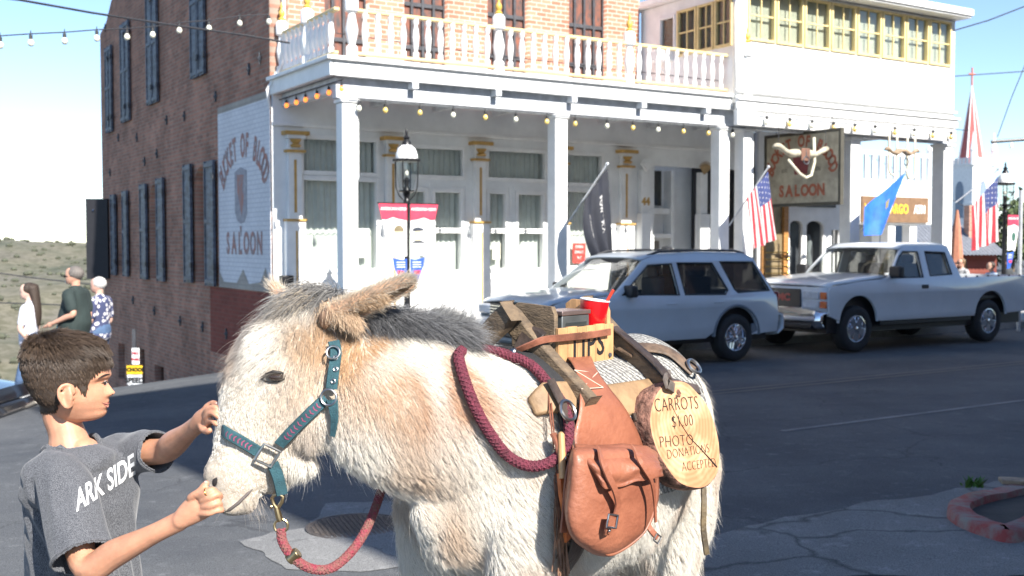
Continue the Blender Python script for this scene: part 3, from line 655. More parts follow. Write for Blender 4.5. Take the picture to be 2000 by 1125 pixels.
def strip(root, name, pts, width, m, zb, lean, crown=.03, th=.03, n=10, inset=.0, glassy=False):
    """panel across the car along a side polyline of (x, z)"""
    hw = width/2; mb = MB()
    def fn(i, j):
        k = i*(len(pts)-1); q = min(int(k), len(pts)-2); t = k-q
        x = pts[q][0]*(1-t)+pts[q+1][0]*t; z = pts[q][1]*(1-t)+pts[q+1][1]*t
        y = (j*2-1)*(hw-bend(z, (zb, lean))+.012-inset); c = (1-(j*2-1)**4)*crown
        dx = pts[q+1][0]-pts[q][0]; dz = pts[q+1][1]-pts[q][1]; L = math.hypot(dx, dz) or 1
        return (x+dz/L*c, y, z-dx/L*c)
    mb.grid(fn, (len(pts)-1)*3, n); o = mb.build(name, m, root, ang=45)
    if not glassy:
        sm = o.modifiers.new('s', 'SOLIDIFY'); sm.thickness = th; sm.offset = 0
    return o
def sidewin(root, poly, width, zb, lean, m=None):
    hw = width/2
    for s_ in (-1, 1):
        mb = MB(); mb.add([(x, s_*(hw-bend(z, (zb, lean))-.008), z) for x, z in poly], [tuple(range(len(poly)))])
        o = mb.build('side_window', m or DGLASS, root, smooth=False)
        fr = MB(); fr.tube([(x, s_*(hw-bend(z, (zb, lean))+.022), z) for x, z in poly], .016, 5, closed=True); fr.build('window_seal', TRIMB, o)
def wellbox(root, x0, x1, hw, z1):
    MB().box((x0, -hw+.12, .32), (x1, hw-.12, z1)).build('underbody', TRIMB, root)
# ---- silver blue SUV; local x = forward (towards -u), near side = local -y?  forward x points along -u so near side is +y ----
def suv():
    root = thing('parked_suv', 'pale silver SUV with grey lower trim and roof rack parked before the saloon', 'SUV')
    Wd = 1.83; zb, ln = 1.05, .32; P = carpaint('silver_blue_paint', (.55, .60, .65)); LOW = mat('grey_cladding', (.16, .18, .21), .5, var=.05)
    # x: rear bumper 0 .. nose 4.75 ; rear axle x 1.10, front axle 3.95
    ra, fa, wr = .95, 3.93, .385
    out = [(.02, .45), (.62, .42)]+[(ra-.47*math.cos(R(a))*1, .42+.46*math.sin(R(a))) for a in range(8, 173, 10)]+[(1.62, .40), (3.42, .40)]+[(fa-.46*math.cos(R(a)), .42+.45*math.sin(R(a))) for a in range(8, 173, 10)]+[(4.5, .42), (4.72, .48), (4.76, .72), (4.70, .98), (4.45, 1.06), (3.62, 1.12), (3.45, 1.16), (2.78, 1.66), (2.55, 1.72), (1.6, 1.76), (.62, 1.74), (.40, 1.66), (.10, 1.10), (.04, 1.02), (.0, .7)]
    w1 = [(3.32, 1.13), (2.82, 1.13), (2.18, 1.11), (2.22, 1.60), (2.70, 1.58)]
    w2 = [(2.06, 1.11), (1.20, 1.10), (1.13, 1.16), (1.35, 1.60), (2.10, 1.61)]
    w3 = [(.92, 1.12), (.20, 1.14), (.44, 1.61), (1.18, 1.62), (.98, 1.18)]
    carbody(root, Wd, out, [w1, w2, w3], None, P, zb, ln)
    strip(root, 'windshield', [(3.50, 1.15), (2.80, 1.66)], Wd, GLASS, zb, ln, .05, inset=.05, glassy=True)
    strip(root, 'hood', [(4.70, .99), (4.62, 1.04), (4.3, 1.09), (3.9, 1.125), (3.48, 1.155)], Wd, P, zb, ln, .05)
    strip(root, 'roof', [(2.82, 1.665), (2.6, 1.72), (1.6, 1.765), (.62, 1.745), (.38, 1.66)], Wd, P, zb, ln, .03)
    strip(root, 'rear_window', [(.40, 1.66), (.08, 1.12)], Wd, DGLASS, zb, ln, .03, glassy=True)
    strip(root, 'tailgate', [(.08, 1.12), (.03, .9), (.0, .62)], Wd, P, zb, ln, .03)
    strip(root, 'rear_bumper', [(-.02, .74), (-.10, .72), (-.12, .5), (-.0, .42)], Wd+.02, P, zb, ln, .06)
    strip(root, 'front_bumper', [(4.70, .42), (4.80, .48), (4.83, .68), (4.74, .76)], Wd-.02, P, zb, ln, .03)
    g = MB().box((4.74, -.5, .80), (4.83, .5, 1.0)).build('grille', TRIMB, root, bevel=.02)
    mb = MB()
    for k in range(4): mb.box((4.83, -.48, .82+k*.045), (4.84, .48, .832+k*.045))
    mb.ball((4.84, 0, .9), (.01, .09, .04)); mb.build('grille_bar', CHROME, g)
    MB().box((4.80, -.52, .50), (4.90, .52, .62)).build('lower_grille', TRIMB, root, bevel=.02)
    for s_ in (-1, 1):
        MB().box((4.55, s_*.72-.2, .82), (4.80, s_*.72+.19, .98)).build('headlight', mat('headlight_glass', (.6, .62, .65), .08, coat=1), root, bevel=.03)
        MB().box((-.02, s_*.86-.07, .72), (.14, s_*.86+.06, 1.12)).build('tail_light', mat('tail_light_red', (.20, .01, .012), .15, coat=1), root, bevel=.015)
        mb = MB(); mb.box((3.12, s_*.95-.11, 1.10), (3.26, s_*.95+.12, 1.28)); mb.build('wing_mirror', TRIMB, root, bevel=.03)
        # lower cladding, arch lips, handles, roof rails
        c = MB(); c.box((1.60, s_*.905-.02, .40), (3.44, s_*.905+.02, .58)); c.box((.0, s_*.905-.02, .44), (.60, s_*.905+.022, .60)); c.box((4.42, s_*.89-.02, .46), (4.72, s_*.89+.02, .6)); c.build('lower_cladding', LOW, root, bevel=.01)
        for ax in (ra, fa):
            c = MB(); pts = [(ax-.50*math.cos(R(a)), s_*.915, .42+.49*math.sin(R(a))) for a in range(0, 181, 9)]; c.tube(pts, .04, 8, flat=.8); c.build('arch_lip', LOW, root)
        for x in (2.35, 1.35):
            MB().box((x-.11, s_*.915-.02, .955), (x+.11, s_*.915+.03, .995)).build('door_handle', P, root, bevel=.012)
        c = MB()
        for x in (2.16, 3.30, 1.15): c.box((x-.006, s_*.917-.0, .46 if x > 1.2 else .95), (x+.006, s_*.917+.003, 1.1))
        c.box((.2, s_*.9175, 1.055), (3.5, s_*.9205, 1.068)); c.build('panel_gap', TRIMB, root)
        c = MB(); c.tube([(.55, s_*.66, 1.755), (.75, s_*.66, 1.80), (1.6, s_*.66, 1.81), (2.4, s_*.66, 1.79), (2.62, s_*.66, 1.73)], .02, 6); c.build('roof_rail', TRIMB, root)
    c = MB()
    for x in (1.0, 1.9): c.box((x-.03, -.66, 1.80), (x+.03, .66, 1.825))
    c.build('cross_bar', TRIMB, root); MB().ball((1.95, .35, 1.83), (.10, .1, .05)).build('rack_mount', TRIMB, root)
    for w_, gm in ((w1, GLASS), (w2, DGLASS), (w3, DGLASS)): sidewin(root, w_, Wd, zb, ln, gm)
    wellbox(root, .15, 4.6, Wd/2, .95)
    mb = MB()
    for x in (2.55, 1.55):
        for y in (-.4, .4): mb.box((x-.3, y-.24, .9), (x+.15, y+.24, 1.05)); mb.box((x-.32, y-.23, 1.0), (x-.2, y+.23, 1.38)); mb.box((x-.3, y-.12, 1.38), (x-.22, y+.12, 1.55))
    mb.box((3.1, -.75, .95), (3.5, .75, 1.12)); mb.build('seats', SEATM, root, bevel=.03)
    for ax in (ra, fa):
        for s_ in (-1, 1): wheel(root, ax, s_*.90, wr, .24, 'star', side=-s_ if False else (1 if s_ > 0 else -1))
    return root
def pickup():
    root = thing('parked_pickup', 'light grey blue pickup truck with chrome grille and dark side stripe, nose towards the SUV', 'pickup truck')
    Wd = 1.95; zb, ln = 1.12, .30; P = carpaint('pale_pickup_paint', (.66, .69, .72))
    # nose at x 5.5, tail 0; rear axle 1.25, front axle 4.85
    ra, fa, wr = 1.22, 4.78, .385
    out = [(.0, .55), (.70, .52)]+[(ra-.46*math.cos(R(a)), .50+.44*math.sin(R(a))) for a in range(5, 176, 10)]+[(1.75, .50), (4.25, .50)]+[(fa-.46*math.cos(R(a)), .50+.44*math.sin(R(a))) for a in range(5, 176, 10)]+[(5.30, .55), (5.5, .62), (5.52, 1.02), (5.46, 1.10), (4.6, 1.18), (4.18, 1.20), (4.0, 1.24), (3.55, 1.70), (3.40, 1.77), (2.45, 1.78), (2.25, 1.74), (2.08, 1.22), (2.06, 1.20), (.02, 1.20)]
    w1 = [(3.96, 1.22), (3.12, 1.22), (3.12, 1.66), (3.5, 1.66), (3.62, 1.58)]
    w2 = [(2.92, 1.24), (2.32, 1.26), (2.38, 1.64), (2.92, 1.66)]
    carbody(root, Wd, out, [w1, w2], None, P, zb, ln)
    strip(root, 'windshield', [(4.06, 1.23), (3.54, 1.70)], Wd, GLASS, zb, ln, .06, inset=.05, glassy=True)
    strip(root, 'hood', [(5.48, 1.08), (5.40, 1.13), (4.7, 1.19), (4.05, 1.24)], Wd, P, zb, ln, .04)
    strip(root, 'roof', [(3.58, 1.70), (3.4, 1.775), (2.45, 1.785), (2.24, 1.74)], Wd, P, zb, ln, .03)
    strip(root, 'rear_window', [(2.25, 1.74), (2.10, 1.24)], Wd, DGLASS, zb, ln, .02, glassy=True)
    strip(root, 'tailgate', [(.02, 1.2), (.0, .65)], Wd, P, zb, ln, .02)
    mb = MB(); mb.box((.05, -.93, .8), (2.05, .93, .85)); mb.box((2.0, -.93, .6), (2.06, .93, 1.2)); mb.build('bed', TRIMB, root)
    strip(root, 'front_panel', [(5.50, .68), (5.52, 1.09)], Wd-.02, P, zb, ln, .03)
    b = strip(root, 'front_bumper', [(5.58, .44), (5.66, .50), (5.64, .66), (5.50, .66)], Wd+.02, CHROME, zb, ln, .06)
    MB().box((5.60, -.8, .40), (5.70, .8, .53)).build('bumper_valance', TRIMB, root, bevel=.02)
    g = MB().box((5.50, -.45, .74), (5.575, .45, 1.05)).build('grille', mat('black_grille', (.02, .02, .024), .4), root, bevel=.015)
    mb = MB(); mb.box((5.5, -.48, .71), (5.56, .48, .738)); mb.box((5.5, -.48, 1.052), (5.56, .48, 1.08)); mb.build('grille_surround', CHROME, g)
    finish('grille_letters', textmesh('GMC', .16, .004, .008, lambda x, y, z: (5.58+z, x*1.25, .90+y*1.0)), mat('red_letter', (.45, .06, .05), .4), g)
    for s_ in (-1, 1):
        for z in (.80, .95):
            MB().box((5.48, s_*.70-.20, z-.055), (5.57, s_*.70+.13, z+.06)).build('headlight', mat('lamp_glass', (.55, .58, .62), .05, coat=1), root, bevel=.012)
            MB().box((5.40, s_*.90-.055, z-.055), (5.555, s_*.90+.075, z+.06)).build('indicator', mat('amber_lens', (.75, .16, .02), .15, coat=1), root, bevel=.012)
        MB().box((3.85, s_*1.05-.12, 1.22), (3.98, s_*1.05+.12, 1.42)).build('wing_mirror', TRIMB, root, bevel=.03)
        c = MB(); c.box((1.72, s_*.973-.0, .70), (4.28, s_*.973+.012, .775)); c.box((.05, s_*.973, .70), (.72, s_*.973+.012, .775)); c.box((5.25, s_*.973, .70), (5.46, s_*.973+.012, .775)); c.build('side_stripe', TRIMB, root)
        c = MB(); c.box((1.75, s_*.93-.03, .42), (4.2, s_*.93+.03, .50)); c.build('side_step', TRIMB, root, bevel=.01)
        MB().box((3.0, s_*.975-.02, 1.02), (3.18, s_*.975+.03, 1.09)).build('door_handle', TRIMB, root, bevel=.01)
        c = MB()
        for x in (2.98, 4.05, 2.20): c.box((x-.007, s_*.976, .52), (x+.007, s_*.979, 1.18))
        c.build('panel_gap', TRIMB, root)
        for ax in (ra, fa):
            c = MB(); c.tube([(ax-.48*math.cos(R(a)), s_*.972, .50+.46*math.sin(R(a))) for a in range(0, 181, 9)], .025, 6); c.build('arch_lip', P, root)
        for k in range(6): MB().ball((.3+k*.32, s_*.95, 1.21), .02, 8).build('bed_knob', TRIMB, root)
        if s_ > 0: finish('side_decal', textmesh('Z71', .2, .001, .008, lambda x, y, z: (.68-x*1.3+y*.25, .978+abs(z), 1.0+y*.8)), mat('decal_black', (.03, .03, .04), .5), root)
    for w_, gm in ((w1, GLASS), (w2, DGLASS)): sidewin(root, w_, Wd, zb, ln, gm)
    wellbox(root, .15, 5.4, Wd/2, .95)
    mb = MB()
    for y in (-.4, .4): mb.box((2.9, y-.28, .9), (3.35, y+.28, 1.1)); mb.box((2.75, y-.26, 1.05), (2.9, y+.26, 1.45)); mb.box((2.78, y-.12, 1.45), (2.86, y+.12, 1.6))
    mb.box((3.75, -.8, 1.0), (4.1, .8, 1.2)); mb.build('seats', SEATM, root, bevel=.03)
    MB().tube([(3.72+.04*math.cos(a), -.4+.18*math.cos(a*1) if False else .4+.18*math.sin(a), 1.28+.17*math.cos(a)) for a in [i*math.pi/8 for i in range(16)]], .015, 6, closed=True).build('steering_wheel', TRIMB, root)
    MB().box((5.69, .2, .50), (5.70, .50, .66)).build('number_plate', mat('plate_green_white', (.45, .55, .5), .5), root)
    for ax in (ra, fa):
        for s_ in (-1, 1): wheel(root, ax, s_*.94, wr, .25, 'lobes', side=(1 if s_ > 0 else -1))
    return root
GS = gz(8, -4.9)
CARZ = GS+.02
s1 = suv(); s1.rotation_euler = (0, 0, RZ+math.pi); s1.location = B(5.68+.95*.93, -4.80+.91*.95, CARZ); s1.scale = (.93, .95, .94)
s2 = pickup(); s2.rotation_euler = (0, 0, RZ+math.pi); s2.location = B(8.36+4.78, -4.86+.97, CARZ)
# simpler cars further off
def hatch(name, label, cat, col, L=4.4, H=1.45, Wd=1.75, hood=1.1, boxy=0, stripe=None, group=None, glass=None):
    root = thing(name, label, cat, group=group); P = carpaint(name+'_paint', col); zb, ln = .9, .3
    ra, fa, wr = .95, L-.9, .32
    k = 1-boxy
    top = [(L-.05, .62), (L-.1, .78), (L-hood*.95, .92), (L-hood*1.05, .95), (L-hood*1.05-.62*k-.25, H-.05), (L-hood*1.05-.62*k-.55, H), (.9 if boxy else 1.3, H), (.35 if boxy else .95, H-.08), (.08, .95), (0, .8)]
    out = [(.0, .35), (.55, .30)]+[(ra-.38*math.cos(R(a)), .34+.36*math.sin(R(a))) for a in range(5, 176, 14)]+[(1.4, .28), (L-1.35, .28)]+[(fa-.38*math.cos(R(a)), .34+.36*math.sin(R(a))) for a in range(5, 176, 14)]+[(L-.35, .3), (L-.02, .4)]+top
    xa = L-hood*1.05; w1 = [(xa-.12, .96), (xa-1.1, .96), (xa-1.1, H-.09), (xa-.62*k-.36, H-.1)]; w2 = [(xa-1.2, .96), (.42, .98), (.62 if boxy else 1.1, H-.11), (xa-1.2, H-.09)]
    carbody(root, Wd, out, [w1, w2], None, P, zb, ln)
    gl = glass or DGLASS
    strip(root, 'windshield', [top[3], top[4]], Wd, gl, zb, ln, .05, glassy=True); strip(root, 'hood', [top[0], top[1], top[2], top[3]], Wd, P, zb, ln, .03)
    strip(root, 'roof', top[4:8], Wd, P, zb, ln, .03); strip(root, 'rear_window', [top[7], top[8]], Wd, gl, zb, ln, .03, glassy=True); strip(root, 'rear_panel', [top[8], top[9], (0, .35)], Wd, P, zb, ln, .04)
    strip(root, 'front_panel', [(L, .34), (L+.02, .5), (L-.03, .64)], Wd, P, zb, ln, .06)
    for w_ in (w1, w2): sidewin(root, w_, Wd, zb, ln, gl)
    for s_ in (-1, 1):
        MB().box((L-.18, s_*.65-.16, .52), (L+.03, s_*.65+.15, .66)).build('headlight', mat(name+'_lamp', (.6, .6, .6), .1, coat=1), root, bevel=.03)
        MB().box((-.03, s_*.72-.12, .66), (.12, s_*.72+.11, .86)).build('tail_light', mat(name+'_tail', (.35, .02, .02), .15, coat=1), root, bevel=.02)
        MB().box((xa-.42, s_*.9-.09, .95), (xa-.3, s_*.9+.09, 1.08)).build('wing_mirror', P, root, bevel=.02)
        if stripe: MB().box((.05, s_*(Wd/2)+.004, .86), (L-.6, s_*(Wd/2)+.012, .90)).build('red_stripe', stripe, root)
        for ax in (ra, fa): wheel(root, ax, s_*(Wd/2-.02), wr, .2, 'lobes', side=(1 if s_ > 0 else -1))
    MB().box((.2, -Wd/2+.1, .22), (L-.2, Wd/2-.1, .8)).build('underbody', TRIMB, root)
    return root
def park(r, x, y, rz, dz=0): u, v = UV(x, y); r.location = (x, y, gz(u, v)+dz); r.rotation_euler = (0, 0, rz)
REDST = mat('red_stripe', (.6, .04, .05), .4)
c = hatch('blue_estate_car', 'blue car with a red side stripe behind the long haired woman', 'car', (.10, .17, .25), 4.6, 1.42, stripe=REDST, glass=DGLASS)
q = W(20, 790, 14.2); park(c, -14.3, 22.0, R(0))
c = hatch('black_car', 'front end of a black car cut off by the left edge of the photo', 'car', (.012, .013, .016), 4.4, 1.45)
park(c, -10.75, 13.6, R(0))
c = hatch('white_suv', 'white SUV parked beyond the pickup bed near the sidewalk', 'SUV', (.62, .64, .66), 4.8, 1.78, 1.85, 1.0, boxy=.75)
c.rotation_euler = (0, 0, RZ+math.pi); c.location = B(20.6, -4.3, CARZ)
c = hatch('red_car', 'bright red car at the right edge beyond the far pickup bed', 'car', (.45, .015, .015), 4.4, 1.45)
c.rotation_euler = (0, 0, RZ+math.pi); c.location = B(28.5, -4.4, CARZ)
c = hatch('dark_van', 'dark blue van behind the red car at the right edge', 'van', (.02, .03, .055), 5.0, 1.9, 1.9, .9, boxy=.9)
c.rotation_euler = (0, 0, RZ+math.pi); c.location = B(35.5, -3.4, CARZ)
# ======================= street things =======================
def PV(px, py, v):
    r = ray(px, py); d = (v-S32*OX+C32*OY)/(-S32*r.x+C32)
    return ((r.x*d-OX)*C32+(d-OY)*S32, CAMZ+r.z*d)
def BP(px, py, v): u, z = PV(px, py, v); return B(u, v, z)
# building behind the photographer that shades the road
occ = thing('opposite_building', 'tall brick block across the street behind the camera that shades the road', 'building', tuple(B(-3.25, -20, 0)), RZ)
mb = MB(); mb.box((0, -5, -.3), (34, 0, 12.7)); ow = mb.build('wall', BR_F, occ, smooth=False)
MB().box((-.05, -5.1, 12.7), (34.2, .15, 13.0)).build('cornice', WHITE2, occ, bevel=.03)
for k in range(10):
    for z in (1, 5, 9):
        o = MB().box((1+k*3.3, .0, z), (2.4+k*3.3, .04, z+2.4)).build('window', DGLASS, occ)
# ---- hills, far ground ----
def hillmat():
    m = bpy.data.materials.new('hazed_sage_hillside'); m.use_nodes = True; b = m.node_tree.nodes['Principled BSDF']
    tc = N_(m, 'ShaderNodeTexCoord'); a = N_(m, 'ShaderNodeTexNoise', Scale=.016, Detail=8, Roughness=.6); c = N_(m, 'ShaderNodeTexNoise', Scale=.28, Detail=5, Roughness=.7)
    for x in (a, c): L_(m, tc.outputs['Object'], x.inputs[0])
    r = N_(m, 'ShaderNodeValToRGB'); L_(m, a.outputs[0], r.inputs[0]); e = r.color_ramp.elements
    e[0].position = .36; e[0].color = (.150, .135, .105, 1); e[1].position = .62; e[1].color = (.095, .10, .065, 1)  # sage tones greyed, distance haze mixed into the colour
    k = e.new(.5); k.color = (.165, .15, .105, 1)
    r2 = N_(m, 'ShaderNodeValToRGB'); L_(m, c.outputs[0], r2.inputs[0]); r2.color_ramp.elements[0].position = .44; r2.color_ramp.elements[1].position = .56; r2.color_ramp.elements[0].color = (.62, .64, .56, 1); r2.color_ramp.elements[1].color = (1, 1, 1, 1)
    mm = N_(m, 'ShaderNodeMixRGB', blend_type='MULTIPLY'); mm.inputs[0].default_value = .9; L_(m, r.outputs[0], mm.inputs[1]); L_(m, r2.outputs[0], mm.inputs[2]); L_(m, mm.outputs[0], b.inputs['Base Color']); b.inputs['Roughness'].default_value = .95; return m
HILL = hillmat()
mb = MB()
def hfn(i, j):
    a = R(-40+34*i); d = 60+900*j**1.3       # azimuth left of the view axis
    x = math.sin(a)*d; y = math.cos(a)*d
    f = sst(60, 200, d); rise = sst(150, 620, d)
    top = 1.5+d*math.tan(R(0.05))*math.exp(-((a-R(-25.5))/R(12))**2)-12*(1-math.exp(-((a-R(-25.5))/R(12))**2))
    base = -14-26*f
    n = noise.fractal(Vector((x, y, 0))*.012, 1, 2, 5)*6*f
    return (x, y, base*(1-rise)+top*rise+n*(1-sst(450, 700, d)*.75)-sst(640, 960, d)*60)
mb.grid(hfn, 90, 60); tag(mb.build('hillside', HILL, ang=180), kind='structure')
# bushes on the hill
SAGE = mat('sagebrush', (.085, .09, .06), .95, var=.2, scale=.3)
mb = MB()
for k in range(1500):
    i = rng.random(); j = .12+.6*rng.random(); p = Vector(hfn(i, j)); s_ = .5+rng.random()*1.3
    if p.x > -20 or p.y < 60: continue
    M = Matrix.Rotation(rng.random()*6, 3, 'Z'); mb.ball(p+Vector((0, 0, s_*.3)), (s_, s_*.8, s_*.6), 6, M)
tag(mb.build('sagebrush', SAGE), kind='stuff')
# ---- lamp posts ----
def lamp(u, v, label):
    r = thing('street_lamp', label, 'street lamp', tuple(B(u, v, gz(u, -3)+.15)), RZ, 'old style street lamps')
    z0 = 0
    MB().lathe([(.13, 0), (.13, .12), (.09, .16), (.10, .5), (.075, .56), (.10, .62), (.05, .7), (.05, .74), (.038, 1.6), (.034, 2.3), (.05, 2.32), (.05, 2.36), (.03, 2.40), (.06, 2.46)], n=16).build('post', BLACKM, r, ang=50)
    t = 2.46
    MB().lathe([(.03, t), (.11, t+.03), (.12, t+.05), (.05, t+.055), (.03, t+.12), (.045, t+.2), (.02, t+.24)], n=14).build('burner', BLACKM, r)
    g = MB(); g.grid(lambda i, j: ((.10+.055*min(1, i*1.6))*math.cos(j*2*math.pi), (.10+.055*min(1, i*1.6))*math.sin(j*2*math.pi), t+.05+.42*i), 8, 24); g.build('lantern_glass', glassmat('lantern_glass', trans=.93), r, ang=180)
    mb = MB()
    for k in range(4):
        q = R(45+90*k); mb.tube([(.04*math.cos(q), .04*math.sin(q), t-.1), (.12*math.cos(q), .12*math.sin(q), t-.02), (.165*math.cos(q), .165*math.sin(q), t+.1), (.175*math.cos(q), .175*math.sin(q), t+.48)], .009, 6)
    mb.tube([(-.2, 0, t-.22), (.2, 0, t-.22)], .009, 6)
    mb.build('lantern_cage', BLACKM, r)
    MB().lathe([(.16, t+.5), (.165, t+.56), (.13, t+.66), (.07, t+.71), (.0, t+.715)], n=20).build('white_dome', WHITE, r, ang=80)
    mb = MB(); mb.lathe([(.15, t+.46), (.185, t+.47), (.19, t+.5), (.165, t+.51)], n=24)
    for k in range(16): q = k*math.pi/8; mb.ball((.187*math.cos(q), .187*math.sin(q), t+.49), .022, 6)
    mb.lathe([(.075, t+.70), (.06, t+.76), (.035, t+.79), (.05, t+.82), (.018, t+.86), (.022, t+.9), (.004, t+.96)], n=12)
    mb.build('crown', BLACKM, r)
    MB().ball((0, 0, t+.3), (.03, .03, .045), 10).build('bulb', mat('lamp_bulb', (.8, .78, .7), .3), r)
    return r
L1 = lamp(1.07, -2.78, 'black street lamp with white domed lantern carrying two hero banners before the saloon')
L1.location.z -= .06; L1.scale = (1, 1, 1.0)
L2 = lamp(15.25, -2.9, 'black street lamp at the right edge with an american flag before it')
# banners
NAVYB = mat('banner_blue', (.03, .10, .45), .6); BRED = mat('banner_red', (.62, .045, .09), .6); BWHITE = mat('banner_white', (.75, .74, .72), .6); BSK = mat('portrait_skin', (.55, .45, .33), .7); BCAP = mat('cap_dark', (.04, .05, .07), .6)
def banner(root_uvz, mirror, label, kindp):
    u0, v0, z0 = root_uvz
    r = thing('hero_banner', label, 'banner', tuple(B(u0, v0, z0)), RZ, 'hero banners hanging on street lamps')
    s = mirror
    def q(pts, y): return [(s*x, y, z) for x, z in pts]
    def sheet(name, pts, m, y, th=.006):
        mb = MB(); n = len(pts); P = pts if s > 0 else pts[::-1]
        mb.add([(s*x, y, z) for x, z in P]+[(s*x, y+th, z) for x, z in P], [tuple(range(n)), tuple(range(2*n-1, n-1, -1))]+[(i, i+n, (i+1) % n+n, (i+1) % n) for i in range(n)])
        return mb.build(name, m, r, smooth=False)
    sheet('cloth', [(.03, .0), (.48, .0), (.30, -.78), (.2, -.74), (.03, -.76)], BWHITE, 0)
    sheet('red_band', [(.028, .004), (.485, .004), (.432, -.22), (.36, -.23), (.25, -.19), (.14, -.22), (.028, -.235)], BRED, -.004, .003)
    finish('banner_text', textmesh('AMERICAN HERO', .055, 0, .002, lambda x, y, z: (s*.245+x*.95, -.0065, -.07+y)), BWHITE, r, smooth=False)
    if kindp == 0:
        sheet('portrait', [(.16+.075*math.cos(a), -.44+.11*math.sin(a)) for a in [k*.5236 for k in range(12)]], BSK, -.004, .002)
        sheet('portrait_hair', [(.16+.08*math.cos(a), -.39+.085*math.sin(a)) for a in [k*.45 for k in range(8)]], mat('portrait_hair', (.20, .16, .09), .7), -.0075, .002)
    elif kindp == 1:
        sheet('portrait', [(.15+.07*math.cos(a), -.46+.09*math.sin(a)) for a in [k*.5236 for k in range(12)]], BSK, -.004, .002)
        sheet('portrait_cap', [(.06, -.39), (.24, -.38), (.235, -.35), (.15, -.33), (.07, -.35)], BCAP, -.0075, .002)
        sheet('portrait_collar', [(.04, -.56), (.27, -.56), (.2, -.53), (.1, -.53)], BCAP, -.0075, .002)
    else:
        sheet('portrait', [(.24+.07*math.cos(a), -.46+.10*math.sin(a)) for a in [k*.5236 for k in range(12)]], mat('green_emblem', (.04, .12, .09), .7), -.004, .002)
    b = sheet('blue_pennant', [(.03, -.79), (.1, -.81), (.26, -.775), (.24, -.90), (.15, -1.13), (.03, -1.15)], NAVYB, 0)
    mb = MB()
    for k in range(3): mb.box((min(s*.06, s*.2), -.003, -.85-k*.035), (max(s*.06, s*.2), -.001, -.838-k*.035))
    mb.build('pennant_lines', BWHITE, r)
    sheet('pennant_emblem', [(.08, -.97), (.19, -.96), (.18, -1.02), (.09, -1.02)], BRED, -.004, .002)
    mb = MB(); mb.tube([(0, .003, .012), (s*.5, .003, .012)], .01, 6); mb.build('rod', BLACKM, r)
    return r
zt = PV(790, 399, -2.82)[1]
banner((1.07, -2.84, zt), -1, 'left hero banner with a hatless portrait on the near street lamp', 0)
banner((1.07, -2.84, zt), 1, 'hero banner with a portrait in an officer cap on the near street lamp', 1)
banner((15.25, -2.96, PV(1950, 420, -2.9)[1]), 1, 'red topped banner on the street lamp at the right edge', 2)
# ---- flags ----
FR = mat('flag_red', (.36, .02, .035), .7); FW = mat('flag_white', (.50, .49, .48), .7); FB = mat('flag_blue', (.04, .055, .17), .7)
FK = mat('flag_black', (.018, .02, .03), .75); FN = mat('flag_cobalt', (.025, .14, .62), .6, var=.15); POLE = mat('flag_pole', (.62, .64, .66), .35, metal=.4)
def flag(label, pole0, tip, v, corners, kindf, nf=3, amp=.05):
    """corners (px): hoist at the tip, hoist low, fly low, fly at the tip side"""
    base = BP(*pole0, v+.55); r = thing('flag', label, 'flag', tuple(base), 0, None if kindf in ('pow', 'blue') else 'american flags on angled poles')
    t = BP(*tip, v); p = MB(); p.tube([base, t], .014, 8); p.ball(t, .03, 8); p.build('pole', POLE, r, wp=True)
    A, Bq, Cq, D = [BP(*c, v) for c in corners]; nrm = Vector((S32, -C32, 0)); me = MB(); nu, nv2 = 39, 48
    rv = random.Random(label)
    ph = rv.random()*5
    def fn(i, j):                                    # i along hoist, j along fly (hangs down)
        p = A.lerp(Bq, i).lerp(D.lerp(Cq, i), j)
        k = math.sin(i*nf*2*math.pi+ph+j*1.5)
        p = p+nrm*amp*k*(.25+.75*j)+Vector((C32, S32, 0))*amp*.35*math.cos(i*nf*2*math.pi+ph)*j
        if kindf == 'pow' : p = p+Vector((C32, S32, 0))*(-.12*math.sin(math.pi*j)*i)
        return p
    me.grid(fn, nu, nv2)
    me.mi = []
    for i in range(nu):
        for j in range(nv2):
            st = i//3; m_ = 0 if st % 2 == 0 else 1
            if i < 21 and j < 19:
                m_ = 2
                if i % 4 == 1 and j % 4 == (1 if (i//4) % 2 else 3): m_ = 1
            me.mi.append({'us': m_, 'pow': 3, 'blue': 4}[kindf])
    o = me.build('cloth', [FR, FW, FB, FK, FN], r, wp=True, ang=180)
    if kindf == 'pow':
        def tf(x, y, z, sc=1, i0=.3, j0=.45):
            i = min(1, max(0, i0-y*1.0)); j = j0+x; q = fn(i, j); return q-nrm*(-.012)
        finish('pow_letters', textmesh('POW * MIA', .16, 0, .004, lambda x, y, z: fn(min(1, max(0, .34-y*1.25)), .45+x*.56)+nrm*.006), FW, r, wp=True, smooth=False)
        finish('pow_motto', textmesh('NOT FORGOTTEN', .07, 0, .0, lambda x, y, z: fn(min(1, max(0, .78-y*1.25)), .5+x*.56)+nrm*.006), FW, r, wp=True, smooth=False)
    if kindf == 'blue':
        mb = MB(); mb.add([fn(a, b)+nrm*.008 for a, b in ((.30, .30), (.42, .32), (.36, .5), (.26, .48))], [(0, 1, 2, 3)]); mb.build('emblem', mat('flag_emblem', (.25, .22, .12), .7), r, wp=True)
    return r
flag('black pow mia flag hanging from a pole on the second porch post', (1108, 437), (1186, 320), -3.1, [(1186, 328), (1143, 388), (1163, 510), (1197, 500)], 'pow', 2.2, .05)
flag('american flag hanging in front of the bucket sign', (1424, 441), (1501, 326), -3.1, [(1501, 334), (1459, 386), (1470, 488), (1518, 466)], 'us', 2.2, .035)
flag('deep blue state flag drooping in front of the bank sign', (1683, 452), (1769, 333), -3.1, [(1769, 337), (1689, 404), (1682, 461), (1727, 458)], 'blue', 1.4, .05)
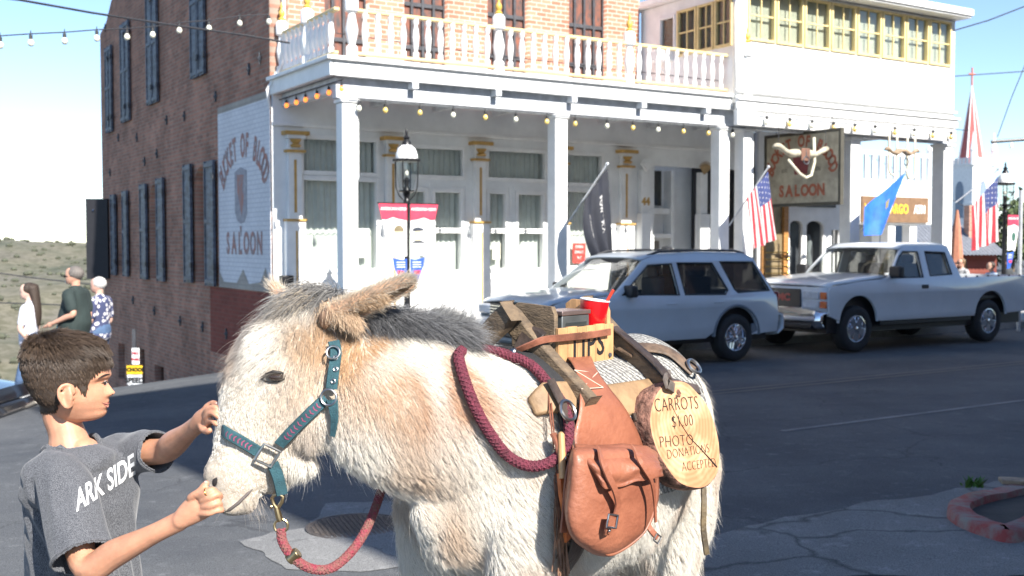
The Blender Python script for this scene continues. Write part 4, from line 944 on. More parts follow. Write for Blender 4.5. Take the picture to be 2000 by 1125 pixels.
flag('american flag hanging before the far right street lamp', (1866, 396), (1950, 330), -4.0, [(1950, 344), (1897, 404), (1900, 490), (1950, 470)], 'us', 2.6, .04)
MB().build
# slim pole holding the right flag
tag(MB().tube([B(14.9, -3.5, gz(14, -3)), B(14.9, -3.5, 2.6)], .04, 10).build('slim_pole', POLE), 'slim white metal pole beside the far american flag', 'pole')
# ---- string lights ----
BULBY = bpy.data.materials.new('warm_bulb'); BULBY.use_nodes = True
bb = BULBY.node_tree.nodes['Principled BSDF']; bb.inputs['Base Color'].default_value = (.8, .55, .25, 1); bb.inputs['Emission Color'].default_value = (1, .55, .15, 1); bb.inputs['Emission Strength'].default_value = .8; bb.inputs['Roughness'].default_value = .2
BULBO = BULBY.copy(); BULBO.name = 'orange_bulb'; bo = BULBO.node_tree.nodes['Principled BSDF']; bo.inputs['Base Color'].default_value = (.7, .22, .05, 1); bo.inputs['Emission Color'].default_value = (1, .25, .04, 1)
BULBC = mat('clear_bulb', (.82, .80, .66), .2)
BULBG = mat('golden_bulb', (.85, .60, .18), .2)
def strand(label, cable, bulbs, m, size=1.0, drop=.08, group='strings of light bulbs'):
    r = thing('string_lights', label, 'string lights', tuple(cable[0]), 0, group)
    MB().tube(cable, .009, 6).build('cable', WIRE, r, wp=True)
    for k, p in enumerate(bulbs):
        p = Vector(p); mk = m[k % len(m)] if isinstance(m, list) else m
        bulb = MB().lathe([(.0, -.085), (.022, -.078), (.034, -.055), (.033, -.035), (.017, -.005), (.015, .0)], p-Vector((0, 0, drop)), 10)
        if size != 1: bulb.v = [tuple(p+(Vector(q)-p)*size) for q in bulb.v]
        b = bulb.build('bulb', mk, r, wp=True, ang=180)
        s_ = MB().lathe([(.02, -.012), (.02, .035), (.006, .04), (.006, .085)], p-Vector((0, 0, drop)), 8)
        if size != 1: s_.v = [tuple(p+(Vector(q)-p)*size) for q in s_.v]
        s_.build('socket', TRIMB, b)
    return r
fb = [(u_, 3.60+.0*u_) for u_ in (.46, .88, 1.45, 2.02, 2.59, 3.15, 3.74, 4.30, 4.95, 5.50, 6.05, 6.62, 7.20, 7.78)]
strand('light string under the saloon porch edge', [B(u_, -2.47, 3.60) for u_ in np.linspace(.3, 8.1, 30)], [B(u_, -2.47, z) for u_, z in fb], [BULBC, BULBG, BULBG, BULBC, BULBG], 1.15)
strand('string of orange bulbs along the left end of the porch', [B(.12, v_, 3.82) for v_ in np.linspace(-.1, -2.7, 12)], [B(.12, v_, 3.82) for v_ in (-.42, -.85, -1.24, -1.70, -2.16, -2.63)], BULBO, 1.0)
strand('light string under the white annex edge', [B(u_, -2.74, 3.86) for u_ in np.linspace(8.1, 14.2, 30)], [B(8.36+k*.585, -2.74, 3.86) for k in range(10)], [BULBC, BULBG, BULBC, BULBG, BULBG], 1.35)
P1 = [BP(525, 28, -.4)] + [W(px, py-6, d) for px, py, d in ((468, 37, 17), (408, 46, 16.5), (350, 50, 16), (298, 58, 15.6), (248, 62, 15.2), (189, 64, 14.8), (126, 69, 14.4), (60, 72, 14), (0, 76, 13.6), (-80, 72, 13.2))]
strand('light string crossing the sky at upper left', P1, [p for p in P1[:]][:-1], BULBC, 1.2, drop=.05)
tag(MB().tube([W(-60, -12, 12), W(40, 0, 12.6), W(180, 25, 13.4), W(330, 48, 14.4), W(480, 69, 15.4), BP(566, 84, -2.2)], .014, 6).build('overhead_cable', WIRE), 'grey cable sloping from upper left to the porch newel', 'cable')
tag(MB().tube([B(.2, -2.25, 4.55), B(3, -2.2, 4.48), B(8.0, -2.2, 4.45)], .008, 5).build('railing_wire', WIRE), 'thin wire running inside the porch railing', 'wire')
for pts, lb in (([W(1855, 62, 30), W(1930, 40, 30), W(2080, -18, 30)], 'black wire rising to the upper right corner'), ([W(1862, 149, 40), W(2080, 134, 40)], 'wire crossing level behind the annex roof'), ([W(1948, 268, 40), W(1976, 190, 40), W(2030, 60, 40)], 'steep wire rising above the church'),
                ([W(1690, 300, 60), W(1990, 460, 60)], 'thin wire sloping down past the church'), ([W(-40, 528, 120), W(60, 542, 120), W(220, 560, 120)], 'wire across the hillside, upper of two'), ([W(-40, 590, 120), W(200, 598, 120)], 'wire across the hillside, lower of two')):
    tag(MB().tube(pts, .018 if pts[0].y < 100 else .07, 5).build('overhead_wire', WIRE), lb, 'wire', 'overhead wires')
r = thing('signal_arm', 'dark horizontal street arm with a hanging bulb at right edge', 'street pole', tuple(W(2060, 540, 34)))
MB().tube([W(1936, 277, 34), W(2060, 268, 34)], .05, 8).build('arm', BLACKM, r, wp=True); MB().tube([W(2060, 268, 34), W(2060, 560, 34)], .09, 10).build('post', BLACKM, r, wp=True)
MB().ball(W(1975, 284, 34), (.06, .06, .1), 8).build('bulb', BULBC, r, wp=True)
# ---- saloon hanging sign ----
sg = thing('hanging_saloon_sign', 'weathered cream signboard hanging under the porch reading BUCKET OF BLOOD SALOON', 'sign', tuple(B(9.75, -2.42, 3.62)), RZ)
SGM = mat('sign_cream', (.40, .36, .27), .7, var=.2, scale=3, bump=.1); SGR = mat('sign_red', (.36, .11, .06), .7, var=.2, scale=20); SGK = mat('sign_dark', (.07, .065, .05), .7)
MB().box((-.03, -.80, -1.35), (.03, 1.03, -.05)).build('board', SGM, sg)
fr = MB()
for a, b_ in (((-.045, -.86, -1.41), (.045, 1.09, -1.351)), ((-.045, -.86, -.049), (.045, 1.09, .01)), ((-.045, -.86, -1.35), (.045, -.801, -.05)), ((-.045, 1.031, -1.35), (.045, 1.09, -.05))): fr.box(a, b_)
fr.build('frame', SGK, sg, bevel=.006)
CY = .12
def sf(cy, cz, rot, sx=1, sy=1):
    ca, sa = math.cos(rot), math.sin(rot)
    return lambda x, y, z: (-.034-z, cy-(x*sx*ca-y*sy*sa), cz+(x*sx*sa+y*sy*ca))
tt = []
S1 = 'BUCKET OF BLOOD'
for i, ch in enumerate(S1):
    if ch == ' ': continue
    a = R(172-164*i/(len(S1)-1)); tt.append(textmesh(ch, .27, .001, .012, sf(CY-.80*math.cos(a), -.80+.62*math.sin(a), (a-R(90))*.6, .8, 1.1)))
finish('curved_title', joinm(tt), SGR, sg, smooth=False)
finish('saloon_word', joinm([textmesh(c, .30, .001, .014, sf(CY+.50-.2*i, -1.12, 0, .85, 1)) for i, c in enumerate('SALOON')]), SGR, sg, smooth=False)
finish('small_words', joinm([textmesh(s_, .10, .001, 0, sf(CY+o_, zz, 0, .9, 1)) for s_, o_, zz in (('EST.', .42, -.72), ('1876', -.40, -.72))]), SGK, sg, smooth=False)
mb = MB(); mb.add([(-.036, CY+a, b_) for a, b_ in ((.22, -.42), (-.22, -.42), (-.16, -.80), (.16, -.80))], [(0, 1, 2, 3)]); mb.build('painted_bucket', mat('bucket_red', (.22, .05, .05), .7), sg)
mb = MB(); mb.tube([(0, -.6, 0), (0, -.6, .3)], .008, 5); mb.tube([(0, .8, 0), (0, .8, .3)], .008, 5); mb.build('hanger', IRON, sg)
# ---- ox yokes hung at the porch edge ----
BONE = mat('bleached_wood', (.44, .40, .31), .75, var=.25, scale=8, bump=.3); BOW = mat('bow_cream', (.60, .55, .42), .6, var=.08)
def yoke(name, label, ctr, L, dz, bows, m, tilt=0):
    r = thing('ox_yoke', label, 'ox yoke', tuple(B(*ctr)), RZ, None)
    pts = []; n = 22
    for i in range(n+1):
        t = i/n*2-1; pts.append((t*L/2, 0, .045*math.cos(t*2*math.pi)-.06*abs(t)**8+dz*(1-abs(t))**1.5+tilt*t))
    rad = [.6*L*(.045+.055*(1-abs(i/n*2-1)**2))+.015*math.sin(i) for i in range(n+1)]
    MB().tube(pts, rad, 12, flat=.8).build('beam', m, r, ang=120)
    for cx, wd, h, rot, one in bows:
        P = [(-wd, .25), (-wd, 0), (-wd, -h+wd)]+[(-wd*math.cos(a), -h+wd-wd*math.sin(a)) for a in [k*math.pi/8 for k in range(1, 8)]]+[(wd, -h+wd), (wd, 0), (wd, .25)]
        if one: P = P[2:] 
        ca, sa = math.cos(rot), math.sin(rot); MB().tube([(cx+x*ca-z*sa, -.0, x*sa+z*ca) for x, z in P], .02, 8).build('bow', BOW, r, ang=120)
    mb = MB(); mb.tube([(.07*math.cos(a), -.1, -.24+.07*math.sin(a)) for a in [k*math.pi/7 for k in range(14)]], .013, 6, closed=True); mb.tube([(0, -.09, -.03), (0, -.1, -.17)], .012, 6); mb.build('ring', IRON, r)
    mb = MB(); mb.tube([(-L*.42, 0, .05), (-L*.42, 0, .35)], .006, 5); mb.tube([(L*.42, 0, .05), (L*.42, 0, .35)], .006, 5); mb.build('hanger', IRON, r)
    return r
u_, z_ = PV(1567, 285, -2.95); y = yoke('y', 'large bleached ox yoke with one slanting bow hung before the cream sign', (u_, -2.95, z_-.03), 1.45, -.17, [], BONE)
MB().tube([(.28, -.02, .2), (.3, -.02, -.25), (.22, -.02, -.5), (.08, -.02, -.55), (-.08, -.02, -.48), (-.38, -.02, -.24)], .027, 8).build('bow', BOW, y, ang=120)
MB().box((-.12, -.1, -.25), (.1, -.07, -.02)).build('leather_patch', mat('patch_leather', (.18, .09, .06), .7), y, bevel=.01)
u_, z_ = PV(1762, 290, -2.9); yoke('y', 'smaller brown ox yoke with two white bows beside the blue flag', (u_, -2.9, z_-.03), 1.0, -.06, [(-.27, .115, .50, 0, False), (.27, .115, .56, 0, False)], WOODG)
u_, z_ = PV(1686, 310, -2.5)
r = thing('hanging_lamp', 'white bell shaped lamp hanging beside the porch post left of the small yoke', 'lamp', tuple(B(u_, -2.3, z_)), RZ)
MB().lathe([(.02, .16), (.03, .08), (.10, 0), (.13, -.14), (.1, -.18)], n=14).build('shade', WHITE, r, ang=60); MB().tube([(0, 0, .14), (0, 0, .42)], .008, 5).build('cord', WIRE, r)
# ---- wagon wheels leaning by the door ----
def wagon(label, loc, r_, rot, tilt):
    t = thing('wagon_wheel', label, 'wagon wheel', loc, RZ+rot, 'old wagon wheels leaning on the annex wall')
    M = Matrix.Rotation(R(90)-tilt, 4, 'X'); WW = mat('wheel_wood', (.27, .20, .15), .8, var=.3, scale=7)
    mb = MB(); mb.tube([M @ Vector((r_*math.cos(a), r_*math.sin(a), 0)) for a in [k*math.pi/18 for k in range(36)]], .035, 6, closed=True)
    rimo = mb.build('rim', WW, t, ang=100)
    MB().lathe([(.09, -.12), (.1, 0), (.07, .14), (.04, .16)], n=12, M=M).build('hub', WW, t)
    for k in range(12):
        a = k*math.pi/6; MB().tube([M @ Vector((.06*math.cos(a), .06*math.sin(a), 0)), M @ Vector((r_*.98*math.cos(a), r_*.98*math.sin(a), 0))], [.022, .015], 6).build('spoke', WW, t)
    return t
G3 = gz(11, -3)+.17
wagon('pale wagon wheel leaning at the foot of the arched window', tuple(B(11.95, -.55, G3+.52)), .50, 0, R(10))
wagon('darker wagon wheel standing edge on beside the pickup windshield', tuple(B(12.55, -1.0, G3+.5)), .50, R(58), R(6))
# ---- bank with sign beyond the porch ----
VB = 5.0
def bx(mb, x0, y0, x1, y1, v0, v1):
    u0, z1 = PV(x0, y0, VB); u1, _ = PV(x1, y0, VB); _, z0 = PV(x0, y1, VB); mb.box((u0, v0, z0), (u1, v1, z1)); return mb
bank = thing('bank_building', 'small white bank front with railing and brown bank sign beyond the porch', 'building', (OX, OY, 0), RZ)
u0, zt_ = PV(1672, 355, VB); u1 = PV(1822, 380, VB)[0]; zb_ = PV(1672, 428, VB)[1]
bx(MB(), 1660, 430, 1780, 600, VB+1.2, VB+6).build('wall', WHITE, bank)
MB().box((u0-.5, VB+.02, zt_-1.25), (u1+.05, VB+6, zt_-.04)).build('parapet', WHITE, bank, bevel=.02)
SB = MB(); a0, t0 = PV(1682, 368, VB); a1 = PV(1811, 385, VB)[0]; SB.box((a0, VB-.05, t0-1.0), (a1, VB+.015, t0-.22)); sgb = SB.build('bank_sign', mat('sign_brown', (.20, .115, .06), .5), bank)
zc = t0-.60
finish('bank_name', textmesh('WELLS FARGO', .40, .005, .01, lambda x, y, z: (a0+(a1-a0)*.36+x*.76, VB-.055-z, zc+y)), mat('sign_yellow', (.85, .50, .04), .5), sgb)
finish('atm_word', textmesh('ATM', .36, .005, .012, lambda x, y, z: (a0+(a1-a0)*.86+x*.72, VB-.055-z, zc+y)), WHITE, sgb)
rb = MB(); rb.box((u0-.5, VB+.1, zt_+.86), (u1, VB+.2, zt_+.95)); rb.box((u0-.5, VB+.1, zt_+.04), (u1, VB+.2, zt_+.1)); ro = rb.build('railing', WHITE, bank)
for k in range(13):
    x = u0-.4+(u1-u0+.4)*k/12; MB().box((x-.05, VB+.11, zt_+.1), (x+.05, VB+.19, zt_+.86)).build('baluster', WHITE, ro)
MB().lathe([(.08, 0), (.08, 1.05), (.11, 1.1), (.03, 1.25)], (u1, VB+.15, zt_), 10).build('railing_post', WHITE, bank)
for px in (1748, 1790):
    a = PV(px, 400, VB)[0]; MB().box((a-.16, VB+.1, -.5), (a+.16, VB+.4, zt_-1.25)).build('post', WHITE, bank, bevel=.01)
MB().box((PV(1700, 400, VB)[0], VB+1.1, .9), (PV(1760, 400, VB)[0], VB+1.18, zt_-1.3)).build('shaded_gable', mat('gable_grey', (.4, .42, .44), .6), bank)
# ---- blue building, roofs, brick chimney stack behind ----
bl = thing('blue_warehouse', 'plain slate blue building beyond the bank', 'building', tuple(W(1830, 470, 60)))
p = W(1790, 403, 60); q = W(1905, 403, 60)
MB().box((p.x, 60, -3), (q.x-2, 66, p.z)).build('wall', mat('slate_blue_wall', (.09, .14, .22), .6), bl, wp=True)
MB().box((p.x-.1, 59.9, p.z), (q.x-1.9, 66, p.z+.15)).build('roof', mat('dark_roof', (.05, .06, .08), .7), bl, wp=True)
rf_ = thing('metal_roofed_house', 'low house with grey ribbed metal roof and red brick gable', 'house', tuple(W(1840, 500, 48)))
a = W(1780, 470, 50); b = W(1905, 455, 50)
mb = MB(); RIB = mat('ribbed_roof', (.30, .31, .33), .5, metal=.3)
n = 40; X0, X1 = a.x, b.x+.4; zr, ze = b.z+.35, a.z-.65
mb.add([(X0+(X1-X0)*i/n, yy, zz+(.05 if i % 2 else 0)) for i in range(n+1) for yy, zz in ((47.5, ze), (51, zr))], [(2*i, 2*i+2, 2*i+3, 2*i+1) for i in range(n)])
mb.build('roof', RIB, rf_, wp=True, smooth=False)
MB().box((X0+.2, 48.2, -3), (X1-.2, 50.8, ze+.1)).build('wall', BR_R, rf_, wp=True)
mb = MB(); mb.box((X1-.9, 49.5, ze), (X1-.3, 50.1, zr+.9)); mb.build('chimney', BR_F, rf_, wp=True)
mb = MB(); c_ = W(1868, 500, 45); mb.lathe([(.28, -3), (.28, c_.z), (.16, c_.z+1.2), (.05, c_.z+1.9)], (c_.x, 45, 0), 8); tag(mb.build('brick_pillar', mat('terracotta', (.42, .17, .10), .8)), 'slim tapering terracotta pillar between porch post and flag', 'pillar')
# ---- church ----
D = 170.
ch = thing('church', 'white gothic church tower with red steeple, pinnacles and cross', 'church', tuple(W(1890, 500, D)), R(28))
pm = D/FPX
c0 = W(1890, 475, D); zt2 = W(1890, 325, D).z; wd = 2.35
def cb(mb, x0, x1, y0, y1, z0, z1): return mb.box((x0, y0, z0-c0.z), (x1, y1, z1-c0.z))
ch.location = (W(1893, 475, D).x, D, c0.z)
cb(MB(), -wd, wd, -wd, wd, -12, zt2).build('tower_wall', WHITE, ch)
mb = MB(); cb(mb, -wd-.15, wd+.15, -wd-.15, wd+.15, zt2, zt2+.3); cb(mb, -wd-.1, wd+.1, -wd-.1, wd+.1, zt2-6, zt2-5.7)
for k in range(7):
    for s_ in (-1, 1):
        x = -wd+.3+k*(2*wd-.6)/6; cb(mb, x-.22, x+.22, s_*wd-.1, s_*wd+.1, zt2+.3, zt2+1.2); cb(mb, s_*wd-.1, s_*wd+.1, x-.22, x+.22, zt2+.3, zt2+1.2)
mb.build('parapet', WHITE, ch)
for x in (-wd, wd):
    for y_ in (-wd, wd):
        MB().lathe([(.42, zt2-c0.z), (.42, zt2+2.2-c0.z), (.5, zt2+2.3-c0.z), (.0, zt2+5.2-c0.z)], (x, y_, 0), 8).build('pinnacle', WHITE, ch)
zap = W(1895, 165, D).z
STR = mat('steeple_red', (.42, .10, .09), .6, var=.1)
for k in range(8):
    a, b2 = R(22.5+45*k), R(67.5+45*k); r0 = 2.0
    MB().add([(r0*math.cos(a), r0*math.sin(a), zt2-c0.z+.2), (r0*math.cos(b2), r0*math.sin(b2), zt2-c0.z+.2), (0, 0, zap-c0.z)], [(0, 1, 2)]).build('spire_face', STR, ch, smooth=False)
    MB().tube([(r0*math.cos(a), r0*math.sin(a), zt2-c0.z+.2), (0, 0, zap-c0.z)], [.14, .05], 5).build('spire_rib', WHITE, ch)
mb = MB(); zc_ = zap-c0.z; mb.box((-.09, -.09, zc_-.2), (.09, .09, zc_+2.6)); mb.box((-.75, -.08, zc_+1.5), (.75, .08, zc_+1.7)); mb.build('cross', mat('cross_red', (.55, .16, .08), .5), ch)
for sdir in (0, 1):
    me = plate(archrect(-.7, zt2-8-c0.z, .7, zt2-2.4-c0.z, 1.4), [], .1, (lambda x, y, z: (x, -wd-.06+z, y)) if sdir == 0 else (lambda x, y, z: (-wd-.06+z, x, y)))
    finish('lancet_window', me, mat('church_window', (.20, .25, .32), .5), ch)
MB().box((2.4, 0, -12), (7, 10, -c0.z+2)).build('nave', WHITE2, ch)
# ---- trees at the right edge ----
def tree(label, base, h, w_, seed, dens=900, leaf=.28):
    rv = np.random.default_rng(seed); t = thing('tree', label, 'tree', tuple(base), 0, 'trees beyond the parked cars')
    mb = MB(); mb.tube([(0, 0, 0), (.1, 0, h*.4), (0, .1, h*.8)], [.22, .15, .05], 8)
    tips = []
    for k in range(16):
        a = rv.random()*6.28; z0 = h*(.2+.6*rv.random()); L = w_*(.5+.5*rv.random())*(1.1-z0/h)
        e = Vector((math.cos(a)*L, math.sin(a)*L, z0+L*.9)); mb.tube([(0, 0, z0), tuple(Vector((0, 0, z0)).lerp(e, .5)+Vector((0, 0, .1))), tuple(e)], [.07, .04, .01], 5); tips.append(e)
    mb.build('trunk', mat('bark', (.12, .09, .06), .9), t)
    mb = MB(); V = []; F = []
    for k in range(dens):
        c = tips[rv.integers(len(tips))]*(.6+.5*rv.random()); p = c+Vector(rv.normal(size=3))*w_*.16
        a = Vector(rv.normal(size=3)).normalized()*leaf; b = Vector(rv.normal(size=3)).normalized()*leaf*.6; n0 = len(V); V += [p-a, p+b, p+a, p-b]; F.append((n0, n0+1, n0+2, n0+3))
    mb.add(V, F); mb.build('crown', mat('tree_leaf', (.075, .10, .035), .8, var=.3, scale=1), t, smooth=False)
for k, (px, d, h, w_) in enumerate(((1975, 70, 5.4, 1.6), (2010, 72, 6.0, 2.4))):
    q = W(px, 520, d); tree(['slender pale green tree right of the far lamp', 'bushy tree cut by the right edge', 'tree outside beyond the right edge'][k] if k < 2 else 'leafy tree farthest right', (q.x, d, q.z-1), h, w_, k+3)
# ---- signs on the side street ----
sp = thing('speed_sign_post', 'post with a small white sign over a yellow topped speed limit sign', 'road sign', tuple(W(263, 800, 19.0)))
p = W(263, 800, 19)
MB().box((p.x-.03, 19.0, -2.6), (p.x+.03, 19.05, .0)).build('post', IRON, sp, wp=True)
def sgn(x0, y0, x1, y1, m, name, par=sp, d=18.96, th=.02):
    a = W(x0, y0, d); b = W(x1, y1, d); return MB().box((a.x, d, b.z), (b.x, d+th, a.z)).build(name, m, par, wp=True, bevel=.004)
sgn(257, 680, 272, 712, WHITE2, 'small_sign'); sgn(247, 714, 278, 731, mat('school_yellow', (.75, .48, .02), .5), 'yellow_plate'); sgn(248, 732, 278, 800, mat('sign_face', (.55, .57, .60), .5), 'speed_plate')
def wt(s_, px, py, size, d=18.95, m=BLACKM, nm='sign_text'):
    c = W(px, py, d); finish(nm, textmesh(s_, size, .001, .004, lambda x, y, z: (c.x+x, d-z, c.z+y)), m, sp, wp=True)
wt('SPEED', 263, 743, .12); wt('LIMIT', 263, 756, .11); wt('15', 263, 772, .2); wt('SCHOOL', 262.5, 722, .085); wt('NO', 264.5, 690, .07, m=FR); wt('PARK', 264.5, 702, .055, m=FR)
a, b = W(167, 388, 28.0), W(204, 545, 28.0)
bs = thing('black_signboard', 'tall black board fixed to the far corner of the brick side wall', 'signboard', (a.x, 28, b.z))
MB().box((a.x, 28, b.z), (b.x+.1, 28.1, a.z)).build('board', mat('matt_black', (.012, .012, .016), .6), bs, wp=True); MB().ball((a.x+.2, 27.98, a.z-.3), .03, 6).build('bolt', CHROME, bs, wp=True)
# ---- manhole, kerb, planting bed ----
c = gp(698, 1030); mh = thing('manhole_cover', 'round iron manhole cover with waffle pattern in the road', 'manhole cover', (c.x, c.y, gz(*UV(c.x, c.y))+.006), R(20))
MHM = mat('manhole_iron', (.10, .085, .075), .6, metal=.3, var=.2, scale=20)
MB().lathe([(.30, -.01), (.30, .004), (.285, .006), (.28, .002), (0, .002)], n=48).build('rim', MHM, mh)
mb = MB()
for i in range(-9, 10):
    for j in range(-9, 10):
        x, y = i*.028, j*.028
        if x*x+y*y < .262**2: mb.box((x-.009, y-.009, .002), (x+.009, y+.009, .007))
mb.build('waffle_tread', MHM, mh, smooth=False)
kp = [(2090, 1020), (1990, 1062), (1905, 1045), (1855, 1020), (1850, 1000), (1885, 985), (1960, 968), (2080, 945)]
kc = [gp(*k) for k in kp]; KZ = [gz(*UV(k.x, k.y)) for k in kc]
sm = [Vector(p) for p in catmull([tuple(k) for k in kc], 6)]
ins = []
for i, p in enumerate(sm):
    t = (sm[min(i+1, len(sm)-1)]-sm[max(i-1, 0)]); t.z = 0; t.normalize(); ins.append(Vector((t.y, -t.x, 0)))
mb = MB(); V = []
for p, nn in zip(sm, ins):
    g = gz(*UV(p.x, p.y)); jt = noise.noise(p*7)*.01
    V += [(p.x, p.y, g-.03), (p.x-nn.x*-.01, p.y-nn.y*-.01, g+.055+jt), (p.x+nn.x*.02, p.y+nn.y*.02, g+.07+jt), (p.x+nn.x*.13, p.y+nn.y*.13, g+.07+jt), (p.x+nn.x*.14, p.y+nn.y*.14, g+.0)]
mb.add(V, [(i*5+j, i*5+j+1, (i+1)*5+j+1, (i+1)*5+j) for i in range(len(sm)-1) for j in range(4)])
KM = mat('red_kerb_paint', (.28, .045, .04), .75, col2=(.22, .19, .17), scale=9, bump=.4)
tag(mb.build('red_kerb', KM, ang=60), 'curved kerb with worn red paint at the lower right', 'kerb')
mb = MB(); cc = sum((Vector(p) for p in sm), Vector())/len(sm); cc = Vector((cc.x+.3, cc.y, cc.z))
V = [cc+Vector((0, 0, .06))]+[p+nn*.135+Vector((0, 0, .03)) for p, nn in zip(sm, ins)]
mb.add(V, [(0, i, i+1) for i in range(1, len(V)-1)]); tag(mb.build('planting_bed', mat('bed_soil', (.055, .05, .045), .95, bump=.6, bscale=60)), kind='structure')
pg = gp(1935, 985)
r = thing('timber_edge', 'grey weathered plank lying in the bed behind the red kerb', 'plank', (pg.x+.35, pg.y+.3, pg.z+.09), R(-12))
MB().box((-.15, -.06, -.03), (.6, .06, .0)).build('board', WOODG, r, bevel=.008)
wd_ = MB(); q = gp(1900, 985); rv = random.Random(3)
for k in range(70):
    a = rv.random()*6.28; L = .02+rv.random()*.045; e = Vector((math.cos(a)*L*.8, math.sin(a)*L*.8, L)); s0 = q+Vector((rv.uniform(-.06, .06), rv.uniform(-.04, .04), .11)); t = Vector((-math.sin(a), math.cos(a), 0))*.006
    wd_.add([s0-t, s0+t, s0+e*.6+t*1.5, s0+e, s0+e*.6-t*1.5], [(0, 1, 2, 3, 4)])
tag(wd_.build('kerb_weed', mat('weed_green', (.08, .17, .03), .8), smooth=False), 'tuft of green weeds growing at the kerb corner', 'weed')
# ======================= donkey =======================
DK = thing('donkey', 'shaggy cream white donkey in halter and pack saddle, nuzzling the boy', 'donkey', (.1, 2.75, 0))
AX = Vector((.64, .77, 0)).normalized(); SD = Vector((.77, -.64, 0)).normalized(); A0 = Vector((-.085, 2.6, 0))
BODY = [(-.17, .88, .05, .04), (-.13, .885, .14, .09), (-.05, .915, .245, .150), (.04, .935, .288, .208), (.14, .925, .286, .235), (.28, .908, .279, .25), (.44, .905, .281, .256), (.58, .922, .282, .25), (.70, .945, .268, .228), (.81, .955, .225, .185), (.89, .955, .16, .13), (.93, .95, .07, .06)]
_bt = [b[0] for b in BODY]
def bsec(t):
    return [float(np.interp(t, _bt, [b[k] for b in BODY])) for k in (1, 2, 3)]
def BD(t, ang, off=0):
    """point on the barrel: t along the back, ang 0 = top, + = near side (degrees)"""
    zc, rv, rl = bsec(t); a = R(ang); e = .92
    s = math.copysign(abs(math.sin(a))**e, math.sin(a)); c = math.copysign(abs(math.cos(a))**e, math.cos(a))
    n = Vector((s/rl, c/rv)).normalized()
    return A0+AX*t+SD*((rl)*s+off*n.x)+Vector((0, 0, zc+rv*c+off*n.y))
mb = MB()
sweep(mb, [(A0+AX*t+Vector((0, 0, z)), rv, rl) for t, z, rv, rl in BODY], SD, 28, 5, e=2.15)
def wp(px, py, d): return W(px, py, d)
# neck
sweep(mb, [(wp(632, 690, 2.47), .135, .085), (wp(692, 738, 2.465), .150, .098), (wp(765, 785, 2.47), .178, .118), (wp(870, 832, 2.54), .190, .15), (wp(955, 870, 2.62), .215, .17)], Vector((.5, -.86, 0)), 24, 5)
# head
HS = Vector((.30, -.95, 0)).normalized()
sweep(mb, [(wp(622, 640, 2.47), .085, .07), (wp(592, 690, 2.455), .128, .092), (wp(563, 745, 2.44), .135, .094), (wp(535, 800, 2.43), .126, .082), (wp(506, 855, 2.42), .106, .066), (wp(477, 905, 2.405), .079, .054), (wp(454, 942, 2.40), .063, .054), (wp(441, 965, 2.395), .050, .047)], HS, 24, 6, e=2.2)
mb.ball(wp(425, 925, 2.375), (.032, .03, .036)); mb.ball(wp(417, 950, 2.385), (.024, .034, .035)); mb.ball(wp(455, 985, 2.385), (.033, .038, .026)); mb.ball(wp(475, 980, 2.39), (.035, .035, .03))
mb.ball(wp(538, 722, 2.365), (.045, .03, .028)); mb.ball(wp(605, 800, 2.40), (.075, .05, .09)); mb.ball(wp(575, 905, 2.43), (.05, .045, .035)); mb.ball(wp(530, 940, 2.42), (.04, .035, .03))
mb.ball(wp(590, 618, 2.47), (.075, .06, .05)); mb.ball(wp(515, 690, 2.44), (.05, .05, .05))
# shoulders and haunches
mb.ball(BD(.06, 90, -.13)+Vector((0, 0, -.02)), (.15, .15, .21))
def leg(t, s, pts, hind=False):
    base = A0+AX*t+SD*s
    sweep(mb, [(base+AX*dx+Vector((0, 0, z)), ra, rb) for dx, z, ra, rb in pts], SD, 16, 5)
fl_ = [(.0, .86, .12, .09), (0, .70, .095, .075), (.0, .56, .062, .055), (-.01, .44, .045, .042), (-.005, .37, .047, .045), (0, .30, .034, .032), (0, .16, .03, .029), (-.005, .09, .038, .035), (-.03, .04, .042, .04)]
hl_ = [(.0, .88, .17, .11), (-.02, .72, .15, .10), (-.03, .60, .10, .075), (.03, .48, .055, .048), (.075, .40, .045, .04), (.06, .30, .035, .033), (.045, .16, .032, .03), (.035, .09, .038, .036), (.01, .04, .042, .04)]
leg(.03, .125, fl_); leg(.0, -.13, fl_); leg(.70, .13, hl_); leg(.78, -.12, hl_)
body = blob(mb, .0095, smooth=4)
BW = mat('donkey_skin', (.40, .34, .27), .8, var=.12, scale=9, bump=.3, bscale=120)
finish('body', body, BW, DK, wp=True, ang=180)
bvh = BVHTree.FromPolygons([v.co[:] for v in body.vertices], [tuple(p.vertices) for p in body.polygons])
def RC(px, py, off=0, fb=2.6):
    """where the line of sight through a photo pixel meets the donkey, lifted off the coat"""
    d = ray(px, py).normalized(); h = bvh.ray_cast(Vector((0, 0, CAMZ)), d)
    if h[0] is None: return W(px, py, fb)
    return h[0]+(h[1]*.25-d*.85).normalized()*off
# ears (leaf shaped, open on one side)
def ear(path, w, n=14):
    e = MB(); P = [Vector(q[:3]) for q in catmull([list(p) for p in path], 5)]; N = len(P); vs = []
    for i, p in enumerate(P):
        t = (P[min(i+1, N-1)]-P[max(i-1, 0)]).normalized(); f = i/(N-1)
        op = Vector((.25, -.55, -.8)); b = (op-t*op.dot(t)).normalized(); a = t.cross(b)
        wd = w*(1.22-.68*f)*min(1, .35+f*4)*(1 if f < .85 else max(.12, math.sqrt(max(0, 1-((f-.85)/.15)**2))))
        for j in range(n+1):
            q = R(-150+300*j/n); vs.append(p-b*math.cos(q)*wd*.55+a*math.sin(q)*wd)
    m = n+1; e.add(vs, [(i*m+j, i*m+j+1, (i+1)*m+j+1, (i+1)*m+j) for i in range(N-1) for j in range(n)]); return e
EARM = mat('ear_skin', (.40, .24, .15), .8, var=.15)
ears = []
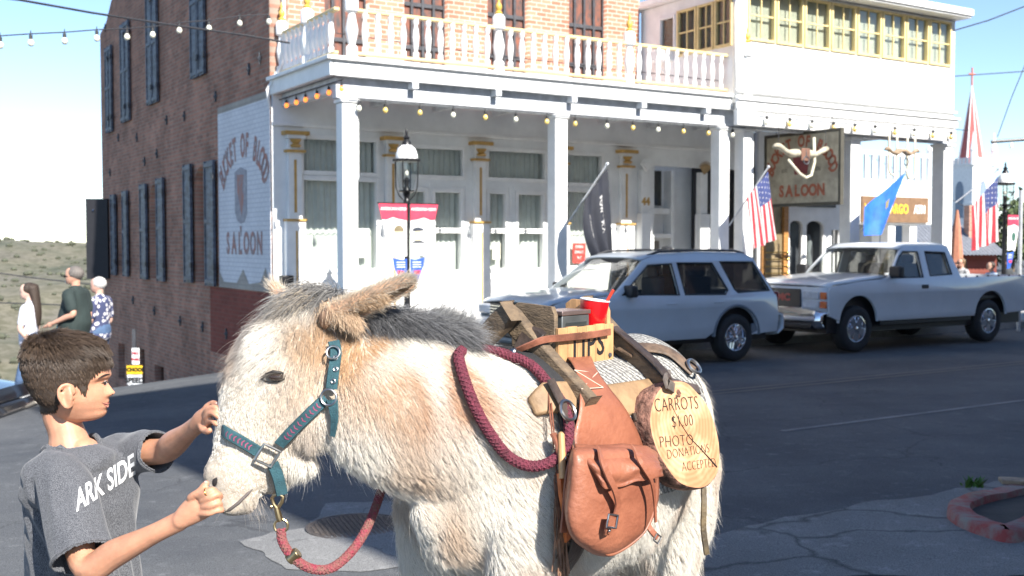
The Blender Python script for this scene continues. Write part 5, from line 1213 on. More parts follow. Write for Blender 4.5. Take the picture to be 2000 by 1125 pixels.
for path, w_ in ((([wp(640, 640, 2.42), wp(665, 615, 2.40), wp(715, 590, 2.39), wp(765, 566, 2.39), wp(806, 551, 2.39)]), .032), (([wp(588, 640, 2.52), wp(566, 610, 2.54), wp(546, 580, 2.56), wp(532, 556, 2.58)]), .030)):
    e = ear(path, w_); me = e.mesh(); ears.append(me)
    o = finish('ear', me, EARM, DK, wp=True, ang=180); s_ = o.modifiers.new('s', 'SOLIDIFY'); s_.thickness = .006
# eye
ec = RC(539, 736, 0); eo = MB().ball(ec+Vector((.0, .001, 0)), (.0205, .013, .0088), 16).build('eye', mat('donkey_eye', (.035, .018, .012), .04, coat=1), DK, wp=True, ang=180)
LID = mat('eyelid', (.02, .016, .014), .6)
mb = MB()
mb.tube([RC(511, 742, .001), RC(520, 731, .004), RC(534, 726, .006), RC(550, 728, .005), RC(561, 737, .001)], [.001, .003, .004, .003, .001], 8)
mb.tube([RC(513, 743, .001), RC(526, 746, .004), RC(542, 746, .004), RC(559, 738, .001)], [.001, .0016, .0016, .001], 8); mb.build('eyelid', LID, DK, wp=True, ang=180)
ls = []
for k in range(26):
    f = k/25; a = RC(514+44*f, 731-6*math.sin(math.pi*f)+2, .006); b = a+Vector((-.012+.012*f, -.012, -.012-.004*math.sin(f*9))); ls.append([a, a.lerp(b, .5)+Vector((0, -.003, .002)), b])
# nostril and mouth
NOS = mat('nostril_dark', (.015, .012, .012), .8)
c = RC(421, 939, -.003); MB().ball(c, (.0075, .0045, .0135), 12, Matrix.Rotation(R(12), 3, 'Y')).build('nostril', NOS, DK, wp=True, ang=180)
mb = MB(); mb.tube([RC(437, 1001, 0), RC(450, 994, .001), RC(466, 982, .001), RC(484, 964, .001), RC(494, 955, 0)], [.002, .0035, .004, .0035, .001], 8); mb.build('mouth_line', mat('lip_dark', (.09, .075, .07), .7), DK, wp=True, ang=180)
# ---- coat ----
HM = hairmat('donkey_hair', .5)
cols = [  # px, py, depth, radius m, colour, weight
    (690, 640, 2.4, .10, (.50, .29, .14), 1.0), (640, 700, 2.38, .07, (.58, .38, .22), .8), (560, 640, 2.40, .10, (.42, .34, .27), .8), (500, 660, 2.42, .07, (.30, .27, .25), 1.1), (470, 700, 2.42, .045, (.33, .30, .28), .9),
    (690, 690, 2.38, .06, (.52, .30, .16), .8), (905, 760, 2.4, .11, (.55, .32, .20), .9), (860, 820, 2.4, .07, (.58, .38, .26), .6), (980, 790, 2.4, .05, (.60, .42, .30), .6), (765, 770, 2.36, .06, (.58, .36, .22), .5), (900, 1040, 2.4, .10, (.60, .42, .28), .55), (1040, 760, 2.45, .045, (.20, .17, .15), 1.2),
    (605, 760, 2.36, .05, (.60, .42, .28), .5), (545, 945, 2.38, .03, (.62, .45, .28), .5), (1370, 720, 3.2, .09, (.55, .36, .24), .9), (1280, 690, 3.1, .08, (.52, .36, .26), .8), (414, 946, 2.36, .046, (.26, .245, .24), 1.25), (462, 992, 2.38, .028, (.26, .24, .23), 1.1), (470, 985, 2.38, .04, (.42, .38, .34), .8), (1020, 1090, 2.6, .07, (.60, .42, .28), .5), (740, 900, 2.4, .05, (.62, .47, .33), .5), (800, 760, 2.4, .07, (.60, .44, .31), .35), (945, 900, 2.42, .07, (.60, .45, .33), .4), (700, 800, 2.38, .06, (.62, .45, .31), .6), (860, 960, 2.4, .07, (.62, .46, .33), .55), (930, 720, 2.45, .06, (.58, .42, .30), .4), (660, 620, 2.4, .05, (.42, .26, .15), 1.0), (490, 640, 2.42, .035, (.16, .155, .16), 1.2), (462, 690, 2.42, .03, (.18, .17, .17), 1.1), (540, 735, 2.36, .022, (.28, .24, .22), .8)]
cC = np.array([W(a, b, d)[:] for a, b, d, *_ in cols]); cR = np.array([c[3] for c in cols]); cK = np.array([c[4] for c in cols]); cW = np.array([c[5] for c in cols])
def coat_colour(p, rg=rng):
    base = np.tile(np.array([.71, .67, .60]), (len(p), 1)); nz = np.array([noise.noise(Vector((q[0]*11, q[1]*11, q[2]*5))) for q in p])
    wsum = np.zeros(len(p)); acc = np.zeros((len(p), 3))
    for c, r_, k, w_ in zip(cC, cR, cK, cW):
        q = w_*np.exp(-(np.linalg.norm(p-c, axis=1)/r_)**2)*(.85+1.8*nz); q = np.clip(q, 0, 1); acc += q[:, None]*k*.92; wsum += q
    f = np.clip(wsum, 0, 1)[:, None]; col = base*(1-f)+acc/np.maximum(wsum, 1e-6)[:, None]*f
    tan = np.clip((nz-.12)*2.2, 0, .5)[:, None]; col = col*(1-tan)+np.array([.52, .39, .29])*tan
    return np.clip(col*(1+rg.normal(0, .10, (len(p), 1))), .02, .95)
pH, pM = np.array(W(622, 640, 2.47)), np.array(W(441, 965, 2.4)); hd = pM-pH; hL = np.linalg.norm(hd); hd = hd/hL
axn, upn, sdn = np.array(AX), np.array([0, 0, 1.]), np.array(SD)
def flow(p, n):
    """combing direction and hair length over the body"""
    s = (p-pH)@hd/hL; dist = np.linalg.norm((p-pH)-np.outer((p-pH)@hd, hd), axis=1)
    tb = (p-np.array(A0))@axn
    head = np.clip(1-np.maximum(0, dist-.125)/.03, 0, 1)*np.clip((s+.25)/.2, 0, 1)*(p[:, 0] < -.33)
    neckd = unit(np.array([.75, .25, -.75])); bodyd = unit(np.array([.35, .42, -1.0])); headd = unit(np.array([-.25, -.1, -.95]))
    wn = np.clip((tb+.05)/.3, 0, 1)[:, None]
    d = neckd*(1-wn)+bodyd*wn; hm = head[:, None]; d = d*(1-hm)+headd*hm
    L = .0195*(1-head)+head*(.020-.014*np.clip((s-.15)/.45, 0, 1)-.0035*np.clip((s-.70)/.1, 0, 1)); L = L*(1+.35*(p[:, 2] < .8)*(1-head))
    jaw = head*np.clip((p@np.array([.877, 0, -.48])-(pH@np.array([.877, 0, -.48])+.07+.0*s))/.04, 0, 1)*(s > .25)*(s < .8); L = L+jaw*.014
    fore = np.exp(-((p-np.array(W(515, 660, 2.43)))**2).sum(1)/.09**2); L = L+fore*.006
    L = np.where(tb > .62, L*.75, L)
    return unit(d), L, head, fore
def coat(me, n, name, m, lenk=1, lift=.42, rad=.00042, clump=.5, K=5, mask=None, nc=None):
    p, nn = surf_samples(me, n, mask); d, L, head, fore = flow(p, nn); N = len(p)
    d = d-nn*(d*nn).sum(1, keepdims=True)*1.0; d = unit(d+rng.normal(0, .16, (N, 3)))
    swirl = np.array([noise.noise_vector(Vector(q)*7)[:] for q in p]); d = unit(d+swirl*.55+ (fore[:, None]*rng.normal(0, .5, (N, 3))))
    L = L*lenk*rng.uniform(.55, 1.25, N); tt = np.linspace(0, 1, K)
    lf = lift*(1+.3*fore)
    P = p[:, None, :]+ (nn*(lf)[:, None] if hasattr(lf, 'shape') else nn*lf)[:, None, :]*(L[:, None]*(tt-.42*tt**2))[:, :, None] + d[:, None, :]*(L[:, None]*tt**1.25)[:, :, None]
    P[:, :, 2] -= (L[:, None]*tt**2*.22)
    if clump:
        gi = rng.choice(N, nc or max(1, N//34), replace=False); kd = kdtree.KDTree(len(gi))
        for a, b in enumerate(gi): kd.insert(p[b], a)
        kd.balance(); g = np.array([kd.find(q)[1] for q in p]); G = P[gi[g]]
        P = P+(G-P)*(clump*rng.uniform(.5, 1.1, N))[:, None, None]*(tt**1.1)[None, :, None]
    col = coat_colour(p)
    return P, rad*rng.uniform(.7, 1.3, N), col
def front(c, n):       # fewer hairs where only the far side would show them
    view = c-np.array([0, 0, CAMZ]); f = -(unit(view)*n).sum(1); w_ = np.where(f > -.25, 1.0, .12)
    low = (c[:, 2] < .5); return np.where(low, w_*.25, w_)
P1_, r1_, c1_ = coat(body, 340000, 'fur', HM, mask=front, rad=.00034)
def under(p):          # keep hair out from below the saddle pad
    t = (p-np.array(A0))@axn; s = (p-np.array(A0))@sdn; return ~((t > .10) & (t < .66) & (p[:, 2] > .97) & (s > -.30))
keep = under(P1_[:, 0]); ee = np.array(ec); de = P1_[:, 0]-ee; keep &= (np.sqrt(de[:, 0]**2+de[:, 1]**2*.3+((de[:, 2]-.006)*1.1)**2) > .024)
for pa, pb in (((408, 820), (503, 881)), ((545, 868), (640, 778)), ((648, 765), (652, 668)), ((531, 903), (551, 966))):
    for f in np.linspace(0, 1, 14):
        c_ = np.array(RC(pa[0]+(pb[0]-pa[0])*f, pa[1]+(pb[1]-pa[1])*f)); dd_ = np.linalg.norm(P1_[:, 0]-c_, axis=1); near = dd_ < .016
        P1_[near] = P1_[near][:, :1]+(P1_[near]-P1_[near][:, :1])*.45
hair('fur', DK, P1_[keep], r1_[keep], c1_[keep], HM)
# long wisps along chin, belly and silhouette
P2_, r2_, c2_ = coat(body, 9000, 'wisps', HM, lenk=1.9, lift=.7, rad=.00022, clump=.2, mask=front)
keep = under(P2_[:, 0]) & (np.linalg.norm(P2_[:, 0]-ee, axis=1) > .05); hair('wisps', DK, P2_[keep], r2_[keep], c2_[keep], HM)
# ear hair
for me, nh in zip(ears, (26000, 6000)):
    me.update(); p, nn = surf_samples(me, nh); N = len(p); flip = rng.random(N) < .4; nn = np.where(flip[:, None], -nn, nn)
    t = unit(np.array(me.vertices[len(me.vertices)-8].co[:])-np.array(me.vertices[7].co[:])); L = rng.uniform(.007, .016, N)*np.where(flip, 1.5, 1); tt = np.linspace(0, 1, 4)
    d = unit(t+rng.normal(0, .25, (N, 3))); P = p[:, None]+nn[:, None]*(L[:, None]*tt*.5)[:, :, None]+d[:, None]*(L[:, None]*tt)[:, :, None]
    base = np.where(flip[:, None], [.58, .50, .40], [.52, .35, .22]); f = ((p-p.min(0))@t); f = f/f.max(); base = base*(1-.35*np.clip((f-.8)/.2, 0, 1))[:, None]
    hair('ear_hair', DK, P, .0004*np.ones(N), np.clip(base*(1+rng.normal(0, .14, (N, 1))), .02, .9), HM)
# mane and forelock: grey hair standing on the crest and falling to the near side
def mane(n, path, Lr, dirs, spread, name, colr, dark=.5, rad=.0005, K=7, grav=.5, lo=(.045, .045, .05)):
    Q = np.array(catmull([tuple(p) for p in path], 12)); idx = rng.random(n)*(len(Q)-1.001); i0 = idx.astype(int); f = (idx-i0)[:, None]
    p = Q[i0]*(1-f)+Q[i0+1]*f+rng.normal(0, 1, (n, 3))*spread; fr = idx/(len(Q)-1)
    D = np.array([dirs[0]])*(1-fr)[:, None]+np.array([dirs[1]])*fr[:, None]; ncl = n//38; cl = rng.normal(0, .36, (ncl, 3)); ci = ((fr*ncl*.999).astype(int)+rng.integers(-3, 4, n)) % ncl
    D = unit(unit(D)+cl[ci]+rng.normal(0, .09, (n, 3))); L = rng.uniform(*Lr, n); tt = np.linspace(0, 1, K)
    P = p[:, None]+D[:, None]*(L[:, None]*tt)[:, :, None]; P[:, :, 2] -= L[:, None]*tt**2*grav
    mixf = np.clip(rng.beta(1.3, 1.6, (n, 1))*.7+rng.random(ncl)[ci][:, None]*.45-.1, 0, 1); col = np.array(lo)*(1-mixf)+np.array(colr)*mixf
    hair(name, DK, P, rad*rng.uniform(.7, 1.2, n), col, HM, taper=.15)
crest = [wp(640, 590, 2.46), wp(700, 612, 2.47), wp(770, 625, 2.49), wp(825, 638, 2.52), wp(865, 650, 2.55), wp(905, 664, 2.58)]
mane(6500, crest, (.035, .10), [(.75, -.45, .25), (.85, -.2, .45)], .012, 'mane', (.36, .36, .37), grav=.45, lo=(.012, .012, .014))
mane(4500, [p+Vector((0, -.03, -.01)) for p in crest], (.035, .07), [(.85, -.35, -.3), (.9, -.3, -.1)], .010, 'mane', (.22, .22, .23), grav=.4, lo=(.010, .010, .012))
mane(2500, crest[3:], (.04, .085), [(.5, -.1, .8), (.6, -.1, .7)], .01, 'mane', (.50, .50, .49), grav=.1)
mane(5000, [wp(655, 590, 2.47), wp(620, 580, 2.46), wp(590, 590, 2.45), wp(560, 606, 2.44)], (.04, .08), [(-.3, -.45, .1), (-.85, -.4, -.15)], .014, 'forelock', (.40, .38, .35), grav=.5)
mane(2500, [wp(600, 583, 2.44), wp(560, 606, 2.43)], (.03, .06), [(-.55, -.4, -.05), (-.9, -.3, -.2)], .012, 'forelock', (.60, .50, .38), grav=.5)
mane(3200, [wp(632, 604, 2.41), wp(655, 604, 2.385), wp(676, 618, 2.38), wp(694, 632, 2.385)], (.010, .026), [(.2, -.4, -.8), (.7, -.4, -.6)], .008, 'ear_base_fluff', (.70, .54, .38), grav=.3, lo=(.44, .29, .18))
mane(2500, [wp(650, 600, 2.40), wp(700, 588, 2.375), wp(745, 575, 2.375)], (.012, .022), [(.8, -.4, -.3), (.8, -.4, -.2)], .008, 'ear_base_fluff', (.58, .42, .28), grav=.2, lo=(.40, .26, .15))
# whiskers and lashes
wk = []
for k in range(60):
    a = RC(rng.uniform(470, 530), rng.uniform(965, 985), 0, 2.4); wk.append((a, Vector((rng.uniform(.1, .9), -.3, rng.uniform(-1, -.5))).normalized(), rng.uniform(.02, .055)))
for k in range(30):
    a = RC(rng.uniform(402, 440), rng.uniform(955, 1000), 0, 2.37); wk.append((a, Vector((-.6, -.3, rng.uniform(-.8, .1))).normalized(), rng.uniform(.01, .03)))
tt = np.linspace(0, 1, 5); PW = np.array([[np.array(a)+np.array(d)*L*t+np.array([0, 0, -1])*L*.3*t*t for t in tt] for a, d, L in wk])
hair('whiskers', DK, PW, .00018*np.ones(len(wk)), np.tile([.35, .30, .25], (len(wk), 1)), HM)
LS = np.array([[np.array(q) for q in l] for l in ls]); hair('lashes', DK, LS, .0005*np.ones(len(ls)), np.tile([.08, .07, .06], (len(ls), 1)), HM)
# tail
tp = A0+AX*.92+Vector((0, 0, 1.08)); mb = MB(); mb.tube([tp, tp+AX*.05+Vector((0, 0, -.12)), tp+AX*.05+Vector((0, 0, -.4))], [.03, .025, .015], 8); mb.build('tail', BW, DK, wp=True)
n = 1500; p = np.array(tp+AX*.05+Vector((0, 0, -.3)))+rng.normal(0, .012, (n, 3)); L = rng.uniform(.2, .4, n); tt = np.linspace(0, 1, 5)
P = p[:, None]+(np.array([.02, .02, -1])+rng.normal(0, .06, (n, 3)))[:, None]*(L[:, None]*tt)[:, :, None]; hair('tail_tuft', DK, P, .0006*np.ones(n), np.tile([.06, .055, .05], (n, 1)), HM)
# ======================= tack and load =======================
LEA = mat('russet_leather', (.30, .11, .06), .5, var=.25, scale=7, bump=.25, bscale=90, col2=(.20, .065, .035), coat=.1)
LEAD_ = mat('dark_leather', (.055, .038, .030), .5, var=.35, scale=10, bump=.3)
LEAB = mat('brown_strap', (.20, .075, .045), .5, var=.3, scale=12, bump=.2)
STEEL = mat('dull_steel', (.42, .42, .42), .3, metal=1, var=.15); BRZ = mat('bronze', (.42, .32, .18), .32, metal=1, var=.15)
TEAL = mat('teal_webbing', (.025, .082, .10), .75, var=.15, scale=60, bump=.5, bscale=500); MAR = mat('maroon_thread', (.30, .06, .12), .8)
PINE = mat('pine_board', (.50, .28, .125), .65, var=.22, scale=10, bump=.2, stretch=(2, 2, .5)); OLDW = mat('old_saddle_wood', (.20, .14, .085), .7, col2=(.085, .062, .042), scale=14, bump=.4, stretch=(1, 1, 3)); TANW = mat('tan_saddle_board', (.27, .17, .09), .65, var=.2, scale=12, bump=.2)
def RN(px, py, off=0):
    d = ray(px, py).normalized(); h = bvh.ray_cast(Vector((0, 0, CAMZ)), d)
    if h[0] is None:
        q = bvh.find_nearest(W(px, py, 2.45)); n = q[1]; return q[0]+n*off, n
    return h[0]+(h[1]*.3-d*.85).normalized()*off, h[1]
def smooth_path(P, k=6): return [Vector(q) for q in catmull([tuple(p) for p in P], k)]
def ribbon(pts, wd, th, nrm=None, k=6, mb=None, hole=0):
    """flat strap along points with face normals"""
    mb = mb or MB(); C = catmull([tuple(p) for p in pts], k); Nn = catmull([tuple(n) for n in nrm], k) if isinstance(nrm, list) else [tuple(nrm)]*len(C); V = []; N = len(C)
    C = [Vector(c) for c in C]
    for i, c in enumerate(C):
        t = (C[min(i+1, N-1)]-C[max(i-1, 0)]).normalized(); n = Vector(Nn[i]); n = (n-t*n.dot(t)).normalized(); s = t.cross(n)
        w_ = wd[0]+(wd[1]-wd[0])*i/(N-1) if isinstance(wd, tuple) else wd
        V += [c+s*w_/2, c+s*w_*.42+n*th, c-s*w_*.42+n*th, c-s*w_/2, c-s*w_/2-n*th*.3, c+s*w_/2-n*th*.3]
    fs = [(i*6+j, (i+1)*6+j, (i+1)*6+(j+1) % 6, i*6+(j+1) % 6) for i in range(N-1) for j in range(6)]+[(0, 1, 2, 3, 4, 5), tuple((N-1)*6+j for j in (5, 4, 3, 2, 1, 0))]
    return mb.add(V, fs)
def ring_(c, r, rad, n, up=None, seg=20, sq=False):
    n = Vector(n).normalized(); a = n.cross(up or Vector((0, 0, 1))).normalized(); b = n.cross(a); P = []
    for k in range(seg):
        q = 2*math.pi*k/seg; x, y = math.cos(q), math.sin(q)
        if sq: m_ = max(abs(x), abs(y)); x, y = x/m_*.9, y/m_*.9
        P.append(c+a*x*r+b*y*r)
    return MB().tube(P, rad, 8, closed=True)
# ---- halter ----
q0, _ = RN(522, 888, .02)
HT = thing('halter', 'teal webbing halter with maroon chevrons on the donkey head', 'halter', tuple(q0))
def hstrap(pxs, wd, off=.013, name='strap', m=TEAL, extra=None, inlay=True, post=None):
    P = [RN(a, b, off) for a, b in pxs]; pts = [p for p, n in P]; ns = [n for p, n in P]
    if extra: pts = [extra[0]]+pts; ns = [extra[1]]+ns
    if post: pts.append(post[0]); ns.append(post[1])
    o = ribbon(pts, wd, .0025, ns).build(name, m, HT, wp=True, ang=50)
    if inlay:
        C = [Vector(c) for c in catmull([tuple(p) for p in pts], 14)]; Nn = catmull([tuple(n) for n in ns], 14); mi = MB(); N = len(C)
        for i in range(6, N-8, 3):
            t = (C[i+1]-C[i-1]).normalized(); n = Vector(Nn[i]).normalized(); s = t.cross(n); c = C[i]+n*.0033
            for sg_ in (-1, 1): mi.add([c+t*.001, c+t*.0036, c+s*sg_*wd*.25+t*.0066, c+s*sg_*wd*.25+t*.004], [(0, 1, 2, 3)])
        mi.build('chevrons', MAR, o)
    return o
hstrap([(416, 829), (440, 843), (472, 862), (503, 881)], .026, extra=(RN(408, 816, .008)), name='noseband', off=.010)
hstrap([(545, 868), (575, 838), (608, 805), (638, 778)], .026, name='cheek_strap')
hstrap([(648, 760), (652, 725), (656, 690), (652, 668)], .026, name='crown_strap', inlay=False, off=.018)
hstrap([(650, 780), (655, 815), (652, 850)], (.026, .012), name='throat_strap', inlay=False, off=.02)
ribbon([RN(531, 903, .014)[0], W(543, 932, 2.365), W(551, 966, 2.375)], .026, .003, Vector((.25, -.95, 0))).build('chin_strap', TEAL, HT, wp=True, ang=50)
c, n = RN(522, 888, .017); ring_(c, .022, .0035, n, up=Vector((.5, 0, .8)), seg=24, sq=True).build('square_ring', STEEL, HT, wp=True)
c, n = RN(643, 776, .022); ring_(c, .017, .003, n).build('buckle_ring', STEEL, HT, wp=True); c, n = RN(651, 690, .026); ring_(c, .014, .0025, n).build('buckle', STEEL, HT, wp=True)
mb = MB()
for py in (700, 722, 745): c, n = RN(656 if py < 735 else 652, py, .0215); ring_(c, .0045, .0016, n, seg=10).v; r_ = ring_(c, .0045, .0018, n, seg=10); mb.add(r_.v, r_.f)
mb.build('eyelets', STEEL, HT, wp=True)
# ---- lead rope with snap ----
def ropemat(name, c, c2):
    m = mat(name, c, .85, bump=.6, bscale=250, scale=70, col2=c2); return m
ROPE = ropemat('maroon_rope', (.17, .028, .05), (.09, .018, .03)); ROPEL = ropemat('maroon_speckled_rope', (.26, .035, .06), (.20, .10, .08))
def rope(mb, pts, r, k=10, tw=14):
    C = smooth_path(pts, k); mb.tube(C, r*.86, 12)
    # plaited surface strands
    L = [0]
    for i in range(1, len(C)): L.append(L[-1]+(C[i]-C[i-1]).length)
    for dirn in (-1, 1):
        for st in range(5):
            P = []
            n_ = int(L[-1]/(r*.45)); prev = None
            for q in range(n_+1):
                s_ = L[-1]*q/n_; i = max(0, min(len(C)-2, int(np.searchsorted(L, s_))-1)); f = (s_-L[i])/max(1e-9, L[i+1]-L[i]); c = C[i].lerp(C[i+1], min(1, max(0, f))); t = (C[i+1]-C[i]).normalized()
                if prev is None: a = t.cross(Vector((.3, .2, 1))).normalized()
                else: a = (prev-t*prev.dot(t)).normalized()
                prev = a; b = t.cross(a); an = dirn*s_/(r*4.2)*2*math.pi+st*math.pi*.4; P.append(c+(a*math.cos(an)+b*math.sin(an))*r*.88)
            mb.tube(P, r*.2, 5)
    return mb
LR = thing('lead_rope', 'maroon lead rope with a bronze snap, hanging under the chin and behind the neck', 'lead rope', tuple(W(552, 1060, 2.38)))
rope(MB(), [W(549, 1033, 2.375), W(552, 1058, 2.37), W(572, 1088, 2.36), W(606, 1110, 2.37), W(646, 1110, 2.40), W(684, 1080, 2.44), W(712, 1040, 2.49), W(733, 992, 2.55), W(748, 945, 2.62), W(760, 890, 2.66)], .0105).build('rope', ROPEL, LR, wp=True)
sn = W(545, 1000, 2.375); d_ = 1/890
def sp_(px, py, dd=2.375): return W(px, py, dd)
mb = MB(); mb.tube([sp_(548, 1008), sp_(541, 992), sp_(535, 985), sp_(531, 973), sp_(536, 967), sp_(546, 965), sp_(553, 970), sp_(551, 980), sp_(544, 990)], .0042, 8); mb.tube([sp_(540, 990), sp_(545, 1010), sp_(548, 1018)], [.006, .0075, .006], 10); mb.ball(sp_(530, 990), .004, 8)
mb.build('snap_hook', BRZ, LR, wp=True); ring_(sp_(549, 1027), .0145, .003, (.1, -1, .1)).build('snap_ring', BRZ, LR, wp=True)
c = sp_(573, 1086, 2.36); M = Matrix.Translation(c) @ Matrix.Rotation(R(50), 4, 'Y'); MB().lathe([(.012, -.014), (.0135, -.012), (.0125, 0), (.0135, .012), (.012, .014)], n=14, M=M).build('rope_clamp', BRZ, LR, wp=True, bevel=.001)
# ---- rope looped over the withers ----
RL = thing('shoulder_rope', 'thick maroon rope looped over the withers and down the shoulder', 'rope', tuple(RC(985, 885)))
pp = [(900, 688, .02), (893, 702, .03), (906, 748, .034), (926, 797, .034), (953, 845, .034), (988, 888, .034), (1032, 911, .036), (1072, 903, .045), (1098, 875, .055), (1105, 835, .06), (1095, 796, .05), (1070, 758, .04), (1038, 721, .035), (1005, 698, .03), (965, 686, .03), (925, 680, .02)]
rope(MB(), [RC(a, b, o*.75+.004) for a, b, o in pp], .0125).build('rope', ROPE, RL, wp=True)
# ---- pad, saddle ----
def F(t, s, z): return A0+AX*t+SD*s+Vector((0, 0, z))
SADL = thing('pack_saddle', 'wooden sawbuck pack saddle with dark straps on a grey woven pad', 'pack saddle', tuple(BD(.35, 0)))
padm = bpy.data.materials.new('grey_woven_pad'); padm.use_nodes = True; b_ = padm.node_tree.nodes['Principled BSDF']; b_.inputs['Roughness'].default_value = .95
tc = N_(padm, 'ShaderNodeTexCoord'); wv = N_(padm, 'ShaderNodeTexWave', Scale=26.0, Distortion=6.0, Detail=3.0); wv.bands_direction = 'DIAGONAL'; L_(padm, tc.outputs['Object'], wv.inputs[0]); n1 = N_(padm, 'ShaderNodeTexNoise', Scale=160.0); L_(padm, tc.outputs['Object'], n1.inputs[0])
mx = N_(padm, 'ShaderNodeMixRGB', blend_type='MULTIPLY'); mx.inputs[0].default_value = .8; rr = N_(padm, 'ShaderNodeValToRGB'); L_(padm, wv.outputs[0], rr.inputs[0]); rr.color_ramp.elements[0].color = (.16, .155, .15, 1); rr.color_ramp.elements[1].color = (.46, .45, .42, 1); L_(padm, rr.outputs[0], mx.inputs[1])
r2 = N_(padm, 'ShaderNodeValToRGB'); L_(padm, n1.outputs[0], r2.inputs[0]); r2.color_ramp.elements[0].position = .4; r2.color_ramp.elements[1].position = .6; r2.color_ramp.elements[0].color = (.35, .35, .35, 1); L_(padm, r2.outputs[0], mx.inputs[2]); L_(padm, mx.outputs[0], b_.inputs['Base Color'])
bp = N_(padm, 'ShaderNodeBump'); bp.inputs['Strength'].default_value = .8; bp.inputs['Distance'].default_value = .004; L_(padm, n1.outputs[0], bp.inputs['Height']); L_(padm, bp.outputs[0], b_.inputs['Normal'])
def wrapgrid(t0, t1, a0, a1, off, name, m, par, nu=40, nv=60, th=.012):
    mb = MB(); mb.grid(lambda i, j: BD(t0+(t1-t0)*i+.03*math.sin(math.pi*j*1.0), a0+(a1-a0)*j, off+.004*noise.noise(Vector((i*6, j*9, 0)))), nu, nv)
    o = mb.build(name, m, par, wp=True, ang=180); s = o.modifiers.new('s', 'SOLIDIFY'); s.thickness = th; s.offset = 0; return o
wrapgrid(.10, .665, -95, 96, .020, 'woven_pad', padm, SADL)
wrapgrid(.60, .70, -70, 60, .014, 'pad_edge', mat('brown_pad_edge', (.26, .17, .12), .9, bump=.5, bscale=150), SADL, 10, 40, .008)
wrapgrid(.04, .11, -80, 84, .026, 'black_pad', mat('black_pad', (.02, .02, .022), .8, bump=.6, bscale=150), SADL, 12, 40, .01)
# side boards (bars) lying along the back
for ang, nm in ((49, 'near'), (-49, 'far')):
    mb = MB()
    def fb_(i, j):
        t = .0+.54*i; w_ = 1-.45*abs(2*i-1)**6; return BD(t, ang+(j-.5)*19*w_, .034)
    mb.grid(fb_, 24, 8); o = mb.build('side_board', TANW, SADL, wp=True, ang=180); s = o.modifiers.new('s', 'SOLIDIFY'); s.thickness = .022; s.offset = 1; bv = o.modifiers.new('b', 'BEVEL'); bv.width = .006
def beam(mb, p0, p1, w0, w1, th, tdir):
    """tapered wooden member"""
    p0, p1 = Vector(p0), Vector(p1); t = (p1-p0).normalized(); a = Vector(tdir); a = (a-t*a.dot(t)).normalized(); b = t.cross(a); V = []
    for f, w_ in ((0, w0), (.2, w0*.95), (.6, (w0+w1)/2*.85), (.9, w1), (1, w1*.8)):
        c = p0.lerp(p1, f); V += [c+a*th/2+b*w_/2, c-a*th/2+b*w_/2, c-a*th/2-b*w_/2, c+a*th/2-b*w_/2]
    return mb.add(V, [(i*4+j, (i+1)*4+j, (i+1)*4+(j+1) % 4, i*4+(j+1) % 4) for i in range(4) for j in range(4)]+[(3, 2, 1, 0), (16, 17, 18, 19)])
for t in (.115, .455):
    for s in (-1, 1):
        mb = MB(); beam(mb, F(t+.02*s, s*.235, 1.115), F(t+.02*s, -s*.03, 1.335), .058, .058, .034, AX)
        o = mb.build('cross_beam', OLDW, SADL, wp=True, bevel=.006)
        mb = MB(); mb.ball(F(t+.02*s, s*.19, 1.127)+SD*s*.03-AX*.018, .006, 8); mb.ball(F(t+.02*s, s*.13, 1.18)-AX*.018, .005, 8); mb.build('bolt', IRON, o)
# straps over pad, rings
def wstrap(pts, wd, m=LEAD_, name='leather_strap', par=SADL):
    P = [BD(t, a, o) for t, a, o in pts]; Nn = [(BD(t, a, .1)-BD(t, a, 0)).normalized() for t, a, o in pts]
    return ribbon(P, wd, .0035, Nn).build(name, m, par, wp=True, ang=50)
wstrap([(.47, 8, .10), (.46, 38, .075), (.46, 52, .07), (.455, 66, .045)], .034)
wstrap([(.46, 50, .08), (.54, 53, .055), (.62, 58, .045)], .03); wstrap([(.30, 60, .035), (.36, 62, .04), (.42, 66, .045), (.46, 68, .05)], .022)
wstrap([(.44, 22, .05), (.54, 20, .038), (.62, 30, .038), (.655, 48, .04)], .05, mat('worn_brown_leather', (.13, .085, .055), .6, var=.4, scale=14, bump=.3))
wstrap([(.46, 70, .045), (.54, 76, .038), (.60, 84, .036)], .03); wstrap([(.05, 42, .05), (.06, 62, .045), (.075, 82, .04)], .028); wstrap([(.10, 84, .04), (.11, 120, .02), (.12, 160, .01)], .05)
for (t, a, o, r_) in ((.455, 68, .06, .027), (.135, 84, .055, .028), (.655, 46, .05, .022), (.06, 58, .05, .024)):
    c = BD(t, a, o); n = (BD(t, a, .1)-BD(t, a, 0)).normalized(); ring_(c, r_, .0045, n).build('steel_ring', STEEL, SADL, wp=True)
# black leather wedge and strap crossing the crate
def SPt(px, py, s):
    r = ray(px, py); k = (s+SD.dot(A0)-0)/(SD.dot(r)); return Vector((0, 0, CAMZ))+r*k
mb = MB(); P = [SPt(*q) for q in ((998, 690, .02), (1010, 694, .06), (1062, 655, .10), (1052, 645, .08), (1020, 636, .04))]; mb.add(P+[p+Vector((.01, .012, .004)) for p in P], [(0, 1, 2, 3, 4), (9, 8, 7, 6, 5)]+[(i, i+5, (i+1) % 5+5, (i+1) % 5) for i in range(5)]); mb.build('leather_wedge', LEAD_, SADL, wp=True, bevel=.003)
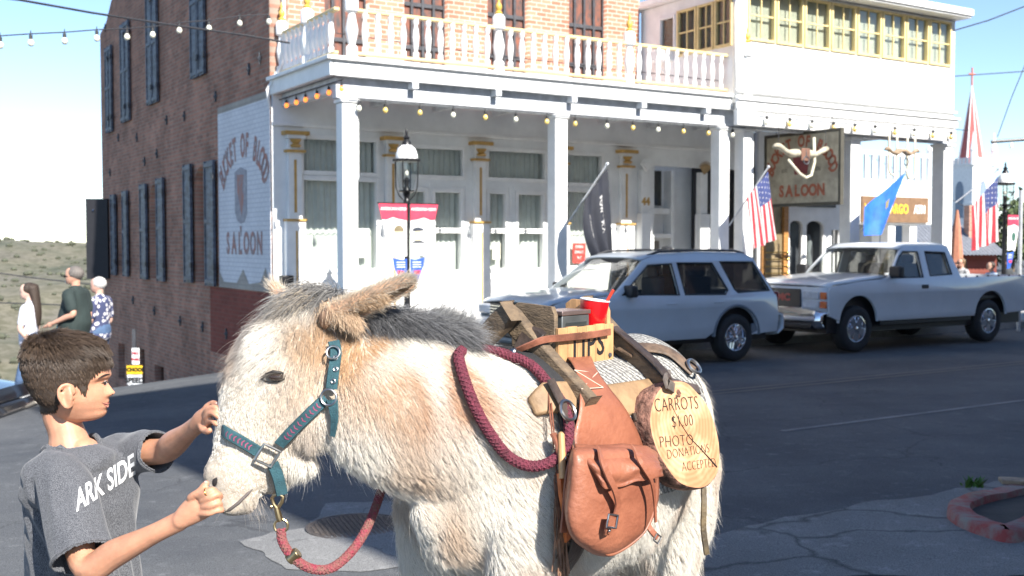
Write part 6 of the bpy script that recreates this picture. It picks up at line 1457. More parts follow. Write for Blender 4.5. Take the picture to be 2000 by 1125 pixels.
# ---- crate ----
ct0, ct1, cs0, cs1, cz0 = .185, .425, -.045, .105, 1.188
CR = thing('tips_crate', 'small pine crate marked TIPS strapped on the pack saddle', 'crate', tuple(F((ct0+ct1)/2, (cs0+cs1)/2, cz0)), math.atan2(AX.y, AX.x))
CL, CD = ct1-ct0, cs1-cs0
mb = MB()
for k in range(6): mb.box((-CL/2+k*CL/6+.0008, -CD/2-.0, .006+.001*(k % 2)), (-CL/2+(k+1)*CL/6-.0008, -CD/2+.010, .102+.0015*math.sin(k*2)))
mb.build('front_slats', PINE, CR, bevel=.001)
MB().box((-CL/2-.004, -CD/2-.006, -.006), (CL/2+.004, CD/2, .0055)).build('base_board', PINE, CR, bevel=.002)
MB().box((-CL/2+.012, CD/2-.012, .006), (CL/2-.012, CD/2, .12)).build('back_board', PINE, CR, bevel=.002)
for x in (-CL/2-.0005, CL/2-.0125):
    finish('end_board', plate([(-CD/2+.011, .006), (CD/2, .006), (CD/2, .15), (CD/2-.02, .162), (-CD/2+.02, .155), (-CD/2+.011, .135)], [], .014, lambda a, b, z, x=x: (x+.007+z, a, b)), OLDW if x < 0 else PINE, CR, bevel=.002)
finish('tips_word', textmesh('TIPS', .078, .0006, .0008, lambda x, y, z: (x*1.0-.0, -CD/2-.0009-z, .052+y*1.15), space=1.1), mat('marker_black', (.012, .012, .014), .6), CR)
MB().tube([(CL*.42, -CD/2-.004, .02), (CL*.42, -CD/2+.002, .02)], .006, 8).build('bolt', IRON, CR)
MX = thing('metal_cash_box', 'grey metal box standing inside the tips crate', 'box', tuple(F(.285, .055, cz0+.012)), math.atan2(AX.y, AX.x))
MB().box((-.058, -.03, 0), (.058, .045, .118)).build('body', mat('grey_tin', (.13, .14, .14), .4, metal=.5, var=.2), MX, bevel=.003); MB().box((-.061, -.033, .118), (.061, .048, .130)).build('lid', mat('tin_lid', (.30, .22, .20), .3, metal=.7), MX, bevel=.002); MB().box((-.045, -.0315, .03), (.045, -.03, .10)).build('window', mat('dark_plastic', (.035, .04, .04), .2), MX, bevel=.001)
cupb = F(.385, .055, cz0+.045)
CUP = thing('red_cup', 'red plastic cup with a white rim standing in the tips crate', 'cup', tuple(cupb))
tl = Matrix.Rotation(R(7), 4, 'Y')
MB().lathe([(.028, 0), (.0295, .03), (.031, .032), (.034, .075), (.0355, .077), (.0385, .118), (.0365, .118), (.030, .03), (.026, .004)], n=32, M=tl).build('cup', mat('red_plastic', (.62, .008, .012), .25, var=.02, coat=.3), CUP, ang=60)
MB().tube([tl @ Vector((.0382*math.cos(a), .0382*math.sin(a), .119)) for a in [k*math.pi/16 for k in range(32)]], .0022, 8, closed=True).build('rim', WHITE, CUP); MB().lathe([(.0362, .112), (.0295, .03), (.0, .03)], n=32, M=tl).build('inside', WHITE, CUP)
e0 = F(.385, .055, cz0+.06); e1 = W(1198, 566, 2.84); tag(MB().tube([e0+Vector((-.01, 0, 0)), e1], .0042, 10).build('drinking_straw', mat('red_straw', (.75, .06, .03), .35)), 'orange red straw sticking out of the red cup', 'straw')
ribbon([SPt(999, 689, .05), SPt(1030, 676, .085), SPt(1062, 664, .112), SPt(1100, 660, .117), SPt(1150, 655, .117), SPt(1192, 648, .117)], .018, .002, SD).build('crate_strap', LEAB, SADL, wp=True)
MB().ball(SPt(1003, 688, .065), .011, 10).build('steel_stud', STEEL, SADL, wp=True)
# ---- saddle bag ----
NB = Vector((.60, -.80, .02)).normalized(); CB = RC(1190, 960, .05)
def FB(px, py, dep):
    r = ray(px, py); o = Vector((0, 0, CAMZ)); k = NB.dot(CB+NB*dep-o)/NB.dot(r); return o+r*k
BAG = thing('saddle_bag', 'worn russet leather saddlebag with buckled flap hanging on the near side', 'saddlebag', tuple(CB))
def puffy(out, layers, k=5):
    """closed cushion: outline in photo pixels, layers (inset, depth)"""
    Q = catmull([tuple(o) for o in out]+[tuple(out[0])], k)[:-1]; cx = sum(q[0] for q in Q)/len(Q); cy = sum(q[1] for q in Q)/len(Q); n = len(Q); mb = MB(); V = []
    for ins, dep in layers:
        for q in Q: V.append(FB(cx+(q[0]-cx)*ins, cy+(q[1]-cy)*ins, dep))
    V.append(FB(cx, cy, layers[-1][1])); L = len(layers)
    fs = [(i*n+j, i*n+(j+1) % n, (i+1)*n+(j+1) % n, (i+1)*n+j) for i in range(L-1) for j in range(n)]+[((L-1)*n+j, (L-1)*n+(j+1) % n, L*n) for j in range(n)]+[tuple(range(n-1, -1, -1))]
    return mb.add(V, fs)
# skirt from the saddle down behind the bag
def grid_px(rows, offs, nu=24, nv=10):
    mb = MB(); L = catmull([(a[0], a[1], o) for a, o in zip([r[0] for r in rows], offs)], 6); Rr = catmull([(a[0], a[1], o) for a, o in zip([r[1] for r in rows], offs)], 6)
    def fn(i, j):
        k = min(len(L)-1, int(round(i*(len(L)-1)))); x = L[k][0]*(1-j)+Rr[k][0]*j; y = L[k][1]*(1-j)+Rr[k][1]*j; return RC(x, y, L[k][2])
    mb.grid(fn, len(L)-1, nv); return mb
sk = grid_px([((1098, 712), (1152, 712)), ((1112, 735), (1160, 740)), ((1120, 770), (1182, 768)), ((1118, 810), (1215, 805)), ((1108, 850), (1240, 845)), ((1104, 895), (1258, 890))], [.085, .08, .07, .06, .05, .045])
o = sk.build('skirt', LEA, BAG, wp=True, ang=180); s = o.modifiers.new('s', 'SOLIDIFY'); s.thickness = .005; s.offset = 1
sm_ = o.modifiers.new('m', 'SMOOTH'); sm_.iterations = 6
mb = MB()
for a, b in (((1112, 737), (1158, 742)), ((1112, 737), (1168, 768)), ((1158, 742), (1124, 770)), ((1124, 770), (1168, 768))):
    p0, p1 = RC(*a, .088), RC(*b, .082); mb.tube([p0, p1], .0012, 5)
mb.build('stitching', mat('pale_thread', (.7, .5, .4), .8), BAG, wp=True)
bag = puffy([(1118, 872), (1200, 872), (1270, 885), (1284, 930), (1282, 985), (1262, 1035), (1225, 1070), (1185, 1088), (1150, 1078), (1118, 1052), (1104, 1010), (1108, 930)], [(1, 0), (1.02, .02), (1.0, .075), (.955, .098), (.80, .112), (.4, .118)])
bag.v = [tuple(Vector(v)+noise.noise_vector(Vector(v)*16)*.006+noise.noise_vector(Vector(v)*40)*.002) for v in bag.v]; o = bag.build('pouch', LEA, BAG, wp=True, ang=180); ds = o.modifiers.new('sub', 'SUBSURF'); ds.levels = ds.render_levels = 1
PIP = mat('bag_piping', (.24, .085, .045), .5, var=.2)
Qp = catmull([(1168, 905), (1162, 950), (1155, 1000), (1160, 1045), (1185, 1083), (1225, 1068), (1262, 1033), (1280, 985), (1283, 935)], 6); MB().tube([FB(a, b, .088 if i > 12 else .098) for i, (a, b) in enumerate(Qp)], .0035, 8).build('piping', PIP, o)
Qp = catmull([(1122, 880), (1110, 930), (1104, 1000), (1100, 1040)], 5); ribbon([FB(a, b, .04) for a, b in Qp], .02, .003, NB).build('gusset_edge', LEA, o)
def flapgrid(i, j):
    # i left->right, j top->bottom
    top = [(1122, 868), (1165, 872), (1215, 868), (1262, 872), (1282, 884)]; bot = [(1168, 935), (1182, 955), (1208, 952), (1250, 940), (1294, 930)]
    k = i*4; q = min(3, int(k)); f = k-q; f2 = f*f*(3-2*f)
    a = (top[q][0]*(1-f)+top[q+1][0]*f, top[q][1]*(1-f)+top[q+1][1]*f); b = (bot[q][0]*(1-f)+bot[q+1][0]*f, bot[q][1]*(1-f2)+bot[q+1][1]*f2)
    x = a[0]*(1-j)+b[0]*j; y = a[1]*(1-j)+b[1]*j
    dep = .055+.078*math.sin(min(1, j*1.5)*math.pi/2)+.006*math.sin(i*9)*j-(.02*(abs(2*i-1)**4))
    return FB(x, y, dep)
mb = MB(); mb.grid(lambda i, j: flapgrid(i, j)+NB*(noise.noise(Vector((i*5, j*5, 2)))*.007), 32, 20); o = mb.build('flap', LEA, BAG, wp=True, ang=180); s = o.modifiers.new('s', 'SOLIDIFY'); s.thickness = .005; s.offset = 0; bv = o.modifiers.new('b', 'BEVEL'); bv.width = .0015
# flap side fold
mb = MB(); ribbon([FB(1122, 868, .056), FB(1135, 892, .09), FB(1150, 915, .118), FB(1170, 937, .136)], .014, .002, (NB+Vector((-.6, -.2, .3))).normalized()); 
for pts_, wd_, nm in (([(1168, 874), (1176, 900), (1188, 930), (1201, 957), (1207, 985), (1202, 1010), (1193, 1030)], .017, 'front_strap'), ([(1235, 872), (1247, 896), (1260, 918), (1272, 940), (1278, 975), (1280, 1020)], .013, 'rear_strap')):
    P = [FB(a, b, d) for (a, b), d in zip(pts_, (.10, .135, .145, .146, .138, .136, .136))]
    ribbon(P, wd_ if nm == 'front_strap' else (.016, .006), .003, NB).build(nm, LEAB if False else LEA, BAG, wp=True)
c = FB(1196, 1018, .142)
ring_(c, .0155, .0024, NB, up=Vector((.3, 0, 1)), seg=24, sq=True).build('buckle', STEEL, BAG, wp=True)
ribbon([FB(1186, 1042, .13), FB(1188, 1028, .136), FB(1196, 1008, .14)], .02, .003, NB).build('buckle_tab', LEA, BAG, wp=True); MB().ball(FB(1190, 1037, .141), .003, 8).build('rivet', STEEL, BAG, wp=True)
ribbon([FB(1262, 1020, .06), FB(1272, 1036, .07), FB(1284, 1050, .075)], .016, .003, NB).build('side_tab', LEA, BAG, wp=True); ring_(FB(1284, 1052, .078), .010, .0018, NB, up=Vector((.7, 0, .7)), seg=24, sq=True).build('side_buckle', STEEL, BAG, wp=True)
MB().box((0, 0, 0), (.001, .001, .001))
mb = MB(); rv = random.Random(5)
for a, b in ((1170, 985), (1230, 1030), (1140, 1010)): pass
# ---- knife sheath and fringe ----
KS = thing('knife_sheath', 'orange leather sheath with a wooden handled knife and long fringe before the saddlebag', 'sheath', tuple(RC(1090, 960, .03)))
def RP(px, py, off): return RC(px, py, off)
ribbon([RP(1090, 925, .05), RP(1092, 960, .05), RP(1100, 1010, .045), RP(1100, 1050, .04)], (.034, .022), .006, SD).build('sheath', mat('orange_leather', (.60, .17, .05), .45, var=.2, scale=12, bump=.2), KS, wp=True)
MB().tube([RP(1089, 935, .06), RP(1088, 900, .065), RP(1088, 850, .06), RP(1089, 846, .06)], [.011, .0125, .012, .006], 12, flat=.7).build('knife_handle', mat('handle_wood', (.50, .30, .14), .5, var=.2), KS, wp=True)
ribbon([RP(1074, 848, .045), RP(1082, 865, .055), RP(1092, 900, .055)], (.02, .03), .004, SD).build('sheath_collar', LEAB, KS, wp=True); MB().ball(RP(1094, 898, .075), .006, 8).build('snap_stud', STEEL, KS, wp=True)
FRM = mat('fringe_leather', (.24, .13, .08), .7, var=.3, scale=20)
for k in range(26):
    x0 = 1078+rv.uniform(-2, 20); y0 = rv.uniform(905, 990); P = [RP(x0, y0, .035), RP(x0+rv.uniform(-4, 8), y0+60, .04), RP(min(1100, x0+rv.uniform(-6, 14)), min(1122, y0+125), .035)]
    e = P[-1]+Vector((rv.uniform(-.01, .01), 0, -rv.uniform(.02, .09))); ribbon(P+[e], .0048, .0012, (SD+Vector((rv.uniform(-.6, .6), 0, 0))).normalized(), k=4).build('fringe_strand', FRM, KS, wp=True)
ribbon([BD(.09, 92, .03), BD(.09, 120, .03), BD(.09, 150, .02), BD(.09, 178, .012)], .05, .004, [SD, SD, Vector((.5, -.4, -.7)), Vector((0, 0, -1))]).build('girth', LEAD_, SADL, wp=True)
for x, y0 in ((1066, 770), (1072, 790)): ribbon([RP(x, y0, .04), RP(x+4, y0+50, .042), RP(x+10, y0+110, .04)], .004, .0012, SD).build('saddle_string', LEAB, SADL, wp=True)
# ---- wood slice sign ----
NS = Vector((.72, -.66, .20)).normalized(); CS = W(1338, 848, 2.74)
def FS(px, py, dep=0):
    r = ray(px, py); o = Vector((0, 0, CAMZ)); k = NS.dot(CS+NS*dep-o)/NS.dot(r); return o+r*k
SLC = thing('wood_slice_sign', 'round wood slice with bark edge and hand lettered donation notice on the hip', 'sign', tuple(CS))
om = [(1318, 745), (1340, 748), (1362, 768), (1385, 800), (1401, 850), (1405, 893), (1400, 925), (1380, 948), (1355, 952), (1325, 940), (1298, 905), (1280, 870), (1270, 825), (1278, 780), (1295, 755)]
wm = bpy.data.materials.new('slice_wood'); wm.use_nodes = True; b_ = wm.node_tree.nodes['Principled BSDF']; b_.inputs['Roughness'].default_value = .6
tc = N_(wm, 'ShaderNodeTexCoord'); mp = N_(wm, 'ShaderNodeMapping'); L_(wm, tc.outputs['Object'], mp.inputs[0]); mp.inputs['Location'].default_value = tuple(-(CS+Vector((0, 0, .03)))); wv = N_(wm, 'ShaderNodeTexWave', Scale=22.0, Distortion=4.0, Detail=3.0); wv.wave_type = 'RINGS'; wv.rings_direction = 'SPHERICAL'; L_(wm, mp.outputs[0], wv.inputs[0])
nz = N_(wm, 'ShaderNodeTexNoise', Scale=14.0, Detail=5); L_(wm, tc.outputs['Object'], nz.inputs[0]); rr = N_(wm, 'ShaderNodeValToRGB'); L_(wm, wv.outputs[0], rr.inputs[0]); rr.color_ramp.elements[0].color = (.54, .31, .17, 1); rr.color_ramp.elements[1].color = (.62, .39, .23, 1)
r3 = N_(wm, 'ShaderNodeValToRGB'); L_(wm, nz.outputs[0], r3.inputs[0]); r3.color_ramp.elements[0].position = .42; r3.color_ramp.elements[1].position = .62; r3.color_ramp.elements[0].color = (.62, .42, .30, 1); r3.color_ramp.elements[1].color = (1, 1, 1, 1)
mx = N_(wm, 'ShaderNodeMixRGB', blend_type='MULTIPLY'); mx.inputs[0].default_value = .7; L_(wm, rr.outputs[0], mx.inputs[1]); L_(wm, r3.outputs[0], mx.inputs[2]); L_(wm, mx.outputs[0], b_.inputs['Base Color'])
BARK = mat('bark', (.24, .12, .085), .95, var=.5, scale=18, bump=1.0, bscale=70)
Q = [Vector(q+(0,)) if len(q) == 2 else Vector(q) for q in [tuple(x) for x in catmull([o+(0,) for o in om]+[om[0]+(0,)], 7)[:-1]]]; n = len(Q)
TH = .062; mb = MB(); V = [FS(q.x, q.y, 0) for q in Q]; cen = sum(V, Vector())/n; mb.add([cen]+V, [(0, i+1, (i+1) % n+1) for i in range(n)]); mb.build('cut_face', wm, SLC, wp=True, ang=180)
mb = MB(); Vv = []
for L, (dd, k) in enumerate(((0.0, 1.0), (-.003, 1.02), (-.02, 1.035), (-.045, 1.03), (-TH, 1.0))):
    for i, p in enumerate(V):
        e = 1+.022*noise.noise(p*45+Vector((0, 0, L))) if L else 1
        Vv.append(cen+(p-cen)*k*e+NS*dd)
mb.add(Vv, [(L*n+i, (L+1)*n+i, (L+1)*n+(i+1) % n, L*n+(i+1) % n) for L in range(4) for i in range(n)]+[tuple(4*n+i for i in range(n))]); mb.build('bark_edge', BARK, SLC, wp=True, ang=50)
SX = Vector((-NS.y, NS.x, 0)).normalized(); SY = NS.cross(SX).normalized()
if SY.z < 0: SY = -SY
INK = mat('burnt_lettering', (.022, .016, .012), .7)
def stext(s, px, py, size, sx=1.0, rot=0):
    c = FS(px, py, .0012); ca, sa = math.cos(rot), math.sin(rot)
    finish('lettering', textmesh(s, size*.94, .0003, -.0010, lambda x, y, z: c+SX*(x*sx*ca-y*sa)+SY*(x*sx*sa+y*ca)+NS*z, space=1.05), INK, SLC, wp=True, smooth=False)
stext('CARROTS', 1322, 790, .052, .86, R(-4)); stext('$1.00', 1333, 823, .046, .95, R(-4)); stext('PHOTO', 1322, 862, .044, 1.0, R(-5)); stext('DONATIONS', 1345, 882, .036, .92, R(-3)); stext('ACCEPTED', 1366, 908, .036, .9, R(-4))
mb = MB(); P = [FS(a, b, .0008) for a, b in ((1316, 800), (1330, 828), (1348, 856), (1368, 876), (1385, 895), (1400, 912))]; mb.tube(P, [.0006, .001, .0012, .0014, .002, .0024], 5); mb.build('crack', INK, SLC, wp=True)
mb = MB(); c = FS(1324, 768, .001)
for k in range(9): mb.ball(c+SX*rv.uniform(-.008, .008)+SY*rv.uniform(-.01, .01), .0045, 6)
mb.build('knot', BARK, SLC, wp=True)
mb = MB(); ribbon([RC(1305, 735, .03), FS(1300, 745, .006), FS(1315, 758, .005)], .03, .004, NS).build('hanging_strap', mat('strap_greybrown', (.16, .13, .11), .7, var=.3, bump=.3), SLC, wp=True)
ribbon([W(1374, 940, 2.83), W(1375, 985, 2.80), W(1374, 1030, 2.79), W(1379, 1072, 2.785), W(1381, 1083, 2.785)], .0165, .003, (.3, -.95, 0)).build('loose_strap', mat('olive_leather', (.12, .085, .04), .6, var=.4, scale=15, bump=.3), SADL, wp=True)
# ======================= people =======================
def head_mesh(mb, ctr, yaw, S=1.0, pr=None, chin_soft=0):
    """head as stacked sections: midline profile front/back, half width; nose, brow, eye hollows and lips as bumps"""
    # (z, front, back, half width) metres about the head centre, for a child head of .207 m
    prof = [(.104, .015, -.030, .018), (.098, .042, -.058, .040), (.088, .066, -.080, .056), (.068, .084, -.094, .068), (.043, .093, -.100, .0735), (.018, .0955, -.100, .0755), (.002, .096, -.097, .0755), (-.009, .0905, -.094, .0745), (-.018, .0905, -.090, .073), (-.030, .0895, -.084, .071),
            (-.040, .0900, -.078, .069), (-.050, .0915, -.070, .066), (-.0585, .0905, -.062, .062), (-.067, .0905, -.054, .058), (-.076, .0865, -.046, .053), (-.085, .0880, -.036, .047), (-.094, .082, -.022, .040), (-.101, .066, -.005, .028), (-.104, .045, .008, .012)]
    if pr: prof = pr
    nose = [(-.006, 0), (-.012, .002), (-.020, .008), (-.028, .014), (-.0345, .0205), (-.040, .019), (-.045, .008), (-.050, 0)]
    zs = np.linspace(.104, -.104, 84); n = 72; V = []
    pz = [-p[0] for p in prof]
    g = lambda x, s: math.exp(-(x/s)**2)
    for z in zs:
        f, b, w_ = (float(np.interp(-z, pz, [p[k] for p in prof])) for k in (1, 2, 3)); cx = (f+b)/2; hx = (f-b)/2
        nb = float(np.interp(-z, [-q[0] for q in nose], [q[1] for q in nose])) if -.05 < z < -.006 else 0
        for j in range(n):
            a = 2*math.pi*j/n; c, s = math.cos(a), math.sin(a)
            x = cx+hx*math.copysign(abs(c)**.88, c); y = w_*math.copysign(abs(s)**.9, s)
            if c > 0:
                wn = .0075+.006*max(0, min(1, (-.02-z)/.02)); x += nb*g(y, wn)*c
                x -= .010*g(abs(y)-.031, .014)*g(z+.010, .011)                # eye hollow
                x += .004*g(abs(y)-.028, .02)*g(z-.004, .007)                # brow
                x += .0035*g(abs(y)-.036, .018)*g(z+.036, .016)              # cheek
                x += .0038*g(y, .020)*g(z+.0575, .0045)+.0042*g(y, .018)*g(z+.069, .005)-.0035*g(y, .024)*g(z+.0632, .0022)
                x += .004*g(abs(y)-.031, .0095)*g(z+.012, .0065)             # eyeball behind lids
            V.append((x*S, y*S, z*S))
    M = Matrix.Translation(ctr) @ Matrix.Rotation(yaw, 4, 'Z')
    V = [M @ Vector(v) for v in V]; N = len(zs)
    mb.add(V, [(i*n+j, (i+1)*n+j, (i+1)*n+(j+1) % n, i*n+(j+1) % n) for i in range(N-1) for j in range(n)]+[tuple(range(n)), tuple((N-1)*n+j for j in range(n-1, -1, -1))])
    return M
def limb(mb, P, side=(0, 0, 1), n=14, k=5): sweep(mb, [(Vector(p), r1, r2) for p, r1, r2 in P], side, n, k)
BOY = thing('person', 'boy with short dark hair in grey T-shirt reaching both hands to the donkey nose', 'person', (-1.02, 2.6, 0))
HC = Vector((-1.0625, 2.60, 1.178)); HY = R(4)
mb = MB(); HM4 = head_mesh(mb, HC, HY)
def w3(a, b, c): return W(a, b, c)
# ear on the near side
def ear_h(mb, sy, S=1):
    e0 = Vector((.026, sy*.0735, -.034)); f = lambda x, y, z: HM4 @ (e0+Vector((x*S, sy*y*S, z*S)))
    P = [f(.008, .0, -.012), f(.004, .006, -.022), f(-.005, .010, -.023), (f(-.012, .014, -.012)), f(-.017, .017, .002), f(-.017, .017, .015), f(-.010, .013, .025), f(.002, .007, .026), f(.009, .002, .017), f(.010, .0, .006)]
    mb.tube([Vector(q) for q in catmull([tuple(p) for p in P], 4)], .0044, 8)
    M3 = HM4.to_3x3() @ Matrix.Rotation(sy*R(24), 3, 'Z'); mb.ball(f(-.004, .006, .0), (.018, .0065, .026), 12, M3); mb.tube([f(-.010, .009, -.008), f(-.011, .012, .005), f(-.006, .010, .014)], .003, 6); mb.ball(f(.010, .002, -.004), (.004, .004, .006), 8)
ear_h(mb, -1, 1.05); ear_h(mb, 1, 1.05)
# neck, torso
limb(mb, [(HC+Vector((-.022, 0, -.045)), .045, .044), (HC+Vector((-.02, .002, -.09)), .042, .040), (Vector((-1.068, 2.60, 1.045)), .042, .043), (Vector((-1.06, 2.60, 1.0)), .055, .06)], (0, 1, 0), 18)
LX = Vector((.40, .915, 0)).normalized(); FX = Vector((.915, -.40, 0)).normalized(); TC = Vector((-1.030, 2.59, 0))
def T(f, l, z): return TC+FX*f+LX*l+Vector((0, 0, z))
def torso(mb, g=0.0, zb=.60, wz=1):
    P = [(.012, 1.012+g*.3, .03, .035), (.005, .992+g, .052+g, .085+g), (.0, .965, .075+g, .128+g), (.0, .92, .083+g, .135+g), (0, .84, .085+g*1.2, .122+g*1.2), (0, .74, .082+g*1.6, .112+g*1.7), (0, .66, .084+g*1.9, .115+g*1.9), (0, zb, .088+g*1.9, .122+g*1.9)]
    sweep(mb, [(T(f, 0, z), a, b) for f, z, a, b in P], LX, 28, 5, e=2.3)
torso(mb, 0, .56)
SHN, ELN, WRN = W(122, 942, 2.47), W(170, 1108, 2.345), W(352, 1017, 2.29)
SHF, ELF, WRF = W(236, 888, 2.70), W(322, 880, 2.62), W(386, 829, 2.46)
def arm(mb, S_, E_, W__, g=0):
    m = S_.lerp(E_, .5); limb(mb, [(S_, .042+g, .042+g), (m, .035+g, .034+g), (E_, .031+g, .031+g), (E_.lerp(W__, .3), .0335+g, .031+g), (E_.lerp(W__, .7), .024+g, .022+g), (W__, .0185+g, .0215+g)], (0, 0, 1), 16, 5)
arm(mb, SHN, ELN, WRN); arm(mb, SHF, ELF, WRF)
mb.ball(T(.01, -.112, .962), (.038, .040, .038)); mb.ball(T(.01, .115, .965), (.045, .05, .045))
limb(mb, [(T(.02, .10, .96), .05, .05), (SHF, .042, .042)], (0, 0, 1))
def finger(mb, P, r0, r1, nail=None):
    C = [Vector(p) for p in catmull([tuple(p) for p in P], 6)]; N = len(C); rr_ = [r0+(r1-r0)*i/(N-1)+.0006*math.sin(i/(N-1)*math.pi*3) for i in range(N)]
    mb.tube(C, rr_, 12); mb.ball(C[-1], r1*1.0, 12); mb.ball(C[0], r0, 12)
# near hand
PN = W(385, 992, 2.28)
limb(mb, [(WRN, .020, .022), (W(368, 1004, 2.285), .026, .018), (W(388, 990, 2.28), .030, .0165), (W(404, 984, 2.278), .028, .013)], (.3, -.9, .3), 16)
NF = [([(372, 972, 2.275), (386, 962, 2.268), (396, 951, 2.268), (404, 944, 2.27)], .0082, .0062), ([(390, 968, 2.268), (404, 961, 2.258), (414, 957, 2.26), (421, 961, 2.272)], .0084, .0068), ([(396, 978, 2.266), (412, 971, 2.255), (424, 966, 2.26), (431, 970, 2.275)], .0084, .0066), ([(398, 990, 2.266), (413, 987, 2.255), (425, 983, 2.26), (431, 987, 2.275)], .0082, .0064), ([(394, 1003, 2.268), (410, 1002, 2.258), (425, 997, 2.26), (434, 997, 2.27)], .0078, .0058)]
for P, a, b in NF: finger(mb, [W(*p) for p in P], a, b)
# far hand: thumb below, three fingers curled over the nose
limb(mb, [(WRF, .019, .021), (W(394, 822, 2.44), .024, .017), (W(404, 815, 2.425), .024, .014)], (.3, -.9, .3), 16)
FFN = [([(398, 808, 2.43), (404, 794, 2.425), (415, 787, 2.42), (426, 790, 2.405)], .0078, .0060), ([(401, 808, 2.415), (408, 798, 2.40), (420, 796, 2.388), (430, 804, 2.388)], .0080, .0062), ([(402, 818, 2.41), (410, 808, 2.395), (420, 809, 2.38), (429, 816, 2.38)], .0078, .0060), ([(404, 828, 2.415), (411, 822, 2.40), (418, 825, 2.385), (424, 829, 2.38)], .0070, .0055), ([(392, 830, 2.43), (398, 840, 2.415), (405, 843, 2.40), (410, 840, 2.392)], .0085, .0065)]
for P, a, b in FFN: finger(mb, [W(*p) for p in P], a, b)
# hips and legs (below the frame)
for s in (-1, 1):
    limb(mb, [(T(0, s*.06, .60), .075, .072), (T(.03, s*.075, .40), .055, .05), (T(.02, s*.08, .24), .042, .04), (T(.0, s*.08, .10), .03, .03), (T(0, s*.08, .045), .028, .03)], LX, 14)
    limb(mb, [(T(-.03, s*.08, .04), .03, .028), (T(.10, s*.085, .03), .022, .034)], LX, 12)
BSK = mat('boy_skin', (.50, .245, .15), .5, var=.10, scale=22, sss=.12, bump=.12, bscale=420)
bbody = blob(mb, .0030, smooth=2)
finish('body', bbody, BSK, BOY, wp=True, ang=180)
# shirt
TEE = bpy.data.materials.new('heather_grey_cotton'); TEE.use_nodes = True; b_ = TEE.node_tree.nodes['Principled BSDF']; b_.inputs['Roughness'].default_value = .95; b_.inputs['Specular IOR Level'].default_value = .1; b_.inputs['Sheen Weight'].default_value = .2
tc = N_(TEE, 'ShaderNodeTexCoord'); mp = N_(TEE, 'ShaderNodeMapping'); mp.inputs['Scale'].default_value = (1, 1, .45); L_(TEE, tc.outputs['Object'], mp.inputs[0]); n1 = N_(TEE, 'ShaderNodeTexNoise', Scale=650.0, Detail=2); L_(TEE, mp.outputs[0], n1.inputs[0])
rr = N_(TEE, 'ShaderNodeValToRGB'); L_(TEE, n1.outputs[0], rr.inputs[0]); rr.color_ramp.elements[0].position = .38; rr.color_ramp.elements[1].position = .62; rr.color_ramp.elements[0].color = (.045, .047, .054, 1); rr.color_ramp.elements[1].color = (.135, .138, .15, 1); L_(TEE, rr.outputs[0], b_.inputs['Base Color'])
n2 = N_(TEE, 'ShaderNodeTexNoise', Scale=5.0, Detail=3); L_(TEE, tc.outputs['Object'], n2.inputs[0]); bp = N_(TEE, 'ShaderNodeBump'); bp.inputs['Strength'].default_value = .5; bp.inputs['Distance'].default_value = .03; L_(TEE, n2.outputs[0], bp.inputs['Height']); L_(TEE, bp.outputs[0], b_.inputs['Normal'])
mb = MB(); torso(mb, .014, .52)
limb(mb, [(T(.0, -.10, .965), .055, .06), (SHN, .062, .062), (SHN.lerp(ELN, .45), .066, .062), (SHN.lerp(ELN, .98), .068, .060)], (0, 0, 1), 18)
limb(mb, [(T(.02, .08, .965), .06, .055), (SHF, .060, .056), (SHF.lerp(ELF, .55), .056, .052), (SHF.lerp(ELF, .98), .054, .048)], (0, 0, 1), 18)
mb.ball(T(.005, -.02, .985), (.09, .10, .042)); mb.ball(T(-.0, -.112, .962), (.054, .054, .052)); mb.ball(T(-.005, -.116, .93), (.05, .05, .05)); mb.ball(T(.0, .115, .965), (.062, .062, .058))
shirt = blob(mb, .0042, smooth=5)
bm = bmesh.new(); bm.from_mesh(shirt)
dn = (ELN-SHN).normalized(); pn = SHN.lerp(ELN, .90); df = (ELF-SHF).normalized(); pf = SHF.lerp(ELF, .86); NK = Vector((-1.055, 2.594, 1.025))
kill = []
for v in bm.verts:
    c = v.co
    if ((c-pn).dot(dn) > 0 and (c-pn).length < .11) or ((c-pf).dot(df) > 0 and (c-pf).length < .10) or c.z < .54: kill.append(v)
    else:
        q = c-NK; q = Vector((q.x, q.y, 0))
        if q.length < .063 and c.z > 1.0: kill.append(v)
bmesh.ops.delete(bm, geom=kill, context='VERTS')
# drape folds
for v in bm.verts:
    c = v.co; n = v.normal; a = .0
    d1_ = math.exp(-((c-T(.05, -.10, .88)).length/.10)**2); a += .006*math.sin((c.z*2.2+c.x*3.2-c.y*1.5)*38)*d1_
    d2_ = math.exp(-((c.z-.72)/.12)**2); a += .005*math.sin((c.z*.6+c.x*2.5+c.y*2.0)*48)*d2_
    dS = math.exp(-((c-SHF.lerp(ELF, .4)).length/.09)**2); a += .0045*math.sin((c.z*1.5-c.x*1.2)*60)*dS
    a += .004*noise.noise(c*11)
    v.co = c+n*a
bm.normal_update(); bm.to_mesh(shirt); bm.free()
so_ = finish('t_shirt', shirt, TEE, BOY, wp=True, ang=180); s = so_.modifiers.new('s', 'SOLIDIFY'); s.thickness = .003; s.offset = -1
sb = BVHTree.FromPolygons([v.co[:] for v in shirt.vertices], [tuple(p.vertices) for p in shirt.polygons])
def SR(px, py, off):
    d = ray(px, py).normalized(); h = sb.ray_cast(Vector((0, 0, CAMZ)), d)
    return (h[0]-d*off) if h[0] is not None else W(px, py, 2.45)
